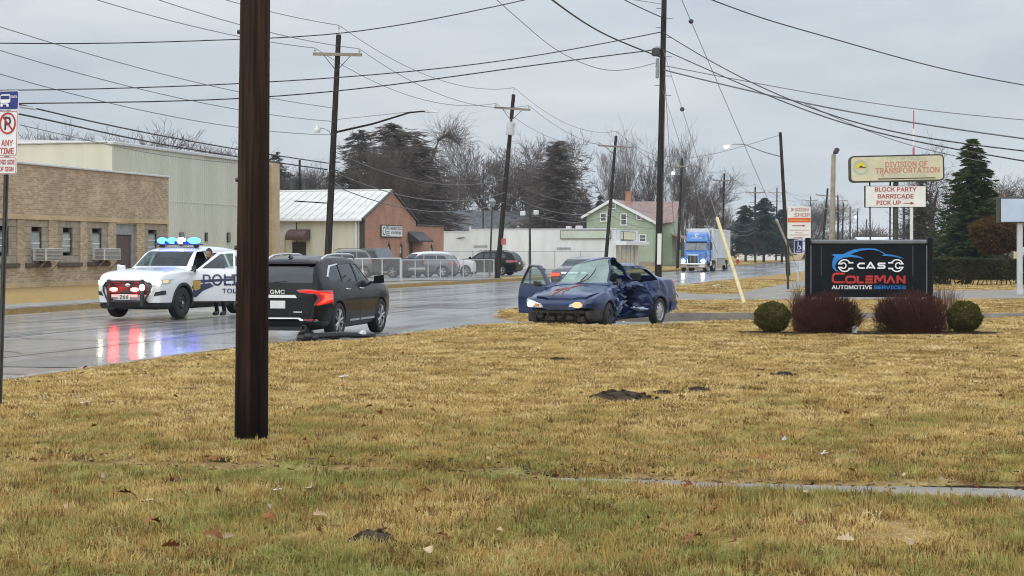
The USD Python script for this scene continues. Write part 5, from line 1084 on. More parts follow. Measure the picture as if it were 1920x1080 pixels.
def pickup():
    L, W, H = 5.6, 1.95, 1.82; c = place('dark pickup truck parked beside the orange brick front', 'pickup truck', 'pickup_truck', ((640 - 960) / F * 101, 99.6), math.radians(-62), zl + float(zg(100)))
    prof = Polygon([(0, .45), (.05, .95), (.25, 1.05), (1.45, 1.15), (2.05, 1.74), (2.3, 1.82), (3.2, 1.80), (3.55, 1.20), (5.55, 1.20), (5.6, .6), (5.5, .42), (.2, .35)])
    b = side(prof, -W / 2, W / 2)
    for x in (1.0, 4.5): b = b - ycyl(x, .4, .46, .6, 2) - ycyl(x, .4, .46, -2, -.6)
    b = b - man(box(3.72, 5.48, -.82, .82, .75, 2)) - sides([(1.75, 1.2), (2.15, 1.68), (3.12, 1.68), (3.35, 1.2)], .93, 2)
    ta = Manifold.hull_points(np.array([(x, s_ * y, z) for s_ in (-1, 1) for x in (-.1, 5.7) for y, z in ((.98, .3), (.98, 1.12), (.74, 1.9))], float))
    part(c, 'body', b ^ ta, 'paint_charcoal', 25)
    part(c, 'windscreen', Manifold.hull_points(np.array([(1.52, s_ * .72, 1.2) for s_ in (-1, 1)] + [(2.0, s_ * .64, 1.70) for s_ in (-1, 1)] + [(1.49, s_ * .72, 1.21) for s_ in (-1, 1)] + [(1.97, s_ * .64, 1.71) for s_ in (-1, 1)])), 'window_dark')
    for s_ in (-1, 1):
        part(c, 'window', side([(1.8, 1.22), (2.17, 1.66), (3.1, 1.66), (3.3, 1.22)], min(s_ * .90, s_ * .925), max(s_ * .90, s_ * .925)), 'window_dark')
        part(c, 'tail_light', bbox(5.52, 5.63, s_ * .86 - .08, s_ * .86 + .08, .8, 1.15, .02), 'red_lens'); part(c, 'headlight', bbox(-.01, .2, s_ * .78 - .12, s_ * .78 + .12, .78, .95, .02), 'glass_lens')
    part(c, 'rear_bumper', bbox(5.6, 5.75, -.9, .9, .45, .62, .03), 'chrome'); part(c, 'grille', bbox(-.03, .06, -.55, .55, .6, .92, .02), 'chrome')
    ws = wheel(.4, .25, .26, 5, 'spoke')
    for x, y in ((1.0, -.84), (1.0, .84), (4.5, -.84), (4.5, .84)): add_wheel(c, ws, x, y, .4)
pickup()
# --- semi truck coming down the far lane
def semi():
    d = 148.0; c = place('blue semi truck with white box trailer driving up with headlights on', 'semi truck', 'semi_truck', ((1299 - 960) / F * d, d), math.radians(180) + TH, float(zg(d)) + .03)
    hood = Manifold.hull_points(np.array([(x, s_ * y, z) for s_ in (-1, 1) for x, y, z in ((.15, .55, .75), (.1, .55, 1.55), (.35, .75, 1.68), (2.0, .98, 1.95), (2.0, 1.0, .75), (.5, .72, .75))], float))
    part(c, 'hood', hood, 'paint_truck', 30)
    for s_ in (-1, 1):
        part(c, 'fender', Manifold.hull_points(np.array([(x, s_ * y, z) for y in (.72, 1.2) for x, z in ((.25, .75), (.3, 1.15), (.6, 1.32), (1.5, 1.32), (1.8, 1.0), (1.8, .75))], float)) - ycyl(1.15, .52, .56, -2, 2), 'paint_truck', 30)
        h = part(c, 'headlight', bbox(.14, .30, s_ * .92 - .17, s_ * .92 + .17, .86, 1.12, .03), 'chrome'); part(h, 'lamp', mv(lathe([(0, 0), (.20, 0), (.17, .05), (0, .07)], 14), (.13, s_ * .92, 1.0), ry=-math.pi / 2), 'lamp_head')
        m_ = part(c, 'mirror', bbox(2.0, 2.12, s_ * 1.42 - .11, s_ * 1.42 + .11, 2.05, 2.75, .03), 'plastic_black'); part(m_, 'bracket', cat(cyl((2.06, s_ * 1.1, 2.7), (2.06, s_ * 1.42, 2.7), .02), cyl((2.06, s_ * 1.1, 2.1), (2.06, s_ * 1.42, 2.1), .02)), 'plastic_black')
        part(c, 'side_fairing', bbox(3.9, 4.1, s_ * 1.14 - .05, s_ * 1.14 + .05, .9, 3.6, .02), 'paint_truck'); part(c, 'exhaust_stack', cyl((4.15, s_ * 1.12, 1.0), (4.15, s_ * 1.12, 3.9), .075), 'chrome')
        part(c, 'fuel_tank', mv(T.cylinder(.32, 1.3, sections=20), (3.2, s_ * .95, .75), ry=math.pi / 2), 'chrome', 40)
        part(c, 'side_window', box(2.35, 3.1, s_ * 1.12 - .015, s_ * 1.12 + .015, 2.1, 2.75), 'window_dark')
    cabm = Manifold.hull_points(np.array([(x, s_ * y, z) for s_ in (-1, 1) for x, y, z in ((1.9, 1.08, 1.2), (1.9, 1.08, 1.95), (2.35, 1.05, 2.85), (4.0, 1.1, 2.9), (4.0, 1.1, 1.0), (2.0, 1.08, 1.0))], float))
    part(c, 'cab', cabm, 'paint_truck', 30)
    part(c, 'windscreen', Manifold.hull_points(np.array([(x, s_ * y, z) for s_ in (-1, 1) for x, y, z in ((1.885, .98, 2.02), (2.28, .95, 2.76), (1.865, .98, 2.02), (2.26, .95, 2.76))], float)), 'window_dark', 20)
    part(c, 'windscreen_divider', Manifold.hull_points(np.array([(x, y, z) for y in (-.03, .03) for x, z in ((1.86, 2.0), (2.255, 2.78), (1.84, 2.0), (2.235, 2.78))], float)), 'plastic_black')
    part(c, 'visor', bbox(2.1, 2.4, -1.0, 1.0, 2.80, 2.90, .02), 'paint_truck')
    part(c, 'roof_fairing', Manifold.hull_points(np.array([(x, s_ * y, z) for s_ in (-1, 1) for x, y, z in ((2.35, .95, 2.9), (2.55, .92, 3.45), (2.9, .88, 3.68), (4.0, .9, 3.72), (4.0, 1.05, 2.9))], float)), 'paint_truck', 35)
    em = Point(0, 0).buffer(.17).difference(affinity.translate(Point(0, 0).buffer(.09), .05, -.03))
    m = ext(em, -.01, 0); v = m.vertices.copy(); m.vertices = np.stack([2.50 + v[:, 1] - (v[:, 2]) * -.2, -v[:, 0], v[:, 2] + 3.42], 1)
    part(c, 'emblem', cat(m, bbox(2.42, 2.44, -.5, .5, 3.12, 3.17, .004)), 'sign_white')
    gr = part(c, 'grille', bbox(.03, .12, -.45, .45, .82, 1.50, .03), 'steel_dark')
    part(gr, 'surround', cat(bbox(.02, .1, -.50, -.45, .8, 1.55, .01), bbox(.02, .1, .45, .50, .8, 1.55, .01), bbox(.02, .12, -.50, .50, 1.50, 1.60, .02), *[bbox(.02, .1, y - .012, y + .012, .82, 1.5, .004) for y in (-.2, .2)]), 'chrome')
    bm = part(c, 'bumper', bbox(-.08, .25, -1.16, 1.16, .38, .78, .05), 'chrome'); part(bm, 'vent', bbox(-.09, -.075, -.55, .55, .50, .62, .004), 'plastic_black')
    tr = part(c, 'trailer', cat(bbox(4.6, 18, -1.29, 1.29, 1.2, 4.05, .03)), 'white_paint_wall'); part(tr, 'rail', cat(*[box(4.62, 17.98, s_ * 1.30 - .012, s_ * 1.30 + .012, z0, z0 + .12) for s_ in (-1, 1) for z0 in (1.22, 3.9)]), 'pale_metal')
    for x in np.arange(5.2, 17.8, 1.2):
        for s_ in (-1, 1): part(tr, 'wall_post', box(x, x + .06, min(s_ * 1.291, s_ * 1.305), max(s_ * 1.291, s_ * 1.305), 1.36, 3.88), 'pale_metal')
    part(tr, 'marker_lamp', cat(bbox(4.57, 4.6, -1.15, -1.0, 3.92, 3.98, .005), bbox(4.57, 4.6, 1.0, 1.15, 3.92, 3.98, .005)), 'amber_lens')
    part(c, 'chassis', box(1.0, 8.0, -.45, .45, .55, .95), 'plastic_black'); part(c, 'side_skirt', cat(box(8, 14, -1.25, -1.22, .5, 1.2), box(8, 14, 1.22, 1.25, .5, 1.2)), 'grey_metal')
    ws = wheel(.52, .30, .30, 8, 'steel')
    for x in (1.15, 5.6, 6.9, 15.2, 16.5):
        for y in (-1.02, 1.02): add_wheel(c, ws, x, y, .52, 'chrome', 'chrome')
semi()
# --- officer at the open driver's door
mat('uniform', (.008, .010, .022), (.018, .022, .042), 9, .8, .3, 60)
mat('skin', (.36, .19, .13), (.42, .235, .17), 8, .5)
mat('hair', (.015, .010, .008), (.03, .02, .016), 20, .6)
def chain(*js):
    """joints (x, y, z, r) -> hulls of spheres"""
    s_ = [Manifold.sphere(r, 16).translate([x, y, z]) for x, y, z, r in js]
    o = None
    for a, b in zip(s_, s_[1:]):
        h = Manifold.batch_hull([a, b]); o = h if o is None else o + h
    return o
def officer():
    hd = math.radians(180 + 17.5); left = np.array([math.cos(hd), -math.sin(hd)]) * -1; hvv = np.array([math.sin(hd), math.cos(hd)])
    base = pol_axle + hvv * .93 - hvv * 2.50 + left * 1.18
    # local frame: x forward (car's forward), y to the car's left
    t = thing('person', 'officer in dark navy uniform leaning in behind the open police car door', 'person', (base[0], base[1], .055), math.atan2(hvv[1], hvv[0]))
    J = lambda *p: p
    hip, chest, neck, head = (.0, -.02, .93), (.10, -.10, 1.30), (.17, -.16, 1.46), (.24, -.20, 1.60)
    body = Manifold.batch_hull([Manifold.sphere(.135, 18).translate([-.0, -.02 + q * .09, .95]) for q in (-1, 1)] + [Manifold.sphere(.125, 18).translate([.04, -.05 + q * .08, 1.10]) for q in (-1, 1)])
    body = body + Manifold.batch_hull([Manifold.sphere(.125, 18).translate([.04, -.05 + q * .08, 1.10]) for q in (-1, 1)] + [Manifold.sphere(.12, 18).translate([.11 - q * .03, -.11 + q * .14, 1.36]) for q in (-1, 1)])
    legs = chain((.0, .09, .90, .105), (.06, .10, .50, .072), (-.02, .11, .10, .05)) + chain((.0, -.13, .90, .105), (.02, -.14, .50, .072), (-.10, -.14, .10, .05))
    arms = chain((.10, .05, 1.40, .068), (.24, .16, 1.18, .05), (.42, .06, 1.12, .038)) + chain((.14, -.26, 1.40, .068), (.36, -.34, 1.24, .05), (.58, -.38, 1.14, .038))
    cloth = body + legs + arms
    def soft(m, l, n=12):
        q = tm(m.refine_to_length(l)); q.merge_vertices(); trimesh.smoothing.filter_taubin(q, iterations=n); return q
    part(t, 'body', soft(cloth, .035), 'uniform', True)
    hd_ = Manifold.sphere(.095, 28).scale([1.02, .82, 1.22]).translate(list(head)) + chain((.17, -.16, 1.44, .062), (.20, -.18, 1.54, .056)) + Manifold.sphere(.062, 18).scale([1.1, .85, .8]).translate([.275, -.205, 1.525])
    hd_ = hd_ + chain((.318, -.205, 1.615, .012), (.345, -.208, 1.578, .018)) + Manifold.sphere(.022, 10).scale([.7, .5, 1.2]).translate([.225, -.115, 1.59]) + Manifold.sphere(.022, 10).scale([.7, .5, 1.2]).translate([.225, -.285, 1.59])
    h = part(t, 'head', soft(hd_, .02, 6), 'skin', True)
    part(h, 'hair', soft((Manifold.sphere(.103, 24).scale([1.02, .86, 1.18]).translate([.232, -.20, 1.618])) - man(box(.27, 1, -1, 1, 1, 1.655)) - man(box(.0, 1, -1, 1, 1, 1.565)), .03, 4), 'hair', True)
    part(h, 'eyes', cat(*[mv(T.icosphere(2, .011), (.325, y, 1.612)) for y in (-.235, -.178)]), 'black_print', True); part(h, 'mouth', bbox(.334, .341, -.228, -.185, 1.522, 1.53, .002), 'rust_streak')
    for (wx, wy_, wz_), d in (((.42, .06, 1.12), (.9, -.3, -.25)), ((.58, -.38, 1.14), (.9, -.15, -.35))):
        d = np.array(d) / np.linalg.norm(d); w = np.array([wx, wy_, wz_]); sd = np.cross(d, [0, 0, 1.]); sd /= np.linalg.norm(sd); up = np.cross(sd, d)
        pal = Manifold.batch_hull([Manifold.sphere(.022, 10).translate(list(w + d * a + sd * b)) for a, b in ((.0, .012), (.0, -.012), (.085, .032), (.085, -.032))])
        for k, (b, ln) in enumerate(((.033, .07), (.011, .08), (-.011, .075), (-.032, .06))):
            p0 = w + d * .08 + sd * b; p1 = p0 + d * ln * .55 - up * .012; p2 = p1 + d * ln * .35 - up * .03; pal = pal + chain((*p0, .0095), (*p1, .009), (*p2, .008))
        p0 = w + d * .02 + sd * .025; p1 = p0 + sd * .035 + d * .03; p2 = p1 + d * .035 - up * .01; pal = pal + chain((*p0, .013), (*p1, .011), (*p2, .009))
        part(t, 'hand', soft(pal, .012, 5), 'skin', True)
    for x, y in ((-.02, .11), (-.10, -.14)):
        part(t, 'shoe', soft(Manifold.batch_hull([Manifold.sphere(.048, 14).translate([x, y, .048]), Manifold.sphere(.042, 14).translate([x + .16, y, .043]), Manifold.sphere(.05, 14).translate([x - .02, y, .10])]), .03, 4), 'plastic_black', True)
    part(t, 'belt', mv(lathe([(.19, -.03), (.215, -.03), (.215, .03), (.19, .03), (.19, -.03)], 24), (.01, -.025, 1.0), s=(.85, 1.08, 1)), 'plastic_black', 30)
officer()
# ------------------------------------------------------------ trees and shrubs
mat('bark', (.055, .046, .04), (.12, .10, .09), 6, .9, .5, 30)
mat('bark_grey', (.075, .068, .062), (.15, .138, .128), 6, .9, .5, 30)
mat('twig', (.075, .06, .055), (.14, .115, .105), 3, .9, rnd=.15)
mat('twig_brown', (.10, .058, .042), (.16, .10, .07), 2, .9)
def leafmat(name, c1, c2, tr=.25):
    n = {'g': ('geometry', {}), 'n': ('noise_texture', {'scale': .9, 'detail': 4.}), 'ad': ('math', {'math_type': 'multiply_add', 'value2': .45}), 'r': ('rgb_ramp', {'ramp': [(.25, c1), (.85, c2)]}), 'd': ('diffuse_bsdf', {}), 't': ('translucent_bsdf', {}), 'm': ('mix_closure', {'fac': tr})}
    usdkit.material(stage, '/World/Looks/' + name, n, [('g.position', 'n.vector'), ('g.random_per_island', 'ad.value1'), ('n.fac', 'ad.value3'), ('ad.value', 'r.fac'), ('r.color', 'd.color'), ('r.color', 't.color'), ('d.BSDF', 'm.closure1'), ('t.BSDF', 'm.closure2')], surface='m.closure')
leafmat('needles_green', (.028, .050, .020), (.095, .14, .055)); leafmat('needles_blue', (.035, .055, .052), (.10, .14, .135)); leafmat('needles_brown', (.095, .082, .073), (.20, .168, .148)); leafmat('needles_dark', (.055, .057, .046), (.14, .135, .11))
leafmat('needles_rust', (.05, .028, .012), (.13, .075, .03)); leafmat('box_leaves', (.04, .042, .010), (.15, .135, .04)); leafmat('hedge_leaves', (.026, .028, .013), (.09, .088, .045)); leafmat('twig_maroon', (.045, .020, .016), (.125, .060, .048))

def bare(seed, H, spread=.5, trunk=.28, fork=.22, levels=5, up=.55, n0=7, multi=1, kids=5, shrink=.62):
    """a leafless tree: returns (trunk and limbs, twigs)"""
    g = np.random.default_rng(seed); big, fine = [], []
    def rec(p, d, ln, r, lv):
        m = 5; pts = [p]; q = p.copy(); dd = d.copy()
        for _ in range(m - 1):
            dd = dd + g.normal(0, .11 if lv < 2 else .17, 3) + np.array([0, 0, .05 * up]); dd /= np.linalg.norm(dd); q = q + dd * ln / (m - 1); pts.append(q)
        r1 = r * (.55 if lv else .62); rr = np.linspace(r, r1, m); (big if lv <= 2 else fine).append((np.array(pts), np.maximum(rr * (1 if lv <= 2 else .8), .0075)))
        if lv >= levels: return
        k = n0 if lv == 0 else kids - (lv >= 4)
        for i in range(k):
            t = g.uniform(fork if lv == 0 else .25, 1.0) if i else 1.0
            j = min(int(t * (m - 1)), m - 2); fr = t * (m - 1) - j; o = pts[j] * (1 - fr) + pts[j + 1] * fr
            ax = np.cross(dd, [0, 0, 1]) if abs(dd[2]) < .95 else np.array([1., 0, 0]); ax /= np.linalg.norm(ax)
            a = g.uniform(0, 2 * np.pi); per = ax * math.cos(a) + np.cross(dd, ax) * math.sin(a)
            sp = spread * g.uniform(.6, 1.3) * (1 if i else .5); nd = dd * math.cos(sp) + per * math.sin(sp) + np.array([0, 0, up * .35]); nd /= np.linalg.norm(nd)
            rec(o, nd, ln * shrink * g.uniform(.75, 1.2), max(r1 * g.uniform(.45, .7), .01), lv + 1)
    for k in range(multi):
        a = g.uniform(0, 6.28); d = np.array([.22 * math.cos(a) * (multi > 1), .22 * math.sin(a) * (multi > 1), 1.0]); d /= np.linalg.norm(d)
        rec(np.array([.3 * math.cos(a) * (multi > 1), .3 * math.sin(a) * (multi > 1), -.2]), d, H * (.42 if multi == 1 else .5), trunk / multi ** .5, 0)
    P_ = lambda L: (np.array([q for q, _ in L]), np.array([r for _, r in L]))
    b = tubes(*P_(big), 6); f = tubes(*P_(fine), 3)
    k = H / b.vertices[:, 2].max() if f is None else H / max(f.vertices[:, 2].max(), 1e-6)
    b.vertices *= k; f.vertices *= k
    return b, f
def conifer(seed, H, R, n_whorl=26, card=.34, droop=.25, taper=1.0, base=.06, ragged=.25, dens=9, wide=.12, thin=(.16, .30)):
    """needle-bearing tree: trunk, limbs, and sprays of needle tufts along every limb"""
    g = np.random.default_rng(seed); limbs, lr, cv = [], [], []
    for i in range(n_whorl):
        t = base + (1 - base) * (i + g.uniform(-.3, .3)) / n_whorl; t = min(max(t, base), .985); z = t * H
        ln = R * ((1 - t) ** taper * 1.0 + .05) * g.uniform(1 - ragged, 1 + ragged * .6); k = g.integers(6, 10)
        for a in g.uniform(0, 2 * np.pi, k):
            zj = z + g.uniform(-.6, .6) * H * (1 - base) / n_whorl * 1.3; l_ = ln * g.uniform(.6, 1.15); d = np.array([math.cos(a), math.sin(a), 0]); dr = droop * g.uniform(.5, 1.4)
            pts = np.array([[0, 0, zj], np.array([0, 0, zj]) + d * l_ * .5 + [0, 0, .06 * l_], np.array([0, 0, zj]) + d * l_ + [0, 0, -dr * l_ * .6]]); limbs.append(pts); lr.append([.02 + .012 * l_, .015, .006])
            m = int(dens * l_ / R * 1.6) + 3
            for s_ in g.uniform(.18, 1.0, m):
                c = pts[0] * (1 - s_) ** 2 + 2 * s_ * (1 - s_) * pts[1] + s_ * s_ * pts[2] + g.normal(0, wide * l_ * .6, 3) * [1, 1, .9]
                cv.append((c, d, card * g.uniform(.6, 1.25)))
    C = np.array([c for c, _, _ in cv]); Dd = np.array([d for _, d, _ in cv]); Sz = np.array([s_ for _, _, s_ in cv]); n = len(C)
    out = []
    for rep in range(3):     # three crossing pointed sprays at each spot
        a = g.uniform(-.9, .9, n); ca, sa = np.cos(a), np.sin(a); dx = np.stack([Dd[:, 0] * ca - Dd[:, 1] * sa, Dd[:, 0] * sa + Dd[:, 1] * ca, g.uniform(-.55, .25, n)], -1); dx /= np.linalg.norm(dx, axis=1, keepdims=True)
        nn = g.normal(0, 1, (n, 3)); sd = np.cross(dx, nn); sd /= np.linalg.norm(sd, axis=1, keepdims=True) + 1e-9
        w = (Sz * g.uniform(*thin, n))[:, None]; L_ = Sz[:, None]
        V = np.stack([C - dx * L_ * .5, C + sd * w, C + dx * L_ * .6, C - sd * w], 1).reshape(-1, 3); k = np.arange(n)[:, None] * 4
        out.append(trimesh.Trimesh(V, np.concatenate([k + [0, 1, 2], k + [0, 2, 3]]), process=False))
    tr = tube([(0, 0, -.2), (0, 0, H * .5), (0, 0, H * .98)], [.018 * H + .03, .011 * H, .01], 8)
    return cat(tr, tubes(np.array(limbs), np.array(lr), 3)), trimesh.util.concatenate(out)
TREES = {}
def make_tree(kind):
    p = class_thing(kind)
    kinds = dict(oak=lambda: bare(3, 10, .62, .34, .35, 5, .45, 8, 1, 5), elm=lambda: bare(14, 10, .5, .26, .3, 5, .6, 9, 1, 5), poplar=lambda: bare(9, 10, .30, .24, .18, 5, 1.1, 8, 3, 4, .64), scrub=lambda: bare(21, 10, .55, .20, .15, 5, .7, 8, 2, 5), tangle=lambda: bare(33, 10, .75, .34, .4, 5, .2, 7, 1, 5))
    cons = dict(spruce=(lambda: conifer(5, 10, 2.75, 60, .36, .28, .80, .03, .28, 20, .12, (.12, .22)), 'needles_green'), bluespruce=(lambda: conifer(6, 10, 3.6, 34, .55, .18, .60, .16, .5, 16, .16, (.09, .16)), 'needles_blue'),
        brown=(lambda: conifer(7, 10, 3.4, 54, .62, -.45, .55, .05, .55, 15, .18, (.035, .06)), 'needles_brown'), dark=(lambda: conifer(8, 10, 3.2, 38, .52, .22, .70, .08, .55, 14, .16, (.05, .09)), 'needles_dark'))
    if kind in kinds:
        b, f = kinds[kind](); tr = part(p, 'trunk', b, 'bark_grey' if kind == 'poplar' else 'bark', True); part(p, 'crown', f, 'twig')
    else:
        b, f = cons[kind][0](); part(p, 'trunk', b, 'bark', True); part(p, 'crown', f, cons[kind][1])
    TREES[kind] = p
def tree(kind, px, base_d, top, label, catg='tree', wide=1.0, rz=None, name=None, group=None, z=None, lean=0.0):
    if kind not in TREES: make_tree(kind)
    z0 = float(zg(base_d)) + .12 if z is None else z; h = Z(top, base_d) - z0; s_ = h / 10
    x = (px - 960) / F * base_d
    nm = name or ('conifer' if kind in ('spruce', 'bluespruce', 'brown', 'dark') else 'bare_tree')
    return copy_of(TREES[kind], nm, label, catg, (x, base_d, z0), rng.uniform(0, 6.28) if rz is None else rz, group, (s_ * wide, s_ * wide, s_), ry=lean)
# behind the left-hand buildings
tree('scrub', 70, 150, 222, 'bare tree leftmost above the tan brick building'); tree('oak', 118, 160, 232, 'rounded bare tree above the left end of the metal hall')
tree('scrub', 210, 165, 236, 'bare tree over the corner of the metal hall', wide=1.2); tree('elm', 300, 165, 230, 'bushy bare tree over the middle of the metal hall', wide=1.3); tree('scrub', 365, 170, 254, 'small bare tree over the right part of the metal hall', wide=1.3); tree('elm', 425, 175, 268, 'low bare tree top just left of the near pole')
tree('elm', 40, 170, 236, 'bare tree beside the leftmost one over the tan brick building', wide=1.3); tree('oak', 165, 175, 244, 'low bare tree left of the metal hall corner', wide=1.3); tree('oak', 258, 180, 240, 'round bare tree between the two over the metal hall', wide=1.2); tree('oak', 335, 178, 240, 'dense bare tree right of the bushy one over the metal hall', wide=1.2); tree('dark', 518, 170, 285, 'small dark conifer between the metal hall and the workshop roof', wide=.9); tree('scrub', 570, 160, 285, 'bare bushy tree behind the white ribbed roof', wide=1.4); tree('scrub', 605, 175, 292, 'thin bare tree next to the pole with two lamps', wide=1.2)
tree('dark', 672, 165, 244, 'dark spreading conifer behind the roof ridge', wide=1.2); tree('brown', 738, 168, 232, 'tallest brown conifer behind the orange brick gable', wide=1.35); tree('brown', 782, 172, 262, 'brown conifer to the right of the tallest one', wide=1.2); tree('scrub', 700, 190, 300, 'tangled bare tree beneath the brown conifers', wide=1.8); tree('dark', 815, 175, 318, 'low dark green conifer behind the flat brick parapet', wide=1.1); tree('scrub', 765, 160, 234, 'thin bare tree poking out of the brown conifers', wide=.8)
tree('tangle', 912, 205, 236, 'large bare tree with crooked limbs behind the grey roof', wide=1.25); tree('oak', 960, 210, 232, 'broad bare tree behind the second pole', wide=1.2); tree('elm', 990, 220, 240, 'bare tree left of the brown cone tree', wide=1.2); tree('elm', 850, 230, 262, 'bare tree behind the bent trunk', wide=1.1)
tree('brown', 1046, 195, 264, 'big brown cone shaped conifer left of the green house', wide=1.0); tree('brown', 1098, 225, 372, 'short dark conifer against the green house gable', wide=.8); tree('scrub', 1075, 230, 300, 'bare tree edging the brown cone conifer', wide=1.3)
tree('poplar', 1192, 235, 212, 'tall bare many stemmed tree left of the black pole', wide=1.05); tree('poplar', 1165, 240, 228, 'slimmer bare tree behind the third pole', wide=.9); tree('poplar', 1283, 240, 218, 'tall bare many stemmed tree right of the black pole', wide=1.0); tree('elm', 1312, 260, 312, 'low bare tree behind the truck', wide=1.2)
tree('dark', 1126, 215, 365, 'tiny conifer beside the green house roof')
tree('dark', 1312, 275, 404, 'round dark conifer behind the semi trailer', wide=1.3)
# bent trunk
def bent():
    d = 185; t = thing('bare_tree', 'crooked dead tree whose trunk bends over to the right', 'tree', ((795 - 960) / F * d, d, float(zg(d)) + .1))
    q = lambda px, py: P(px, py, d) - np.array([(795 - 960) / F * d, d, float(zg(d)) + .1])
    pts = np.array([q(795, 486), q(793, 420), q(795, 340), q(805, 310), q(817, 278), q(822, 262), q(832, 256), q(842, 255), q(852, 261), q(862, 272)]); pts[:, 1] += np.linspace(0, .5, 10)
    part(t, 'trunk', tube(pts, [.30, .26, .22, .2, .17, .15, .14, .12, .09, .05], 8), 'bark', True)
    g = np.random.default_rng(5); L_, R_ = [], []
    for i in range(520):
        k = g.uniform(4.5, 9); j = min(int(k), 8); p = pts[j] * (1 - k + j) + pts[j + 1] * (k - j); a = np.array([g.normal(.2, .55), g.normal(0, .5), g.normal(.25, .55)]); a /= np.linalg.norm(a); ln = g.uniform(.5, 2.7)
        b = a + g.normal(0, .45, 3) - [0, 0, .55]; b /= np.linalg.norm(b); s0 = p + a * ln * g.uniform(0, 1) * (i > 120); L_.append([s0, s0 + a * ln * .5, s0 + a * ln * .5 + b * ln * .5]); R_.append([.022, .014, .008])
    part(t, 'crown', tubes(np.array(L_), np.array(R_), 3), 'twig')
bent()
# beyond the road on the right
for px, d, top, lab in ((1398, 262, 384, 'leftmost blue green spruce of the far roadside row'), (1432, 250, 370, 'middle and tallest blue green spruce of the far roadside row'), (1466, 266, 392, 'rightmost blue green spruce of the far roadside row')): tree('bluespruce', px, d, top, lab, wide=1.15)
tree('scrub', 1500, 330, 362, 'hazy bare tree behind the street light pole', wide=1.5); tree('scrub', 1385, 340, 372, 'hazy bare tree behind the blue green spruces', wide=1.5)
for k, (px, top, d, w) in enumerate(((1540, 430, 420, 2.2), (1575, 428, 460, 2.4), (1612, 424, 430, 2.2), (1650, 432, 440, 2.2), (1690, 420, 400, 2.0))): tree('elm', px, d, top, ['far grey tree left of the concrete lamp pole', 'far grey tree in the gap under the yellow sign', 'far grey tree beneath the yellow sign left half', 'far grey tree under the block party sign', 'far grey tree beside the white sign post'][k], wide=w)
tree('tangle', 1748, 118, 246, 'large bare tree behind the transportation sign', wide=1.1); tree('dark', 1728, 112, 330, 'dark drooping conifer between the yellow sign and the spruce', wide=1.0)
tree('spruce', 1822, 92, 257, 'tall dense green spruce right of the yellow sign', wide=1.34)
tree('oak', 1890, 150, 300, 'bare tree at the right edge behind the spruce', wide=1.3); tree('elm', 1930, 140, 322, 'bare tree cut by the right edge of the photo', wide=1.3); tree('scrub', 1790, 170, 330, 'bare tree peeking out left of the spruce', wide=1.4)
# far tree line that closes the view down the road
def far_wood():
    g = np.random.default_rng(77); L_, R_ = [], []
    for i in range(150):
        x = g.uniform(-150, 430); d = g.uniform(520, 660); h = g.uniform(8, 15); w = h * g.uniform(.3, .5)
        for k in range(46):
            a = g.normal(0, .5, 2); z0 = h * g.uniform(.1, .55); q = np.array([x + a[0] * w * .3, d + a[1] * w * .3, z0]); e = np.array([x + a[0] * w * 1.5, d + a[1] * w, z0 + (h - z0) * g.uniform(.4, 1) * math.exp(-a[0] ** 2)])
            L_.append([q if k else [x, d, -1], (q + e) / 2 + g.normal(0, .3, 3), e]); R_.append([.16, .12, .03] if k else [.3, .25, .1])
    solo('woodland', tubes(np.array(L_), np.array(R_), 3), 'twig', 'far line of hazy grey woodland at the end of the road', 'woodland', kind='stuff')
far_wood()

# rust coloured juniper with a bare stem at the right
def juniper():
    d = 86; t = thing('juniper', 'rust brown juniper tree on a short trunk by the pale sign', 'tree', ((1872 - 960) / F * d, d, .12))
    g = np.random.default_rng(15); n = 5200; u = g.normal(0, 1, (n, 3)); u /= np.linalg.norm(u, axis=1, keepdims=True); lump = .75 + .45 * meshkit.fbm(u * 2.3 + 5, 3)
    C = u * (g.uniform(.35, 1, n) ** .4 * lump)[:, None] * [1.55, 1.4, 1.05] + [0, 0, 2.35]; dx = u + g.normal(0, .5, (n, 3)); dx /= np.linalg.norm(dx, axis=1, keepdims=True); sd = np.cross(dx, g.normal(0, 1, (n, 3))); sd /= np.linalg.norm(sd, axis=1, keepdims=True)
    V = np.stack([C - dx * .1, C + sd * .045, C + dx * .16, C - sd * .045], 1).reshape(-1, 3); k = np.arange(n)[:, None] * 4; F_ = np.concatenate([k + [0, 1, 2], k + [0, 2, 3]])
    part(t, 'crown', trimesh.Trimesh(V, F_, process=False), 'needles_rust'); part(t, 'trunk', cat(tube([(.2, 0, -.1), (.25, 0, .9), (.1, 0, 2.2)], [.13, .11, .05], 8), tube([(.25, 0, .8), (.6, .1, 1.5), (.8, 0, 2.4)], [.08, .06, .03], 6), tube([(.25, 0, .8), (-.4, .1, 1.5), (-.7, 0, 2.2)], [.08, .06, .03], 6)), 'bark', True)
juniper()

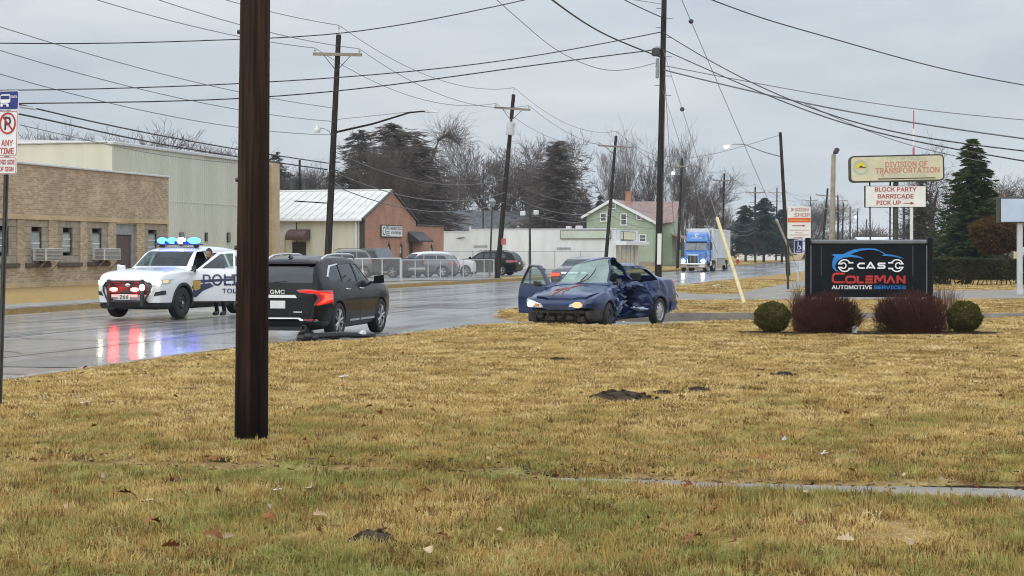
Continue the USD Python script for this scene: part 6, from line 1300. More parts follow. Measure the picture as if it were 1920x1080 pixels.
# shrubs at the black sign
def leafy(n, dims, card, seed, power=.25, lump=.16, zc=0.0, boxy=False):
    g = np.random.default_rng(seed); u = g.normal(0, 1, (n, 3)); u /= np.linalg.norm(u, axis=1, keepdims=True)
    if boxy: m_ = np.abs(u).max(1, keepdims=True); u = u / m_ ** .72; 
    r = g.uniform(.55, 1, n) ** power * (1 - lump + 2 * lump * meshkit.fbm(u * 3.1 + seed, 3)); C = u * r[:, None] * dims + [0, 0, zc]
    dx = u / np.linalg.norm(u, axis=1, keepdims=True) + g.normal(0, .7, (n, 3)); dx /= np.linalg.norm(dx, axis=1, keepdims=True); sd = np.cross(dx, g.normal(0, 1, (n, 3))); sd /= np.linalg.norm(sd, axis=1, keepdims=True); c = card * g.uniform(.6, 1.3, n)[:, None]
    V = np.stack([C - dx * c * .5, C + sd * c * .32, C + dx * c * .6, C - sd * c * .32], 1).reshape(-1, 3); k = np.arange(n)[:, None] * 4
    return trimesh.Trimesh(V, np.concatenate([k + [0, 1, 2], k + [0, 2, 3]]), process=False)
def stems(n, r0, r1, h, seed, thick=.006, spread=1.0):
    g = np.random.default_rng(seed); a = g.uniform(0, 6.28, n); rr = np.sqrt(g.uniform(0, 1, n)); b = np.stack([np.cos(a) * rr * r0[0], np.sin(a) * rr * r0[1], np.zeros(n)], -1)
    t = np.stack([np.cos(a) * rr * r1[0], np.sin(a) * rr * r1[1], h * (1 - .25 * rr ** 3) * g.uniform(.8, 1.06, n)], -1) + g.normal(0, .03, (n, 3)); m_ = b * .45 + t * .55 + g.normal(0, .03, (n, 3)) + np.stack([np.cos(a) * rr * .05, np.sin(a) * rr * .05, np.zeros(n)], -1)
    L = [np.stack([b, m_, t], 1)]; R = [np.tile([thick, thick * .7, thick * .35], (n, 1))]
    for q in range(4):      # side twigs
        s_ = g.uniform(.3, .95, n)[:, None]; p = b * (1 - s_) + t * s_ + (m_ - (b + t) / 2) * (4 * s_ * (1 - s_)); d = (t - b) * .22 + g.normal(0, .075, (n, 3)); L.append(np.stack([p, p + d * .5, p + d], 1)); R.append(np.tile([thick * .6, thick * .5, thick * .25], (n, 1)))
    return tubes(np.vstack(L), np.vstack(R), 3)
def gz_(x, y): return float(lawn(np.array([x]), np.array([y]))[0])
for px, lab, sd in ((1448, 'ball of clipped evergreen shrub at the left end of the black sign bed', 1), (1808, 'ball of clipped evergreen shrub at the right end of the black sign bed', 2)):
    d = 29.6; x = (px - 960) / F * d; t = thing('round_shrub', lab, 'shrub', (x, d, gz_(x, d)))
    part(t, 'foliage', leafy(5200, (.33, .33, .285) if sd == 1 else (.315, .33, .30), .04, sd, .22, .17, .29), 'box_leaves'); part(t, 'stems', stems(40, (.06, .06), (.24, .24), .45, sd, .009), 'bark')
for px, w, h, lab, sd in ((1549, .70, .78, 'maroon bare twiggy bush under the left half of the black sign', 3), (1706, .72, .80, 'maroon bare twiggy bush under the right half of the black sign', 4)):
    d = 29.4; x = (px - 960) / F * d; t = thing('twig_bush', lab, 'bush', (x, d, gz_(x, d) - .02))
    g = np.random.default_rng(sd); n = 5200; u = g.normal(0, 1, (n, 3)); u /= np.linalg.norm(u, axis=1, keepdims=True); lump = .80 + .42 * (meshkit.fbm(u * 2.1 + sd * 7, 3))
    C = u * (g.uniform(.0, 1, n) ** .38 * lump)[:, None] * [w * .94, .50, h * .56] + [0, 0, h * .42]; C = C[C[:, 2] > .01]; n = len(C)
    dr = (C - [0, 0, -.1]) * [.6, .6, 1.0] + g.normal(0, .22, (n, 3)); dr /= np.linalg.norm(dr, axis=1, keepdims=True); ln = g.uniform(.06, .17, n)[:, None]; L_ = np.stack([C - dr * ln * .6, C + g.normal(0, .008, (n, 3)), C + dr * ln * .6], 1)
    part(t, 'twigs', cat(tubes(L_, np.tile([.0045, .0036, .0018], (n, 1)), 3), stems(150, (.34, .26), (w * .86, .45), h * .88, sd, .005)), 'twig_maroon')
    part(t, 'stems', stems(60, (.3, .2), (w * .6, .4), h * .6, sd + 9, .012), 'twig_maroon')
for px, w, h, lab, sd in ((1500, .16, .84, 'straw coloured stalks at the left post of the black sign', 5), (1772, .24, .84, 'straw coloured stalks at the right post of the black sign', 6)):
    d = 30.2; x = (px - 960) / F * d; t = thing('dry_stalks', lab, 'plant', (x, d, gz_(x, d))); part(t, 'stalks', stems(90, (.1, .1), (w, .2), h, sd, .004), 'twig_brown')
# hedge
d = 75; x0, x1 = (1700 - 960) / F * d, (1916 - 960) / F * d
t = thing('hedge', 'long clipped dark hedge behind the black sign', 'hedge', ((x0 + x1) / 2, d, .10))
g = np.random.default_rng(9); n = 15000; w = (x1 - x0) / 2
fc = g.integers(0, 4, n); C = np.stack([g.uniform(-w, w, n), g.uniform(-.6, .6, n), g.uniform(.06, 1.22, n)], -1); C[fc == 0, 2] = 1.22 - g.uniform(0, .12, (fc == 0).sum()); C[fc == 1, 1] = -.6 + g.uniform(0, .2, (fc == 1).sum()); C[fc == 2, 1] = -.6 + g.uniform(0, .2, (fc == 2).sum())
C[:, 1] += .25 * (meshkit.fbm(C * [1.2, 1.2, 1.5], 3, 4) - .5); C[:, 2] += .18 * (meshkit.fbm(C * [.8, .8, .1], 3, 5) - .5)
gap = (C[:, 2] < .28) & (meshkit.noise(np.stack([C[:, 0] * 1.6, C[:, 0] * 0, C[:, 0] * 0], -1), 7) > .45); C = C[~gap]; n = len(C)
dx = g.normal(0, 1, (n, 3)) + [0, -.6, .5]; dx /= np.linalg.norm(dx, axis=1, keepdims=True); sd = np.cross(dx, g.normal(0, 1, (n, 3))); sd /= np.linalg.norm(sd, axis=1, keepdims=True); V = np.stack([C - dx * .05, C + sd * .035, C + dx * .07, C - sd * .035], 1).reshape(-1, 3); k = np.arange(n)[:, None] * 4
part(t, 'foliage', trimesh.Trimesh(V, np.concatenate([k + [0, 1, 2], k + [0, 2, 3]]), process=False), 'hedge_leaves')
part(t, 'stems', cat(*[tube([(x, g.uniform(-.2, .2), -.05), (x + g.normal(0, .1), 0, .5), (x + g.normal(0, .2), 0, 1.0)], [.03, .025, .01], 5) for x in np.linspace(-w + .2, w - .2, 22)]), 'bark')
# ------------------------------------------------------------ poles and wires
def woodmat(name, c1, c2, st=(9, 9, .35)):
    mat(name, c1, c2, 2.2, .85, .7, 6, stretch=st, detail=6., spec=.12)
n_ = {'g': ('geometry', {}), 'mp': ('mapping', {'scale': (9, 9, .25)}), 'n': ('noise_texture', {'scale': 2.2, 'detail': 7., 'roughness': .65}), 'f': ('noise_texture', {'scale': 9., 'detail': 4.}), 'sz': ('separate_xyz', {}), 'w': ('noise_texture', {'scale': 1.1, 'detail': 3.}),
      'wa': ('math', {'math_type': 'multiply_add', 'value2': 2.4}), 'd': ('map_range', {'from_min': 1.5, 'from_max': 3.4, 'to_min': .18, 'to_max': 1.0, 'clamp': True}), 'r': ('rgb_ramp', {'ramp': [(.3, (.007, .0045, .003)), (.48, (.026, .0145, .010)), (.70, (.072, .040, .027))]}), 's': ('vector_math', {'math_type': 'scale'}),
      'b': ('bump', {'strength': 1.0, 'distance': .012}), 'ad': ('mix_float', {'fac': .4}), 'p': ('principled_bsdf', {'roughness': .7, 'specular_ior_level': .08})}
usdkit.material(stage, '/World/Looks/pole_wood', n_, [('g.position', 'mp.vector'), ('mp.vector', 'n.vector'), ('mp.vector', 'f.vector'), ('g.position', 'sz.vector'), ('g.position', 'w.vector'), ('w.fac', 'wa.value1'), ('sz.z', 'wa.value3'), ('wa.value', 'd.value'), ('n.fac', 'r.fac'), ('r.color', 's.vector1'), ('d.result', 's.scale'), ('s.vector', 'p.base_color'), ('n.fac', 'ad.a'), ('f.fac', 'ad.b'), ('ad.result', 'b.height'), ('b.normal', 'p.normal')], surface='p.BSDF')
woodmat('pole_wood_grey', (.016, .014, .012), (.052, .046, .038))
woodmat('pole_wood_pale', (.22, .19, .15), (.32, .28, .22))
mat('cable', (.022, .022, .024), (.035, .035, .037), 4, .6)
mat('cable_grey', (.10, .105, .115), (.15, .155, .165), 4, .6)
mat('insulator', (.42, .44, .44), (.55, .57, .57), 5, .3)
mat('guard_yellow', (.50, .40, .20), (.62, .51, .28), 3, .6)
mat('guard_grey', (.45, .47, .48), (.56, .58, .58), 3, .6)
mat('pole_concrete', (.24, .21, .16), (.36, .32, .25), 3, .8)
mat('lamp_glass_off', (.55, .57, .55), (.66, .68, .66), 3, .3)

def pole_mesh(h, r0, r1, n=16, seed=0, rough=.0):
    zs_ = np.linspace(-.3, h, 26); m = tube(np.stack([zs_ * 0, zs_ * 0, zs_], -1), np.linspace(r0, r1, 26), n)
    if rough: v = m.vertices; a = np.arctan2(v[:, 1], v[:, 0]); k = 1 + rough * (meshkit.fbm(np.stack([a * 3, v[:, 2] * .5, a * 0 + seed], -1), 3) - .5); m.vertices = np.stack([v[:, 0] * k, v[:, 1] * k, v[:, 2]], 1)
    return m
# the thick brown pole in the foreground
q = onground(471, 824)
t = thing('utility_pole', 'thick brown wooden utility pole standing in the foreground grass', 'utility pole', (q[0], q[1], q[2]), .3, ry=math.radians(.5))
hp = 7.5; r0 = 31.5 / F * q[1]
npole = 40; zs_ = np.linspace(-.3, hp, 240); m = tube(np.stack([zs_ * 0, zs_ * 0, zs_], -1), np.interp(zs_, [-.3, 0, 2, 3.6, hp], [r0 * 1.01, r0, r0 * .93, r0 * .88, r0 * .8]), npole)
v = m.vertices; a = np.arctan2(v[:, 1], v[:, 0]); crack = np.abs(meshkit.noise(np.stack([np.cos(a) * 4.5, np.sin(a) * 4.5, v[:, 2] * .25], -1), 4) - .5); kk = 1 - .035 * np.exp(-(crack / .045) ** 2) + .03 * (meshkit.fbm(np.stack([np.cos(a) * 7, np.sin(a) * 7, v[:, 2] * .6], -1), 3) - .5); m.vertices = np.stack([v[:, 0] * kk, v[:, 1] * kk, v[:, 2]], 1)
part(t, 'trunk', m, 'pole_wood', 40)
for z, a in ((2.1, 2.7), (1.55, 3.0), (3.3, 2.6), (1.1, 3.3)): part(t, 'bolt', mv(T.cylinder(.018, .05, sections=8), (math.cos(a) * r0 * .9, math.sin(a) * r0 * .9, z), rx=math.pi / 2, rz=a + math.pi / 2), 'steel_dark')

mat('paint_mast_red', (.38, .07, .06), (.45, .10, .09), 2, .6)
def attach(name):
    return ATT[name]
ATT = {}
def upole(px_b, px_t, py_t, d, label, r=.15, arm=True, armz=.9, armw=1.25, wood='pole_wood_grey', armmat='pole_wood_pale', zb=None, group=None, arms2=False, armdir=None, name='utility_pole', peak=True):
    z0 = float(zg(d)) + .12 if zb is None else zb; x0 = (px_b - 960) / F * d; h = Z(py_t, d) - z0
    # px_b is where the pole meets the ground
    x1 = (px_t - 960) / F * d; lean = math.atan2(x1 - x0, h)
    t = thing(name, label, 'utility pole', (x0, d, z0), 0, group, ry=lean); H_ = h / math.cos(lean)
    part(t, 'trunk', pole_mesh(H_, r, r * .66, 12, seed=int(px_b)), wood, 40)
    def W(x, y, z): return np.array([x0 + x * math.cos(lean) + z * math.sin(lean), d + y, z0 - x * math.sin(lean) + z * math.cos(lean)])
    at = []
    if arm:
        za = H_ - armz; u = np.array([CT, -ST, 0]) if armdir is None else armdir
        def beam(a, b, hw, hh, zc):
            c = [np.array([u[0] * s_ - u[1] * o, u[1] * s_ + u[0] * o - r * .9, zc + zz]) for s_ in (a, b) for o in (-hw, hw) for zz in (-hh, hh)]; return Manifold.hull_points(np.array(c))
        cr = part(t, 'crossarm', beam(-armw, armw, .05, .065, za), armmat)
        part(t, 'brace', cat(*[tube([u * s_ * armw * .55 + [0, -r, za - .05], np.array([0, -r, za - .75])], .018, 5) for s_ in (-1, 1)]), 'steel_dark')
        for s_ in (-.93, .90):
            p = u * s_ * armw + [0, -r * .9, za + .065]; part(cr, 'insulator', mv(lathe([(0, 0), (.03, 0), (.03, .07), (.07, .08), (.07, .13), (.045, .15), (.05, .2), (0, .21)], 10), p), 'insulator'); at.append(W(*(p + [0, 0, .2])))
        if peak: part(t, 'pole_top_pin', cat(tube([(0, 0, H_), (0, 0, H_ + .3)], .02, 6), mv(lathe([(0, 0), (.06, 0), (.06, .08), (.04, .15), (0, .15)], 10), (0, 0, H_ + .28))), 'insulator'); at.insert(1, W(0, 0, H_ + .42))
        if arms2: part(t, 'crossarm', beam(-armw * .55, armw * .55, .045, .055, za - 1.5), armmat)
    ATT[label] = dict(arm=at, W=W, H=H_, t=t)
    return t, W, H_
NP_ = [(612, 635, 65, 71.5), (932, 963, 177, 99), (1134, 1155, 255, 135), (1270, 1279, 296, 168), (1354, 1358, 325, 201), (1416, 1416, 350, 240), (1455, 1457, 352, 285), (1519, 1520, 368, 350)]
LB = ['tall pole with street lamp arms rising behind the black SUV', 'pole with a pale transformer above the parked cars', 'leaning crossarm pole in front of the green house', 'shorter leaning pole right of the thick black pole', 'crossarm pole behind the semi trailer', 'crossarm pole above the blue green spruces', 'crossarm pole left of the street light pole', 'distant crossarm pole right of the street light pole']
far = []
for (pb, pt, ty, d), lb in zip(NP_, LB):
    far.append((*upole(pb, pt, ty, d, lb, r=.17, armw=1.15 if d < 130 else 1.5, arms2=d > 190), ATT[lb]))
def wire(p, q, sag, r, label=None, name='power_line', m='cable', group=None, n=24, bump=None):
    p, q = np.array(p, float), np.array(q, float); s_ = np.linspace(0, 1, n)[:, None]; pts = p * (1 - s_) + q * s_; pts[:, 2] -= sag * 4 * (s_ * (1 - s_))[:, 0]
    if bump: pts[:, 2] += bump * (meshkit.noise(s_ * [[30, 0, 0]]) - .5)
    solo(name, tube(pts, r, 4), m, label, 'power line', group)
def wpts(ctrl, r, label, name='power_line', m='cable', group=None):
    """ctrl: (px, py, depth) points that the hanging line passes through"""
    C = np.array([P(*c) for c in ctrl]); k = np.linspace(0, 1, len(C)); 
    from scipy.interpolate import CubicSpline
    s_ = np.concatenate([[0], np.cumsum(np.linalg.norm(np.diff(C, axis=0), axis=1))]); f = CubicSpline(s_, C, bc_type='natural'); solo(name, tube(f(np.linspace(0, s_[-1], 40)), r, 4), m, label, 'power line', group)
G1 = 'thin power lines strung between the poles across the road'
for k in range(len(far) - 1):
    A, B_ = far[k][3], far[k + 1][3]
    for j in range(3): wire(A['arm'][j], B_['arm'][j], 1.0, .013 if k < 2 else .02, f'{("left", "top", "right")[j]} power line from the {LB[k]}', m='cable', group=G1)
    for z in (-5.2, -6.1, -6.7): wire(A['W'](0, -.2, A['H'] + z), B_['W'](0, -.2, B_['H'] + z), .9, .016 if z > -6 else .022, f'{ {-5.2: "highest", -6.1: "middle", -6.7: "lowest"}[z]} telephone cable from the {LB[k]}', name='telephone_cable', m='cable_grey', group='telephone cables between the poles across the road')
# the next pole back along the street, outside the frame on the left
d0 = 38.0; b0 = np.array([RX(-26.1, d0), d0, 0]); 
t, W0, H0 = upole(960 + b0[0] / d0 * F, 960 + b0[0] / d0 * F + 20, 468 - (11.35 - HC) / d0 * F, d0, 'crossarm pole beyond the left edge of the photo', r=.17)
A0 = ATT['crossarm pole beyond the left edge of the photo']
for j in range(3): wire(A0['arm'][j], far[0][3]['arm'][j], .7, .013, f'{("left", "top", "right")[j]} power line from the upper left to the pole with street lamps', m='cable', group='thin power lines at the upper left')
for z, s_ in ((-3.3, .5), (-3.9, .6), (-4.5, .7)): wire(W0(0, -.2, H0 + z + .6), far[0][1](0, -.2, far[0][2] + z), s_, .013, f'{ {-3.3: "highest", -3.9: "middle", -4.5: "lowest"}[z]} thin grey line crossing the sky above the metal hall', m='cable_grey', group='thin grey lines above the metal hall')
wpts([(-60, 172, 44), (37, 196, 47), (240, 242, 55), (440, 279, 63), (616, 306, 71.4)], .024, 'upper of the two thick black cables drooping above the metal hall', 'telephone_cable')
wpts([(-60, 196, 44), (37, 214, 47), (240, 258, 55), (440, 293, 63), (614, 318, 71.4)], .026, 'lower of the two thick black cables drooping above the metal hall', 'telephone_cable')
wpts([(37, 234, 47), (160, 262, 60), (300, 290, 70), (440, 306, 80)], .014, 'thin cable crossing the face of the metal hall', 'telephone_cable', 'cable_grey')
solo('cable_splice', tube([P(38, 200, 46.9), P(66, 204, 47.8)], [.04, .04], 8), 'insulator', 'pale splice case on the cable beside the no parking sign', 'splice case')
# gear on the far poles
t, W, H_, A = far[0][0], far[0][1], far[0][2], far[0][3]
k1 = 71.5 / F
def lp(px, py, y=0): p = P(px, py, 71.5); x0 = (612 - 960) / F * 71.5; l_ = math.atan2((635 - 612) * k1, H_); dx, dz = p[0] - x0, p[2] - (.12 + float(zg(71.5))); return np.array([dx * math.cos(l_) - dz * math.sin(l_), y, dx * math.sin(l_) + dz * math.cos(l_)])
s1_ = part(t, 'street_lamp_arm', tube([lp(629, 248), lp(700, 232), lp(768, 211), lp(790, 209), lp(797, 209)], [.05, .045, .04, .035, .035], 8), 'pole_wood_grey', True); part(t, 'tie_rod', tube([lp(632, 224), lp(768, 210)], .012, 5), 'cable_grey')
part(s1_, 'lamp_head', mv(Manifold.hull_points(np.array([(0, -.13, -.05), (0, .13, -.05), (.55, -.10, -.03), (.55, .10, -.03), (.1, -.1, .10), (.1, .1, .10), (.62, 0, .01), (.3, 0, .11)])), lp(796, 209)), 'insulator', 30)
s2_ = part(t, 'security_lamp_arm', tube([lp(620, 252), lp(617, 246), lp(608, 241), lp(598, 240)], .022, 6), 'grey_metal', True); part(s2_, 'lamp_head', mv(lathe([(0, -.12), (.12, -.11), (.15, -.02), (.13, .06), (.07, .12), (.06, .22), (0, .22)], 14), lp(595, 244)), 'lamp_glass_off', 40)
part(t, 'sign_bracket', cat(tube([lp(616, 381), lp(552, 377)], .03, 6)), 'pole_wood_grey')
t, W, H_ = far[1][:3]; z = H_ - 2.55
part(t, 'transformer', mv(lathe([(0, -.02), (.26, 0), (.27, .1), (.27, .72), (.22, .80), (0, .82)], 18), (.0, -.42, z)), 'insulator', 40); part(t, 'bushing', cat(*[cyl((x, -.42, z + .8), (x, -.42, z + 1.0), .035, 8) for x in (-.1, .1)]), 'insulator')
for k in (4, 3): 
    t, W, H_ = far[k][:3]
    part(t, 'transformer', mv(lathe([(0, 0), (.24, 0), (.24, .75), (0, .8)], 14), (-.35, -.2, H_ - 2.6)), 'steel_dark', 40)
# two grey transformers on a pole behind the workshop
t, W, H_ = upole(560, 562, 300, 150, 'pole with two dark transformers above the white ribbed roof', r=.16, arm=False)
for x in (-.55, .55): part(t, 'transformer', mv(lathe([(0, 0), (.38, 0), (.40, 1.1), (.3, 1.22), (0, 1.22)], 16), (x, -.25, H_ - 2.85)), 'steel_dark', 40)
part(t, 'bracket', box(-.6, .6, -.1, .05, H_ - 2.0, H_ - 1.9), 'steel_dark')
# thin lamp and flood light poles by the white shop
def thinpole(pb, pt, ty, d, label, lights=(), r=.07, by=None, top=None):
    z0 = float(zg(d)) + .12; x0 = (pb - 960) / F * d; h = Z(ty, d) - z0; t = thing('light_pole', label, 'light pole', (x0, d, z0), 0, ry=math.atan2((pt - pb) / F * d, h))
    part(t, 'shaft', tube([(0, 0, -.2), (0, 0, h)], [r, r * .7], 10), 'steel_dark', 40)
    for dx, dz in lights:
        part(t, 'flood_light', mv(bbox(-.16, .16, -.14, .14, -.14, .14, .04), (dx, -.1, h + dz)), 'lamp_glass_off'); part(t, 'bracket', tube([(0, 0, h + dz - .15), (dx, -.05, h + dz - .1)], .025, 5), 'steel_dark')
    if top: part(t, 'lantern', mv(lathe([(0, 0), (.12, .02), (.22, .3), (.24, .36), (.1, .52), (0, .55)], 12), (0, 0, h - .1)), 'grey_metal')
    return t
thinpole(918, 923, 385, 104, 'thin leaning lantern pole beside the transformer pole', r=.075, top=True)
thinpole(994, 993, 366, 96, 'thin black pole with two small floodlights before the white shop', ((-.42, -1.1), (.38, -1.05)), r=.08)
thinpole(906, 906, 318, 170, 'slender dark pole against the grey roof', r=.10)
# the tall black pole at the kerb
d = 70.0; t, W, H_ = upole(1234, 1247, -82, d, 'tall black utility pole behind the wrecked blue car', r=.165, arm=False, wood='pole_wood_grey', zb=.10)
part(t, 'white_marker', box(-.09, .09, -.19, -.16, H_ * .0 + 1.0, 2.35), 'sign_white')
part(t, 'cable_box', cat(bbox(-.32, -.17, -.28, -.1, Z(152, d), Z(115, d), .03)), 'grey_metal'); part(t, 'junction', bbox(-.5, -.12, -.25, .05, Z(106, d) - .1, Z(97, d) + .05, .06), 'steel_dark')
part(t, 'step_bolts', cat(*[cyl((-.35 if k % 2 else .0, -.1, z), (.0 if k % 2 else .38, -.1, z), .014, 5) for k, z in enumerate(np.arange(8.4, 12.4, .42))]), 'steel_dark')
part(t, 'ground_wire', tube([(.12, -.14, .1), (.1, -.14, 6), (.09, -.12, 11)], .012, 4), 'cable_grey')
BP = lambda py: W(0, -.12, (HC - (py - 468) / F * d - .10))
tp = lambda px, py: (px, py, d)
wpts([(-80, 80, 58), (200, 81, 62), (440, 74, 64), (640, 62, 66), (900, 18, 68), (1000, -4, 69), tp(1246, -70)], .022, 'dark line sweeping across the sky in front of the pole with street lamps')
wpts([(-80, 170, 58), (200, 166, 62), (440, 157, 64), (700, 140, 66), (960, 111, 68), tp(1240, 60)], .022, 'upper of the twin lines rising to the tall black pole')
wpts([(-80, 195, 58), (200, 192, 62), (440, 185, 64), (700, 163, 66), (960, 128, 68), tp(1239, 92)], .024, 'lower of the twin lines rising to the tall black pole')
wpts([(1020, -12, 40), (1100, 45, 52), (1160, 76, 61), tp(1238, 107)], .032, 'thick cable coming down from the top of the photo to the tall black pole', 'telephone_cable')
wpts([(925, -6, 46), (1000, 60, 54), (1080, 113, 62), (1150, 132, 66), tp(1236, 116)], .014, 'slack loop of cable left of the tall black pole', 'telephone_cable', 'cable_grey')
wpts([(1160, -6, 60), (1200, 14, 65), tp(1242, 33)], .024, 'short dark line entering the tall black pole near the top')
wpts([(1080, -20, 58), (1180, -2, 64), tp(1243, 8)], .012, 'faint line above the dark line at the tall black pole', m='cable_grey')
wpts([tp(1242, 60), (1400, 150, 62), (1600, 228, 56), (1800, 268, 52), (1980, 290, 50)], .022, 'topmost line from the tall black pole down to the right edge')
wpts([tp(1241, 92), (1400, 162, 62), (1600, 236, 56), (1800, 281, 52), (1980, 312, 50)], .022, 'second line from the tall black pole down to the right edge')
wpts([tp(1240, 122), (1440, 160, 72), (1700, 202, 75), (1980, 230, 78)], .018, 'nearly level thin line from the tall black pole to the right edge', m='cable_grey')
wpts([tp(1240, 130), (1440, 178, 66), (1700, 228, 62), (1980, 268, 60)], .030, 'thick bundled cable from the tall black pole to the right edge', 'telephone_cable', 'cable_grey')
wpts([(1320, -6, 34), (1430, 34, 36), (1560, 72, 38), (1760, 127, 40), (1980, 170, 42)], .014, 'single line curving across the upper right sky')
wpts([(1500, 190, 58), (1700, 270, 56), (1860, 306, 55)], .014, 'lowest faint line passing above the yellow sign', m='cable_grey')
# guy wires with guards
g1 = onground(1396, 570); top1 = BP(95)
t = thing('guy_wire', 'guy wire with a long straw yellow guard anchored in the grass', 'guy wire', g1); u = top1 - g1; L_ = np.linalg.norm(u); u /= L_
def at_px(py): k = [np.array(g1) + u * s_ for s_ in np.linspace(0, L_, 400)]; i = min(range(400), key=lambda i: abs(468 - (k[i][2] - HC) * F / k[i][1] - py)); return k[i] - g1
part(t, 'wire', tube([-u * .2, u * L_], .012, 5), 'cable_grey'); part(t, 'guard', tube([(0, 0, 0), at_px(410)], .055, 10), 'guard_yellow', 40); part(t, 'insulator', mv(T.icosphere(2, .09), at_px(205)), 'steel_dark', True)
g2 = np.array([RX(-9.3, 118), 118, float(zg(118)) + .12]); top2 = W(0, 0, H_ - .2); u = top2 - g2; L_ = np.linalg.norm(u); u /= L_
t = thing('guy_wire', 'long guy wire with a pale grey guard ending by the street light pole', 'guy wire', g2)
kk = [g2 + u * s_ for s_ in np.linspace(0, L_, 800)]; f = lambda py: kk[min(range(800), key=lambda i: abs(468 - (kk[i][2] - HC) * F / kk[i][1] - py))] - g2
part(t, 'wire', tube([-u * .2, u * L_], .016, 5), 'cable_grey'); part(t, 'guard', tube([f(474), f(412)], .075, 10), 'guard_grey', 40); part(t, 'insulator', mv(T.icosphere(2, .12), f(40)), 'steel_dark', True)
wire(BP(96), g1 + np.array([2.2, 40, .2]), .0, .012, 'thin guy wire running behind the long straw yellow guard', name='stay_wire', m='cable_grey')
wire(BP(168), np.array([(1345 - 960) / F * 66, 66, 1.6]), .1, .012, 'short stay wire close beside the tall black pole', name='stay_wire', m='cable_grey')
# lit street light on the right
d = 113; t, W, H_ = upole(1478, 1463, 248, d, 'leaning pole with a lit curved street light on the right', r=.16, arm=False)
x0 = (1478 - 960) / F * d; l_ = math.atan2((1463 - 1478) / F * d, H_); zz0 = float(zg(d)) + .12
def lq(px, py, y=0): p = P(px, py, d); dx, dz = p[0] - x0, p[2] - zz0; return np.array([dx * math.cos(l_) - dz * math.sin(l_), y, dx * math.sin(l_) + dz * math.cos(l_)])
a_ = part(t, 'street_lamp_arm', tube([lq(1462, 293), lq(1430, 284), lq(1398, 271), lq(1378, 270), lq(1370, 272)], [.05, .045, .04, .035, .03], 8), 'grey_metal', True)
part(a_, 'lamp_head', mv(Manifold.hull_points(np.array([(.1, -.13, -.04), (.1, .13, -.04), (-.45, -.12, -.07), (-.45, .12, -.07), (-.1, 0, .11), (-.5, 0, .0)])), lq(1371, 272)), 'insulator', 30); part(a_, 'lamp', mv(T.icosphere(2, 1), lq(1362, 275), s=(.2, .14, .12)), 'lamp_street', True)
wpts([(1460, 254, d), (1400, 272, d + 10), (1320, 292, d + 22), (1262, 300, d + 30)], .018, 'line strung from the lit street light pole back over the road', m='cable_grey')
t = thing('light_pole', 'tan concrete lamp pole with a flood light on top left of the yellow sign', 'light pole', ((1558 - 960) / F * 95, 95, -.05)); h = Z(290, 95) + .05
part(t, 'shaft', tube([(0, 0, -.2), (.16, 0, h)], [.20, .13], 12), 'pole_concrete', 40); part(t, 'flood_light', mv(bbox(-.12, .14, -.2, .2, -.05, .30, .05), (.25, 0, h + .12), ry=.5), 'steel_dark'); part(t, 'bracket', tube([(.16, 0, h), (.2, 0, h + .2)], .05, 6), 'steel_dark')
for k, (pb, pt, ty, d, ar) in enumerate(((1539, 1552, 353, 190, 1), (1572, 1571, 365, 230, 1), (1579, 1581, 380, 265, 1), (1594, 1594, 387, 300, 1), (1607, 1608, 391, 330, 0), (1622, 1625, 411, 380, 0), (1306, 1307, 364, 240, 1), (1288, 1289, 380, 300, 0))):
    upole(pb, pt, ty, d, ['leaning crossarm pole left of the concrete lamp pole', 'far crossarm pole right of the concrete lamp pole', 'farther crossarm pole under the yellow sign edge', 'distant crossarm pole left of the block party sign', 'distant bare pole with a lit lamp near the block party sign', 'farthest thin pole left of the block party sign', 'small crossarm pole over the semi trailer', 'distant thin pole between the black pole and the truck'][k], r=.17, arm=bool(ar), arms2=bool(ar), armw=1.4)
d = 330; solo('street_lamp', mv(T.icosphere(2, .22), P(1604, 407, d)), 'lamp_street', 'tiny lit street lamp far down the road', 'street lamp', smooth=True); d = 175; solo('street_lamp', mv(T.icosphere(2, .17), P(1262, 325, d)), 'lamp_street', 'small lit lamp beside the shorter leaning pole', 'street lamp', smooth=True)
# radio mast, striped red and white
t = thing('radio_mast', 'thin red and white radio mast above the yellow sign', 'mast', ((1713 - 960) / F * 420, 420, -.3)); ht = Z(205, 420)
zz = np.linspace(0, ht, 9)
for k in range(8): part(t, 'section', tube([(0, 0, zz[k]), (0, 0, zz[k + 1] - .01)], .30 if k < 7 else .15, 8), 'paint_mast_red' if k % 2 else 'sign_white')
# ------------------------------------------------------------ signs
mat('sign_black', (.005, .006, .008), (.009, .011, .014), 2, .4, spec=.15)
mat('sign_grey_cap', (.13, .135, .145), (.19, .195, .205), 3, .35, metal=.3)
mat('letter_white', (.74, .75, .76), (.80, .81, .82), 5, .5); mat('letter_red', (.40, .018, .018), (.50, .028, .025), 4, .5); mat('letter_blue', (.012, .16, .50), (.02, .24, .62), 2.5, .5)
mat('letter_faded_red', (.40, .16, .12), (.52, .24, .19), 6, .6); mat('letter_dark_red', (.30, .03, .025), (.38, .05, .04), 6, .6); mat('letter_faded_green', (.36, .42, .34), (.44, .50, .40), 5, .6); mat('letter_faint', (.47, .50, .40), (.54, .56, .46), 5, .6)
mat('sign_old_cream', (.52, .49, .33), (.64, .60, .42), 1.6, .5); mat('sign_frame_olive', (.03, .034, .022), (.06, .062, .042), 4, .6); mat('seal_yellow', (.62, .48, .04), (.70, .56, .06), 5, .5)
mat('sign_orange', (.60, .10, .03), (.68, .14, .04), 4, .5); mat('sign_blue', (.012, .022, .16), (.018, .032, .21), 4, .4); mat('sign_pale_blue', (.42, .50, .62), (.50, .58, .70), .8, .3, coat=.5)
mat('letter_soft_red', (.42, .10, .09), (.50, .14, .12), 6, .5)
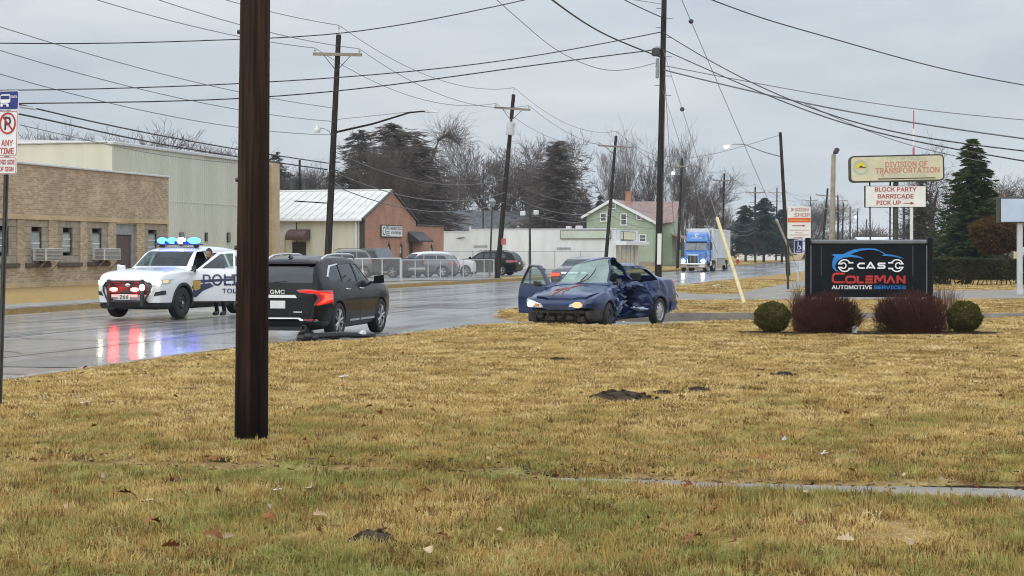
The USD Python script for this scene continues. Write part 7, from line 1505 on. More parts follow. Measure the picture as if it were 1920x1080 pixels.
# black business sign
d = 30.0; k = d / F; xc = (1629 - 960) * k; zb0 = gz_(xc, d)
t = thing('business_sign', 'black roadside sign with blue car outline and red and white lettering', 'sign', (xc, d, zb0))
lx = lambda px: (px - 1629) * k; lz = lambda py: Z(py, d) - zb0
for a, b in ((1510, 1519), (1738, 1748)): part(t, 'post', bbox(lx(a), lx(b), -.06, .06, -.3, lz(446), .012), 'sign_black')
pn = part(t, 'panel', box(lx(1519) + .002, lx(1738) - .002, -.03, .03, lz(557), lz(457.5)), 'sign_black')
part(t, 'top_rail', bbox(lx(1519) + .002, lx(1738) - .002, -.055, .05, lz(457.4), lz(449.5), .02), 'sign_grey_cap')
for px in (1539, 1711): part(pn, 'seam', box(lx(px) - .003, lx(px) + .003, -.0325, -.0305, lz(517), lz(462)), 'sign_grey_cap')
for px in (1519.6, 1736.6): part(pn, 'edge_trim', box(lx(px) - .004, lx(px) + .008, -.038, -.0305, lz(552), lz(460)), 'grey_metal')
q = lambda x, y: (lx(1500 + x / 7.385), lz(440 + y / 7.385))          # traced from the sign's own artwork
Y0, Y1 = -.042, -.0305
body = [q(*p) for p in ((430, 280), (470, 268), (590, 270), (650, 240), (740, 205), (850, 190), (950, 188), (1040, 195), (1120, 232), (1180, 270), (1280, 280), (1370, 305), (1440, 338), (1360, 318), (1270, 300), (1130, 292), (1160, 272), (1090, 228), (1010, 212), (930, 210), (840, 222), (760, 245), (690, 275), (780, 290), (840, 310), (880, 338), (790, 318), (700, 308), (600, 318), (530, 350), (490, 400), (480, 450), (500, 490), (545, 512), (490, 505), (445, 460), (440, 390), (455, 330), (475, 300))]
part(t, 'car_outline', ext(Polygon(body).buffer(0), Y0, Y1), 'letter_blue')
def wrench(cx, cy, flip):
    c = q(cx, cy); o = lambda r: r / 7.385 * k
    R_ = Point(c).buffer(o(90), quad_segs=16); head = R_.difference(R_.buffer(-o(17))); inner = Point(c[0] - flip * o(20), c[1]).buffer(o(47), quad_segs=12); ring2 = inner.difference(inner.buffer(-o(16)))
    slot = shapely.box(c[0] - o(130) if flip > 0 else c[0], c[1] - o(17), c[0] if flip > 0 else c[0] + o(130), c[1] + o(17)); jaw = shapely.box(min(c[0] - flip * o(92), c[0] - flip * o(30)), c[1] - o(33), max(c[0] - flip * o(92), c[0] - flip * o(30)), c[1] + o(33)).difference(slot)
    neck = shapely.box(min(c[0] + flip * o(52), c[0] + flip * o(120)), c[1] - o(50), max(c[0] + flip * o(52), c[0] + flip * o(120)), c[1] + o(50)).difference(shapely.box(c[0] - o(140), c[1] - o(30), c[0] + o(140), c[1] + o(30)))
    gap = shapely.box(min(c[0] - flip * o(140), c[0] - flip * o(60)), c[1] - o(16), max(c[0] - flip * o(140), c[0] - flip * o(60)), c[1] + o(16)); gap2 = shapely.box(min(c[0] + flip * o(60), c[0] + flip * o(140)), c[1] - o(32), max(c[0] + flip * o(60), c[0] + flip * o(140)), c[1] + o(32))
    return head.difference(gap).difference(gap2).union(ring2.difference(gap).difference(shapely.box(min(c[0] + 0, c[0] - flip * o(120)), c[1] - o(16), max(c[0] + 0, c[0] - flip * o(120)), c[1] + o(16)))).union(jaw).union(neck)
for cx, fl in ((612, 1), (1335, -1)): part(t, 'wrench', ext(wrench(cx, 428, fl), Y0 - .002, Y1), 'letter_white')
def stroke(segs, w): return shapely.union_all([LineString([q(*p) for p in s_]).buffer(w / 7.385 * k, cap_style=2, join_style=1) for s_ in segs])
cas = [[(890, 398), (820, 398), (795, 420), (795, 440), (820, 462), (890, 462)], [(915, 472), (970, 385), (1030, 472)], [(945, 455), (1000, 455)], [(1175, 398), (1085, 398), (1075, 412), (1090, 428), (1150, 428), (1170, 444), (1155, 462), (1065, 462)]]
part(t, 'lettering', ext(stroke(cas, 11), Y0, Y1), 'letter_white')
col = [[(612, 540), (480, 540), (450, 565), (450, 640), (475, 658), (612, 658)], [(655, 582), (740, 582), (760, 600), (760, 645), (740, 662), (655, 662), (635, 645), (635, 600), (655, 582)], [(795, 570), (795, 662), (875, 662)], [(905, 580), (1005, 580)], [(895, 620), (1000, 620)], [(895, 660), (1005, 660)], [(1035, 672), (1040, 575), (1060, 575), (1100, 640), (1140, 575), (1165, 575), (1170, 672)], [(1200, 672), (1250, 580), (1300, 672)], [(1345, 672), (1345, 575), (1440, 668), (1440, 565)]]
part(t, 'lettering', ext(stroke(col, 14), Y0, Y1), 'letter_red')
a, b = q(435, 752), q(992, 700); part(t, 'lettering', text('AUTOMOTIVE', a[0], a[1], b[0] - a[0], (b[1] - a[1]) * .96, Y1), 'letter_white')
a, b = q(1018, 752), q(1458, 704); part(t, 'lettering', text('SERVICES', a[0], a[1], b[0] - a[0], (b[1] - a[1]) * .96, Y1), 'letter_blue')
# transportation sign on its posts
d = 55.0; k = d / F; xc = (1678 - 960) * k; z0 = .13
t = thing('road_sign', 'big cream sign with faded red transportation lettering on tall posts', 'sign', (xc, d, z0), math.radians(-3))
X = lambda px: (px - 1678) * k; Zq = lambda py: Z(py, d) - z0
tilt = lambda m: mv(m, (0, 0, Zq(316)), ry=math.radians(-1.1))
Zc = lambda py: Zq(py) - Zq(316)
fr = rrect(X(1593), Zc(341), X(1768), Zc(291), .16)
bd = part(t, 'cabinet', tilt(ext(fr, -.12, .22)), 'sign_frame_olive'); fc = fr.buffer(-.05)
fp_ = part(t, 'face', tilt(ext(fc, -.128, -.121)), 'sign_old_cream')
w_ = lambda s_, px0, px1, py, h, m: part(t, 'lettering', tilt(text(s_, X(px0), Zc(py), X(px1) - X(px0), h * k, -.129, .005)), m)
w_('CITY OF TOLEDO', 1663, 1733, 300.5, 6, 'letter_faded_green'); w_('DIVISION OF', 1659, 1737, 313.5, 10, 'letter_faded_red'); w_('TRANSPORTATION', 1640, 1759, 325, 10, 'letter_faded_red'); w_('STREETS & BRIDGES', 1664, 1735, 331.5, 5, 'letter_faint')
part(t, 'rule', tilt(box(X(1645), X(1751), -.136, -.129, Zc(336.0), Zc(334.2))), 'sign_frame_olive')
sc = (X(1613), Zc(313)); disc = Point(sc).buffer(14 * k, quad_segs=12); part(t, 'seal', tilt(ext(disc.difference(disc.buffer(-4.0 * k)), -.134, -.129)), 'letter_faded_green')
part(t, 'seal', tilt(ext(disc.buffer(-4.2 * k).intersection(shapely.box(-9, sc[1] - 1.5 * k, 9, 9)), -.134, -.129)), 'seal_yellow'); part(t, 'seal', tilt(ext(Polygon([(sc[0] - 3 * k, sc[1] - .5 * k), (sc[0] + 10 * k, sc[1] - .8 * k), (sc[0] + 9 * k, sc[1] + 1 * k), (sc[0] + 4 * k, sc[1] + 1 * k), (sc[0] + 3 * k, sc[1] + 3 * k), (sc[0], sc[1] + 3.4 * k)]), -.139, -.1345)), 'sign_frame_olive')
part(t, 'seal', tilt(ext(Point(X(1654), Zc(328.5)).buffer(2.4 * k).difference(Point(X(1654), Zc(328.5)).buffer(1.2 * k)), -.134, -.129)), 'letter_faded_red')
p2 = part(t, 'lower_cabinet', box(X(1622), X(1735), -.08, .15, Zq(389), Zq(348.5)), 'sign_frame_olive'); part(p2, 'face', box(X(1623), X(1734), -.088, -.081, Zq(388), Zq(349.4)), 'sign_white')
for s_, a, b, py in (('BLOCK PARTY', 1640, 1717, 359), ('BARRICADE', 1645, 1712, 372), ('PICK UP', 1643, 1688, 384)): part(p2, 'lettering', text(s_, X(a), Zq(py), X(b) - X(a), 7.6 * k, -.089, .005), 'letter_dark_red')
ar = Polygon([(X(1693), Zq(380.6)), (X(1706), Zq(380.6)), (X(1706), Zq(378.2)), (X(1713), Zq(381.2)), (X(1706), Zq(384)), (X(1706), Zq(381.8)), (X(1693), Zq(381.8))]); part(p2, 'arrow', ext(ar, -.094, -.089), 'letter_dark_red')
for a, b, r, m, y in ((1679, 1680, 5.0, 'sign_frame_olive', .0), (1634, 1632, 1.5, 'sign_frame_olive', .05), (1669, 1670, 1.6, 'sign_frame_olive', .05)): part(t, 'post', cyl((X(a), y + .03, -.3), (X(b), y + .03, Zq(340)), r * k, 10), m, 40)
d2 = 60; 
for px, r, top, m, lab in ((1695, 2.6, 388, 'steel_dark', 'dark post behind the block party sign'), (1709, 3.0, 388, 'sign_white', 'white post behind the block party sign')):
    t = thing('sign_post', lab, 'post', ((px - 960) / F * d2, d2, .1)); part(t, 'shaft', tube([(0, 0, -.2), (0, 0, Z(top - 6, d2) - .1)], r / F * d2, 10), m, 40); part(t, 'cap', mv(T.icosphere(1, r / F * d2 * 1.05), (0, 0, Z(top - 6, d2) - .1), s=(1, 1, .5)), m, True)
# sign shop board and the parking plate
d = 66.0; k = d / F; t = thing('shop_sign', 'white sign shop board with red letters, orange band and arrows', 'sign', ((1498 - 960) * k, d, .12)); X = lambda px: (px - 1498) * k; Zq = lambda py: Z(py, d) - .12
bd = part(t, 'board', ext(rrect(X(1476.5), Zq(447.5), X(1520), Zq(387), .05), -.03, .03), 'sign_white')
for s_, a, b, py, h in (('SIGN', 1490, 1516, 396.2, 6), ('SHOP', 1489, 1518, 406.5, 7)): part(bd, 'lettering', text(s_, X(a), Zq(py), X(b) - X(a), h * k, -.031, .004), 'letter_faded_red')
part(bd, 'emblem', ext(Polygon([(X(1481), Zq(389)), (X(1487), Zq(391)), (X(1489), Zq(393)), (X(1487), Zq(395)), (X(1481), Zq(397)), (X(1484), Zq(393))]), -.035, -.031), 'letter_faded_red')
part(bd, 'band', box(X(1477), X(1519.5), -.036, -.031, Zq(417), Zq(408.5)), 'sign_orange'); part(bd, 'band_text', box(X(1483), X(1514), -.04, -.0365, Zq(413.4), Zq(412.2)), 'seal_yellow')
for y_, a, b, h in ((423.2, 1485, 1510, 2.2), (446, 1488, 1506, 1.5)):
    part(bd, 'arrow', ext(Polygon([(X(a), Zq(y_ + .8)), (X(b - 5), Zq(y_ + .8)), (X(b - 5), Zq(y_ + h)), (X(b), Zq(y_)), (X(b - 5), Zq(y_ - h)), (X(b - 5), Zq(y_ - .8)), (X(a), Zq(y_ - .8))]), -.036, -.031), 'letter_dark_red')
for y_ in (431.5, 436.5, 440.5): part(bd, 'small_print', box(X(1480 if y_ != 436.5 else 1490), X(1516 if y_ != 436.5 else 1504), -.035, -.031, Zq(y_ + .5), Zq(y_ - .5)), 'letter_soft_red')
part(t, 'post', cyl((X(1478), .06, -.2), (X(1478), .06, Zq(390)), .05, 8), 'steel_dark')
d = 66.5; k = d / F; t = thing('parking_sign', 'small blue accessible parking sign on a thin grey post', 'sign', ((1496 - 960) * k, d, .12)); X = lambda px: (px - 1497) * k; Zq = lambda py: Z(py, d) - .12
bd = part(t, 'plate', ext(rrect(X(1489.5), Zq(475), X(1506.5), Zq(450), .03), -.03, -.015), 'letter_white'); part(bd, 'field', ext(rrect(X(1490.5), Zq(474), X(1505.5), Zq(451), .025), -.036, -.031), 'sign_blue')
wc = Point(X(1498.5), Zq(464.5)).buffer(3.2 * k).difference(Point(X(1498.5), Zq(464.5)).buffer(2.2 * k)).union(LineString([(X(1497), Zq(455.5)), (X(1497.2), Zq(461.5)), (X(1501), Zq(461.5)), (X(1502.5), Zq(466.5))]).buffer(.8 * k)).union(Point(X(1497), Zq(454)).buffer(1.2 * k)); part(bd, 'symbol', ext(wc, -.041, -.0365), 'letter_white'); part(bd, 'symbol', box(X(1494), X(1502), -.041, -.0365, Zq(471.6), Zq(470.2)), 'letter_white')
part(t, 'post', cyl((.0, 0, -.3), (.03, 0, Zq(450)), .028, 8), 'guard_grey', 40)
# no parking sign at the left edge
q_ = onground(-1, 762); d = q_[1]; k = d / F
t = thing('no_parking_sign', 'no parking any time sign with a bus plate on top at the left edge', 'sign', q_, 0, ry=math.radians(1.7))
zc = lambda py: Z(py, d) - q_[2]; part(t, 'post', box(-.022, .022, -.012, .012, -.3, zc(168)), 'steel_dark'); part(t, 'post_flange', box(-.008, .008, -.03, -.0125, -.3, zc(168)), 'steel_dark')
hw = .135; ro = math.radians(27)
R_ = lambda m: mv(m, (.028, -.085, 0), rz=-ro)
b1 = part(t, 'bus_plate', R_(ext(rrect(-hw, zc(207), hw, zc(171), .02), -.003, 0)), 'letter_white'); part(b1, 'field', R_(ext(rrect(-hw + .008, zc(205.5), hw - .008, zc(172.5), .016), -.006, -.0035)), 'sign_blue')
bus = rrect(-.105, zc(194), .03, zc(178), .02).difference(shapely.box(-.10, zc(187.5), .02, zc(180.5))).union(shapely.box(-.10, zc(201), -.07, zc(196.5))).union(shapely.box(-.02, zc(201), .01, zc(196.5))).union(shapely.box(-.10, zc(197), .0, zc(195)))
part(b1, 'symbol', R_(ext(bus, -.009, -.0065)), 'letter_white'); part(b1, 'symbol', R_(text('TARTA', .04, zc(185), .08, .022, -.0065, .003)), 'letter_white')
b2 = part(t, 'plate', R_(ext(rrect(-hw, zc(293), hw, zc(208.5), .025), -.003, 0)), 'letter_white'); part(b2, 'border', R_(ext(rrect(-hw + .007, zc(292), hw - .007, zc(209.5), .02).difference(rrect(-hw + .013, zc(291), hw - .013, zc(210.5), .018)), -.006, -.0035)), 'letter_soft_red')
cc = Point(.0, zc(232)).buffer(.108, quad_segs=16); ring = cc.difference(cc.buffer(-.017)).union(LineString([(-.072, zc(232) + .072), (.072, zc(232) - .072)]).buffer(.009)); part(b2, 'ring', R_(ext(ring, -.009, -.0065)), 'letter_red')
part(b2, 'letter_p', R_(text('P', -.042, zc(232) - .062, .085, .125, -.0035, .003)), 'black_print'); part(b2, 'lettering', R_(text('ANY', 0, zc(274), .155, .058, -.0035, .003, center=True)), 'letter_soft_red'); part(b2, 'lettering', R_(text('TIME', 0, zc(289), .185, .058, -.0035, .003, center=True)), 'letter_soft_red')
b3 = part(t, 'lower_plate', R_(ext(rrect(-hw, zc(327), hw, zc(294.5), .025), -.003, 0)), 'letter_white'); part(b3, 'border', R_(ext(rrect(-hw + .007, zc(326), hw - .007, zc(295.5), .02).difference(rrect(-hw + .013, zc(325), hw - .013, zc(296.5), .018)), -.006, -.0035)), 'letter_soft_red')
part(b3, 'lettering', R_(text('THIS SIDE', 0, zc(308.5), .215, .044, -.0035, .003, center=True)), 'letter_soft_red'); part(b3, 'lettering', R_(text('OF SIGN', 0, zc(321.5), .19, .044, -.0035, .003, center=True)), 'letter_soft_red')
# pale blank box sign at the right edge
d = 58; k = d / F; t = thing('box_sign', 'pale blue blank box sign at the right edge of the photo', 'sign', ((1900 - 960) * k, d, .13)); X = lambda px: (px - 1900) * k; Zq = lambda py: Z(py, d) - .13
bx_ = part(t, 'cabinet', bbox(X(1870), X(1985), -.18, .18, Zq(418), Zq(370), .02), 'sign_frame_olive'); part(bx_, 'face', box(X(1874), X(1981), -.19, -.181, Zq(416), Zq(373)), 'sign_pale_blue')
for px in (1912, 1950): part(t, 'post', box(X(px) - .09, X(px) + .09, -.06, .06, -.3, Zq(418)), 'guard_grey')
# small sign on the transformer pole and hydrant
d = 98.5; solo('notice_sign', box((940 - 960) / F * d, (949 - 960) / F * d, d - .25, d - .22, Z(459, d), Z(447, d)), 'letter_soft_red', 'small faded red notice beside the transformer pole', 'sign')
d = 214; t = thing('fire_hydrant', 'red and white fire hydrant under the blue green spruces', 'hydrant', ((1383 - 960) / F * d, d, float(zg(d)) + .12)); part(t, 'barrel', lathe([(0, 0), (.22, 0), (.22, .05), (.15, .07), (.15, .6), (.19, .62), (.19, .68), (0, .68)], 14), 'letter_red', 30); part(t, 'bonnet', mv(lathe([(.17, 0), (.15, .12), (.06, .2), (.05, .27), (0, .27)], 14), (0, 0, .68)), 'sign_white', 30); part(t, 'outlet', cat(cyl((-.28, 0, .45), (.28, 0, .45), .07, 10), cyl((0, -.26, .42), (0, 0, .42), .09, 10)), 'letter_red', 30)
# ------------------------------------------------------------ fences
def chainfence(name, label, p0, p1, h, step, gd, r=.03, wr=.002, mesh_=.09, z=.17):
    p0, p1 = np.array(p0, float), np.array(p1, float); L_ = np.linalg.norm(p1 - p0); rz = math.atan2(p1[1] - p0[1], p1[0] - p0[0]); zz = z + float(zg(p0[1])); dz = float(zg(p1[1]) - zg(p0[1]))
    t = thing(name, label, 'fence', (*p0, zz), rz); n = max(1, round(L_ / step)); f = lambda x: dz * x / L_
    for i in range(n + 1): x = L_ * i / n; part(t, 'post', cyl((x, 0, f(x) - .2), (x, 0, f(x) + h + .03), r * (1.4 if i in (0, n) else 1), 8), gd, 40)
    part(t, 'top_rail', cyl((0, 0, h), (L_, 0, h + dz), r * .8, 8), gd, 40)
    xs_ = np.arange(-h, L_, mesh_); seg, rad = [], []
    for x in xs_:
        a0, a1 = max(x, 0), min(x + h, L_)
        if a1 - a0 < .05: continue
        seg.append([[a0, -.03, f(a0) + a0 - x], [a1, -.03, f(a1) + a1 - x]]); seg.append([[a0, -.034, f(a0) + h - (a0 - x)], [a1, -.034, f(a1) + h - (a1 - x)]])
    m = tubes(np.array(seg), np.full((len(seg), 2), wr), 3); p = part(t, 'chain_link', m, 'chain_wire', kind='stuff')
mat('chain_wire', (.50, .51, .52), (.58, .59, .60), 2, .6)
fx_ = lambda px, r: (RX(r, D(px, r)), D(px, r))
chainfence('chain_link_fence', 'low white chain link fence in front of the parked cars', fx_(640, -27.4), fx_(751, -27.4), 1.22, 3.0, 'sign_white', z=.13)
chainfence('chain_link_fence', 'low grey chain link fence section right of the white corner post', fx_(753, -27.2), fx_(926, -27.2), 1.18, 2.3, 'pale_metal', z=.08)
pA = c4 + np.array([CT, -ST, 0]) * 3.0; fa = np.array([(1136 - 960) / F * 150, 150.0]); fb = np.array([(832 - 960) / F * 138, 138.0])
chainfence('chain_link_fence', 'tall grey chain link fence along the white shop wall', fb, fa, 1.75, 3.0, 'grey_metal', wr=.003, mesh_=.12)
t = thing('dead_shrub', 'dark stump with dry weeds against the white shop wall', 'plant', ((958 - 960) / F * 146, 146, float(zg(146)) + .15)); part(t, 'stump', tube([(0, 0, 0), (-.25, 0, .8), (-.45, 0, 1.7), (-.3, 0, 1.85)], [.2, .17, .13, .08], 7), 'bark', True); part(t, 'twigs', mv(stems(160, (.3, .2), (.9, .4), .9, 31, .012), (.45, 0, 0)), 'twig_brown')
# ------------------------------------------------------------ small things on the ground
mat('soil', (.026, .018, .012), (.080, .056, .038), 9, .95, 1.0, 45, spec=.08)
mat('mulch', (.016, .012, .010), (.05, .036, .027), 12, .95, 1.0, 35, spec=.08)
HL = ['largest dark molehill in the middle of the lawn', 'small molehill just right of the largest one', 'flat molehill right of the largest pair', 'molehill below the left ball shrub', 'little molehill left of the one below the ball shrub', 'tiny molehill left end of the row under the shrub bed', 'molehill below the row under the shrub bed', 'dark molehill in the near grass', 'small molehill right of the brown pole', 'low molehill in front of the largest one', 'flat patch of soil behind the lawn molehills', 'little heap of soil by the near lawn edge left of centre', 'dirt clod at the kerb by the black SUV', 'second dirt clod at the kerb right of the black SUV', 'soil patch at the right edge of the lawn', 'upper soil patch at the right edge', 'soil scuff by the brown pole footpath', 'second soil scuff near the brown pole']
for k, ((q, R_, hg), lab) in enumerate(zip(hill_at, HL)):
    g = np.random.default_rng(100 + k); t = thing('molehill', lab, 'molehill', q)
    a = np.linspace(0, 2 * np.pi, 41)[:-1]; rr = np.linspace(0, 1.08, 12); A_, RR = np.meshgrid(a, rr); edge = 1 + .35 * (meshkit.fbm(np.stack([np.cos(A_) * 2, np.sin(A_) * 2, A_ * 0 + k], -1), 3) - .5) * 2
    X = RR * np.cos(A_) * edge * R_; Y = RR * np.sin(A_) * edge * R_ * .8; h0 = .21 * R_ * hg + .014; Zm = h0 * np.clip(1 - RR ** 1.7, -.3, 1) * (.72 + .5 * meshkit.fbm(np.stack([X * 12, Y * 12, X * 0 + k], -1), 3)) + .02 * (meshkit.fbm(np.stack([X * 45, Y * 45, X * 0], -1), 2) - .4) - .012
    X = np.c_[X, X[:, :1]]; Y = np.c_[Y, Y[:, :1]]; Zm = np.c_[Zm, Zm[:, :1]]; part(t, 'mound', gridmesh(X.T * 1.1, Y.T * 1.1, Zm.T), 'soil', True)
    cl = []
    for _ in range(46 if R_ > .15 else 16):
        an = g.uniform(0, 6.28); r = math.sqrt(g.uniform(0, 1.25)); s_ = g.uniform(.025, .085) * R_ * (1 if r < .9 else .6); z = h0 * max(0, 1 - r ** 1.7) * .85; m = T.icosphere(1, s_); m.vertices *= g.uniform(.6, 1.3, (len(m.vertices), 1)); m.apply_translation([r * R_ * math.cos(an), r * R_ * .8 * math.sin(an), z]); cl.append(m)
    part(t, 'crumbs', cat(*cl), 'soil', True, kind='stuff')
# mulch bed round the shrubs
bed = affinity.scale(Point((1630 - 960) / F * 29.6, 29.5).buffer(1, quad_segs=20), 2.45, .5)
solo('mulch_bed', sheet(bed, lambda x, y: lawn(x, y) + .022 + .02 * (meshkit.fbm(np.stack([x * 9, y * 9, x * 0], -1), 3) - .5), .09), 'mulch', kind='structure', smooth=True)
q = onground(1602, 627); t = thing('landscape_light', 'small grey ground floodlight in front of the black sign', 'light fitting', q); part(t, 'housing', mv(bbox(-.045, .045, -.04, .04, .02, .15, .012), rx=-.2), 'guard_grey'); part(t, 'stake', cyl((0, 0, -.05), (0, 0, .04), .012, 6), 'steel_dark')
# fallen oak leaves
mat('leaf_brown', (.12, .05, .022), (.25, .115, .05), 9, .9, rnd=.5, spec=.08); mat('leaf_pale', (.32, .23, .13), (.46, .36, .23), 9, .9, rnd=.25, spec=.08)
def leaf(seed, mt):
    g = np.random.default_rng(seed); p = class_thing(f'leaf_{mt}_{seed:03d}'); n = 9; x = np.linspace(0, 1, n); w = np.array([.03, .20, .12, .32, .16, .36, .18, .2, .02]) * g.uniform(.85, 1.15, n)
    curl = g.uniform(.4, 1.6); zc = .25 * np.sin(x * np.pi * .9) * g.uniform(-.2, 1); up = lambda y: curl * y * y * 1.6
    V = np.concatenate([np.stack([x, w, zc + up(w)], -1), np.stack([x, x * 0, zc], -1), np.stack([x, -w, zc + up(w) * g.uniform(.3, 1)], -1)]); f = []
    for i in range(n - 1):
        for a, b in ((0, n), (n, 2 * n)): f += [[a + i, b + i, b + i + 1], [a + i, b + i + 1, a + i + 1]]
    m = trimesh.Trimesh(V - [.5, 0, 0], f, process=False); part(p, 'blade', m, mt, True); part(p, 'stalk', tube([(-.5, 0, zc[0]), (-.75, .05, zc[0] - .03)], .012, 4), mt); return p
LV = [leaf(k, 'leaf_brown') for k in range(4)] + [leaf(k + 10, 'leaf_pale') for k in range(3)]
g = np.random.default_rng(44); BIG = [(1300, 1036, 2, .17), (240, 950, 1, .16), (285, 1005, 0, .14), (320, 1048, 3, .13), (505, 992, 1, .11), (398, 1030, 0, .13), (800, 942, 2, .10), (1860, 832, 0, .08), (712, 788, 1, .10), (1636, 814, 1, .10), (1375, 1040, 3, .12), (830, 1032, 0, .11), (1700, 870, 2, .08), (1290, 930, 0, .09)]
PALE = [(585, 938, 4, .14), (1585, 1035, 5, .11), (1705, 1043, 4, .10), (275, 960, 6, .12), (1560, 868, 5, .09), (805, 1055, 6, .12), (88, 760, 5, .10), (975, 885, 4, .09), (1375, 905, 6, .09), (600, 988, 5, .12)]
for px, py, kd, sz in BIG + PALE:
    q = onground(px, py); copy_of(LV[kd], 'fallen_leaf', 'large curled brown oak leaf lying on the near grass' if kd < 4 else 'pale dry curled leaf lying on the near grass', 'leaf', q + [0, 0, .065], g.uniform(0, 6.28), 'large brown leaves on the near grass' if kd < 4 else 'pale dry leaves on the near grass', sz * .78, rx=g.uniform(-.7, .7), ry=g.uniform(-.5, .5))
for i in range(230):
    d = 8.2 + 15 * g.uniform(0, 1) ** 1.4; x = g.uniform(-.34, .34) * d
    if i % 3 == 0: s_ = g.uniform(0, 1); tc = np.array(trench.interpolate(s_, normalized=True).coords[0]); x, d = tc[0] + g.normal(0, .12), tc[1] + g.normal(0, .16)
    if x * CT - d * ST < EN + .3: continue
    kd = int(g.integers(0, 7)); kd = kd if kd < 4 or g.uniform() < .5 else 0
    copy_of(LV[kd], 'fallen_leaf', 'small brown leaf scattered over the lawn' if kd < 4 else 'small bleached leaf scattered over the lawn', 'leaf', (x, d, gz_(x, d) + g.uniform(.03, .06)), g.uniform(0, 6.28), 'small brown leaves scattered over the lawn' if kd < 4 else 'small bleached leaves scattered over the lawn', g.uniform(.035, .075), rx=g.uniform(-.9, .9), ry=g.uniform(-.6, .6))
g2_ = np.random.default_rng(61); LT = []
for i in range(620):
    q2 = np.array(trench.interpolate(g2_.uniform(0, .62) if i % 4 else g2_.uniform(0, 1), normalized=True).coords[0]) + g2_.normal(0, .13, 2) * [1.5, 1]; s_ = g2_.uniform(.008, .022)
    m = trimesh.Trimesh(np.array([[-1, -.5, 0], [0, -.7, .3], [1, -.2, .1], [1, .3, .5], [0, .6, .1], [-1, .4, .4]]) * s_, [[0, 1, 5], [1, 4, 5], [1, 2, 4], [2, 3, 4]], process=False); LT.append(mv(m, (q2[0], q2[1], gz_(q2[0], q2[1]) + g2_.uniform(.02, .05)), rz=g2_.uniform(0, 6.3), rx=g2_.uniform(-.8, .8)))
mat('leaf_litter', (.03, .02, .014), (.17, .12, .085), 14, .9, spec=.1)
solo('leaf_litter', cat(*LT), 'leaf_litter', 'dark damp leaf litter caught along the sunken edge of the footpath', 'leaf litter', kind='stuff')
bl = trench.segmentize(.08); bp = np.array(bl.coords); wv = .05 + .11 * meshkit.fbm(np.stack([bp[:, 0] * 2.2, bp[:, 1] * 2.2, bp[:, 0] * 0], -1), 3); bn = np.array([.19, .98])
solo('bare_soil', sheet(Polygon(np.vstack([bp + bn * wv[:, None], (bp - bn * wv[::-1][:, None] * .8)[::-1]])).buffer(0), lambda x, y: lawn(x, y) + .008, .06), 'mulch', kind='structure', smooth=True)
pt_ = numbered('/World', 'road_patch'); UsdGeom.Xform.Define(stage, pt_); meta(stage.GetPrimAtPath(pt_), kind='structure')
asphalt('patch_asphalt', (.045, .045, .045), (.085, .085, .083), .12, .32, -ROADROT, .3)
for r0, r1, y0, y1 in ((-19.6, -17.9, 29, 33.5), (-15.6, -13.2, 48, 52), (-23.3, -21.6, 60, 74), (-14.0, -12.2, 24, 26.2)): part(pt_, 'patch', sheet(strip(r0, r1, y0, y1), lambda x, y: crown(x, y) + .006, .6), 'patch_asphalt', True)
ck_ = numbered('/World', 'road_crack'); UsdGeom.Xform.Define(stage, ck_); meta(stage.GetPrimAtPath(ck_), kind='structure')
for k, yb in enumerate((24.5, 28, 31.5, 38, 44, 55, 66, 80)):
    rr2 = np.linspace(-24.0, -11.6, 40); of = 2.2 * (meshkit.fbm(np.stack([rr2 * .5, rr2 * 0 + k, rr2 * 0], -1), 4) - .5); ww = .012 + .03 * meshkit.noise(np.stack([rr2 * 1.5, rr2 * 0 + k, rr2 * 0], -1)); yc = yb - (rr2 + 18) * ST * 1.02 + of
    X2 = np.stack([RX(rr2, yc - ww), RX(rr2, yc + ww)], 1); Y2 = np.stack([yc - ww, yc + ww], 1); m = gridmesh(X2, Y2, crown(X2, Y2) + .009); part(ck_, 'crack', m, 'tar')
# litter
def litter(px, py, w, h, label, m='letter_white'):
    q = onground(px, py); s_ = q[1] / F; t = thing('litter', label, 'litter', q + [0, 0, .04]); X, Y = np.meshgrid(np.linspace(-.5, .5, 9), np.linspace(-.5, .5, 7), indexing='ij'); zz = .12 * (meshkit.fbm(np.stack([X * 4 + px, Y * 4, X * 0], -1), 3) - .3)
    part(t, 'paper', gridmesh(X * w * s_, Y * h * s_ * 3, zz * w * s_ * 1.6 + X * h * s_ * .4), m, True); part(t, 'fold', gridmesh(X * w * s_ * .5, Y * h * s_ * 2, zz * w * s_ + .012 + .02 * X), m, True)
litter(644, 712, 18, 7, 'white scrap of paper right of the brown pole'); litter(160, 762, 16, 4, 'pale scrap on the grass near the left edge'); litter(88, 759, 10, 4, 'pinkish scrap left of the pale scrap', 'letter_soft_red'); litter(1168, 607, 9, 4, 'white scrap by the wrecked car front wheel'); litter(1343, 537, 12, 4, 'white rag on the grass verge beyond the wrecked car')
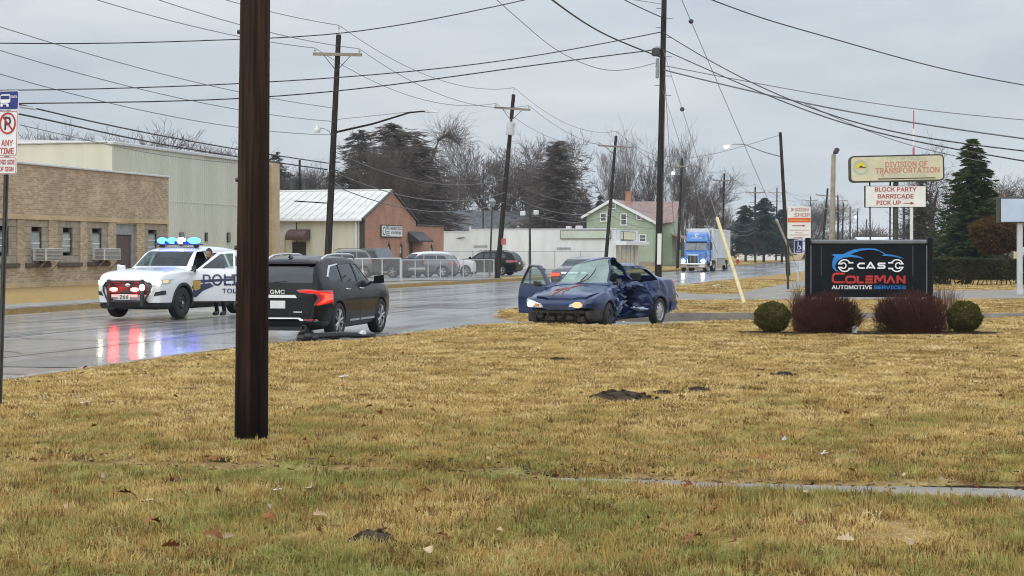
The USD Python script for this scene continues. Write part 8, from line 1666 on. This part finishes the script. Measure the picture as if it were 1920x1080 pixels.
litter(520, 930, 16, 3, 'thin white strip in the near grass'); litter(1545, 860, 12, 5, 'grey crumpled scrap above the footpath', 'guard_grey'); litter(1470, 833, 8, 4, 'bluish crumpled scrap in the near lawn', 'sign_pale_blue')
# bumper torn off in the road
a = P(562, 636, 30.6); b_ = P(697, 626, 32.0); 
t = thing('torn_bumper', 'torn off black bumper lying on the road behind the black SUV', 'bumper', (a[0], a[1], -.02), math.atan2(b_[1] - a[1], b_[0] - a[0]))
L_ = float(np.hypot(*(b_ - a)[:2])); xs_ = np.linspace(0, L_, 18); prof = [(0, .0), (.06, .015), (.10, .07), (.09, .14), (.03, .17), (.0, .15), (.05, .12), (.06, .07), (.03, .03)]
V = np.array([[x, -y_ - .35 * math.sin(math.pi * x / L_) * .5 + .02 * math.sin(9 * x), z + .03 + .05 * math.sin(2.2 * x)] for x in xs_ for y_, z in prof]); V[:, 2] *= .72; n = len(prof); i, j = np.meshgrid(np.arange(17), np.arange(n), indexing='ij'); qd = np.stack([i * n + j, i * n + (j + 1) % n, (i + 1) * n + (j + 1) % n, (i + 1) * n + j], -1).reshape(-1, 4)
part(t, 'shell', trimesh.Trimesh(V, np.vstack([qd[:, [0, 1, 2]], qd[:, [0, 2, 3]]]), process=False), 'plastic_black', 35); part(t, 'crumpled_end', cat(*[mv(bbox(-.12, .12, -.08, .08, 0, .1, .03), (.05 + .09 * k, -.05 - .05 * k, .02 + .03 * (k % 2)), rz=.5 * k, ry=.3) for k in range(3)]), 'plastic_black'); part(t, 'torn_foil', mv(gridmesh(*np.meshgrid(np.linspace(-.07, .07, 6), np.linspace(-.05, .05, 6), indexing='ij'), .03 * np.random.default_rng(2).normal(0, 1, (6, 6))), (L_ * .72, -.30, .15), rx=.8), 'letter_white')
# ------------------------------------------------------------ the damp air
usdkit.material(stage, '/World/Looks/haze', {'v': ('principled_volume', {'color': (.86, .90, .95), 'density': .00018, 'anisotropy': .0})}, [], volume='v.volume')
solo('haze', box(-3400, 3400, -70, 4100, -2.2, 46), 'haze', kind='stuff', label='thin grey damp air over the whole street', cat='haze')
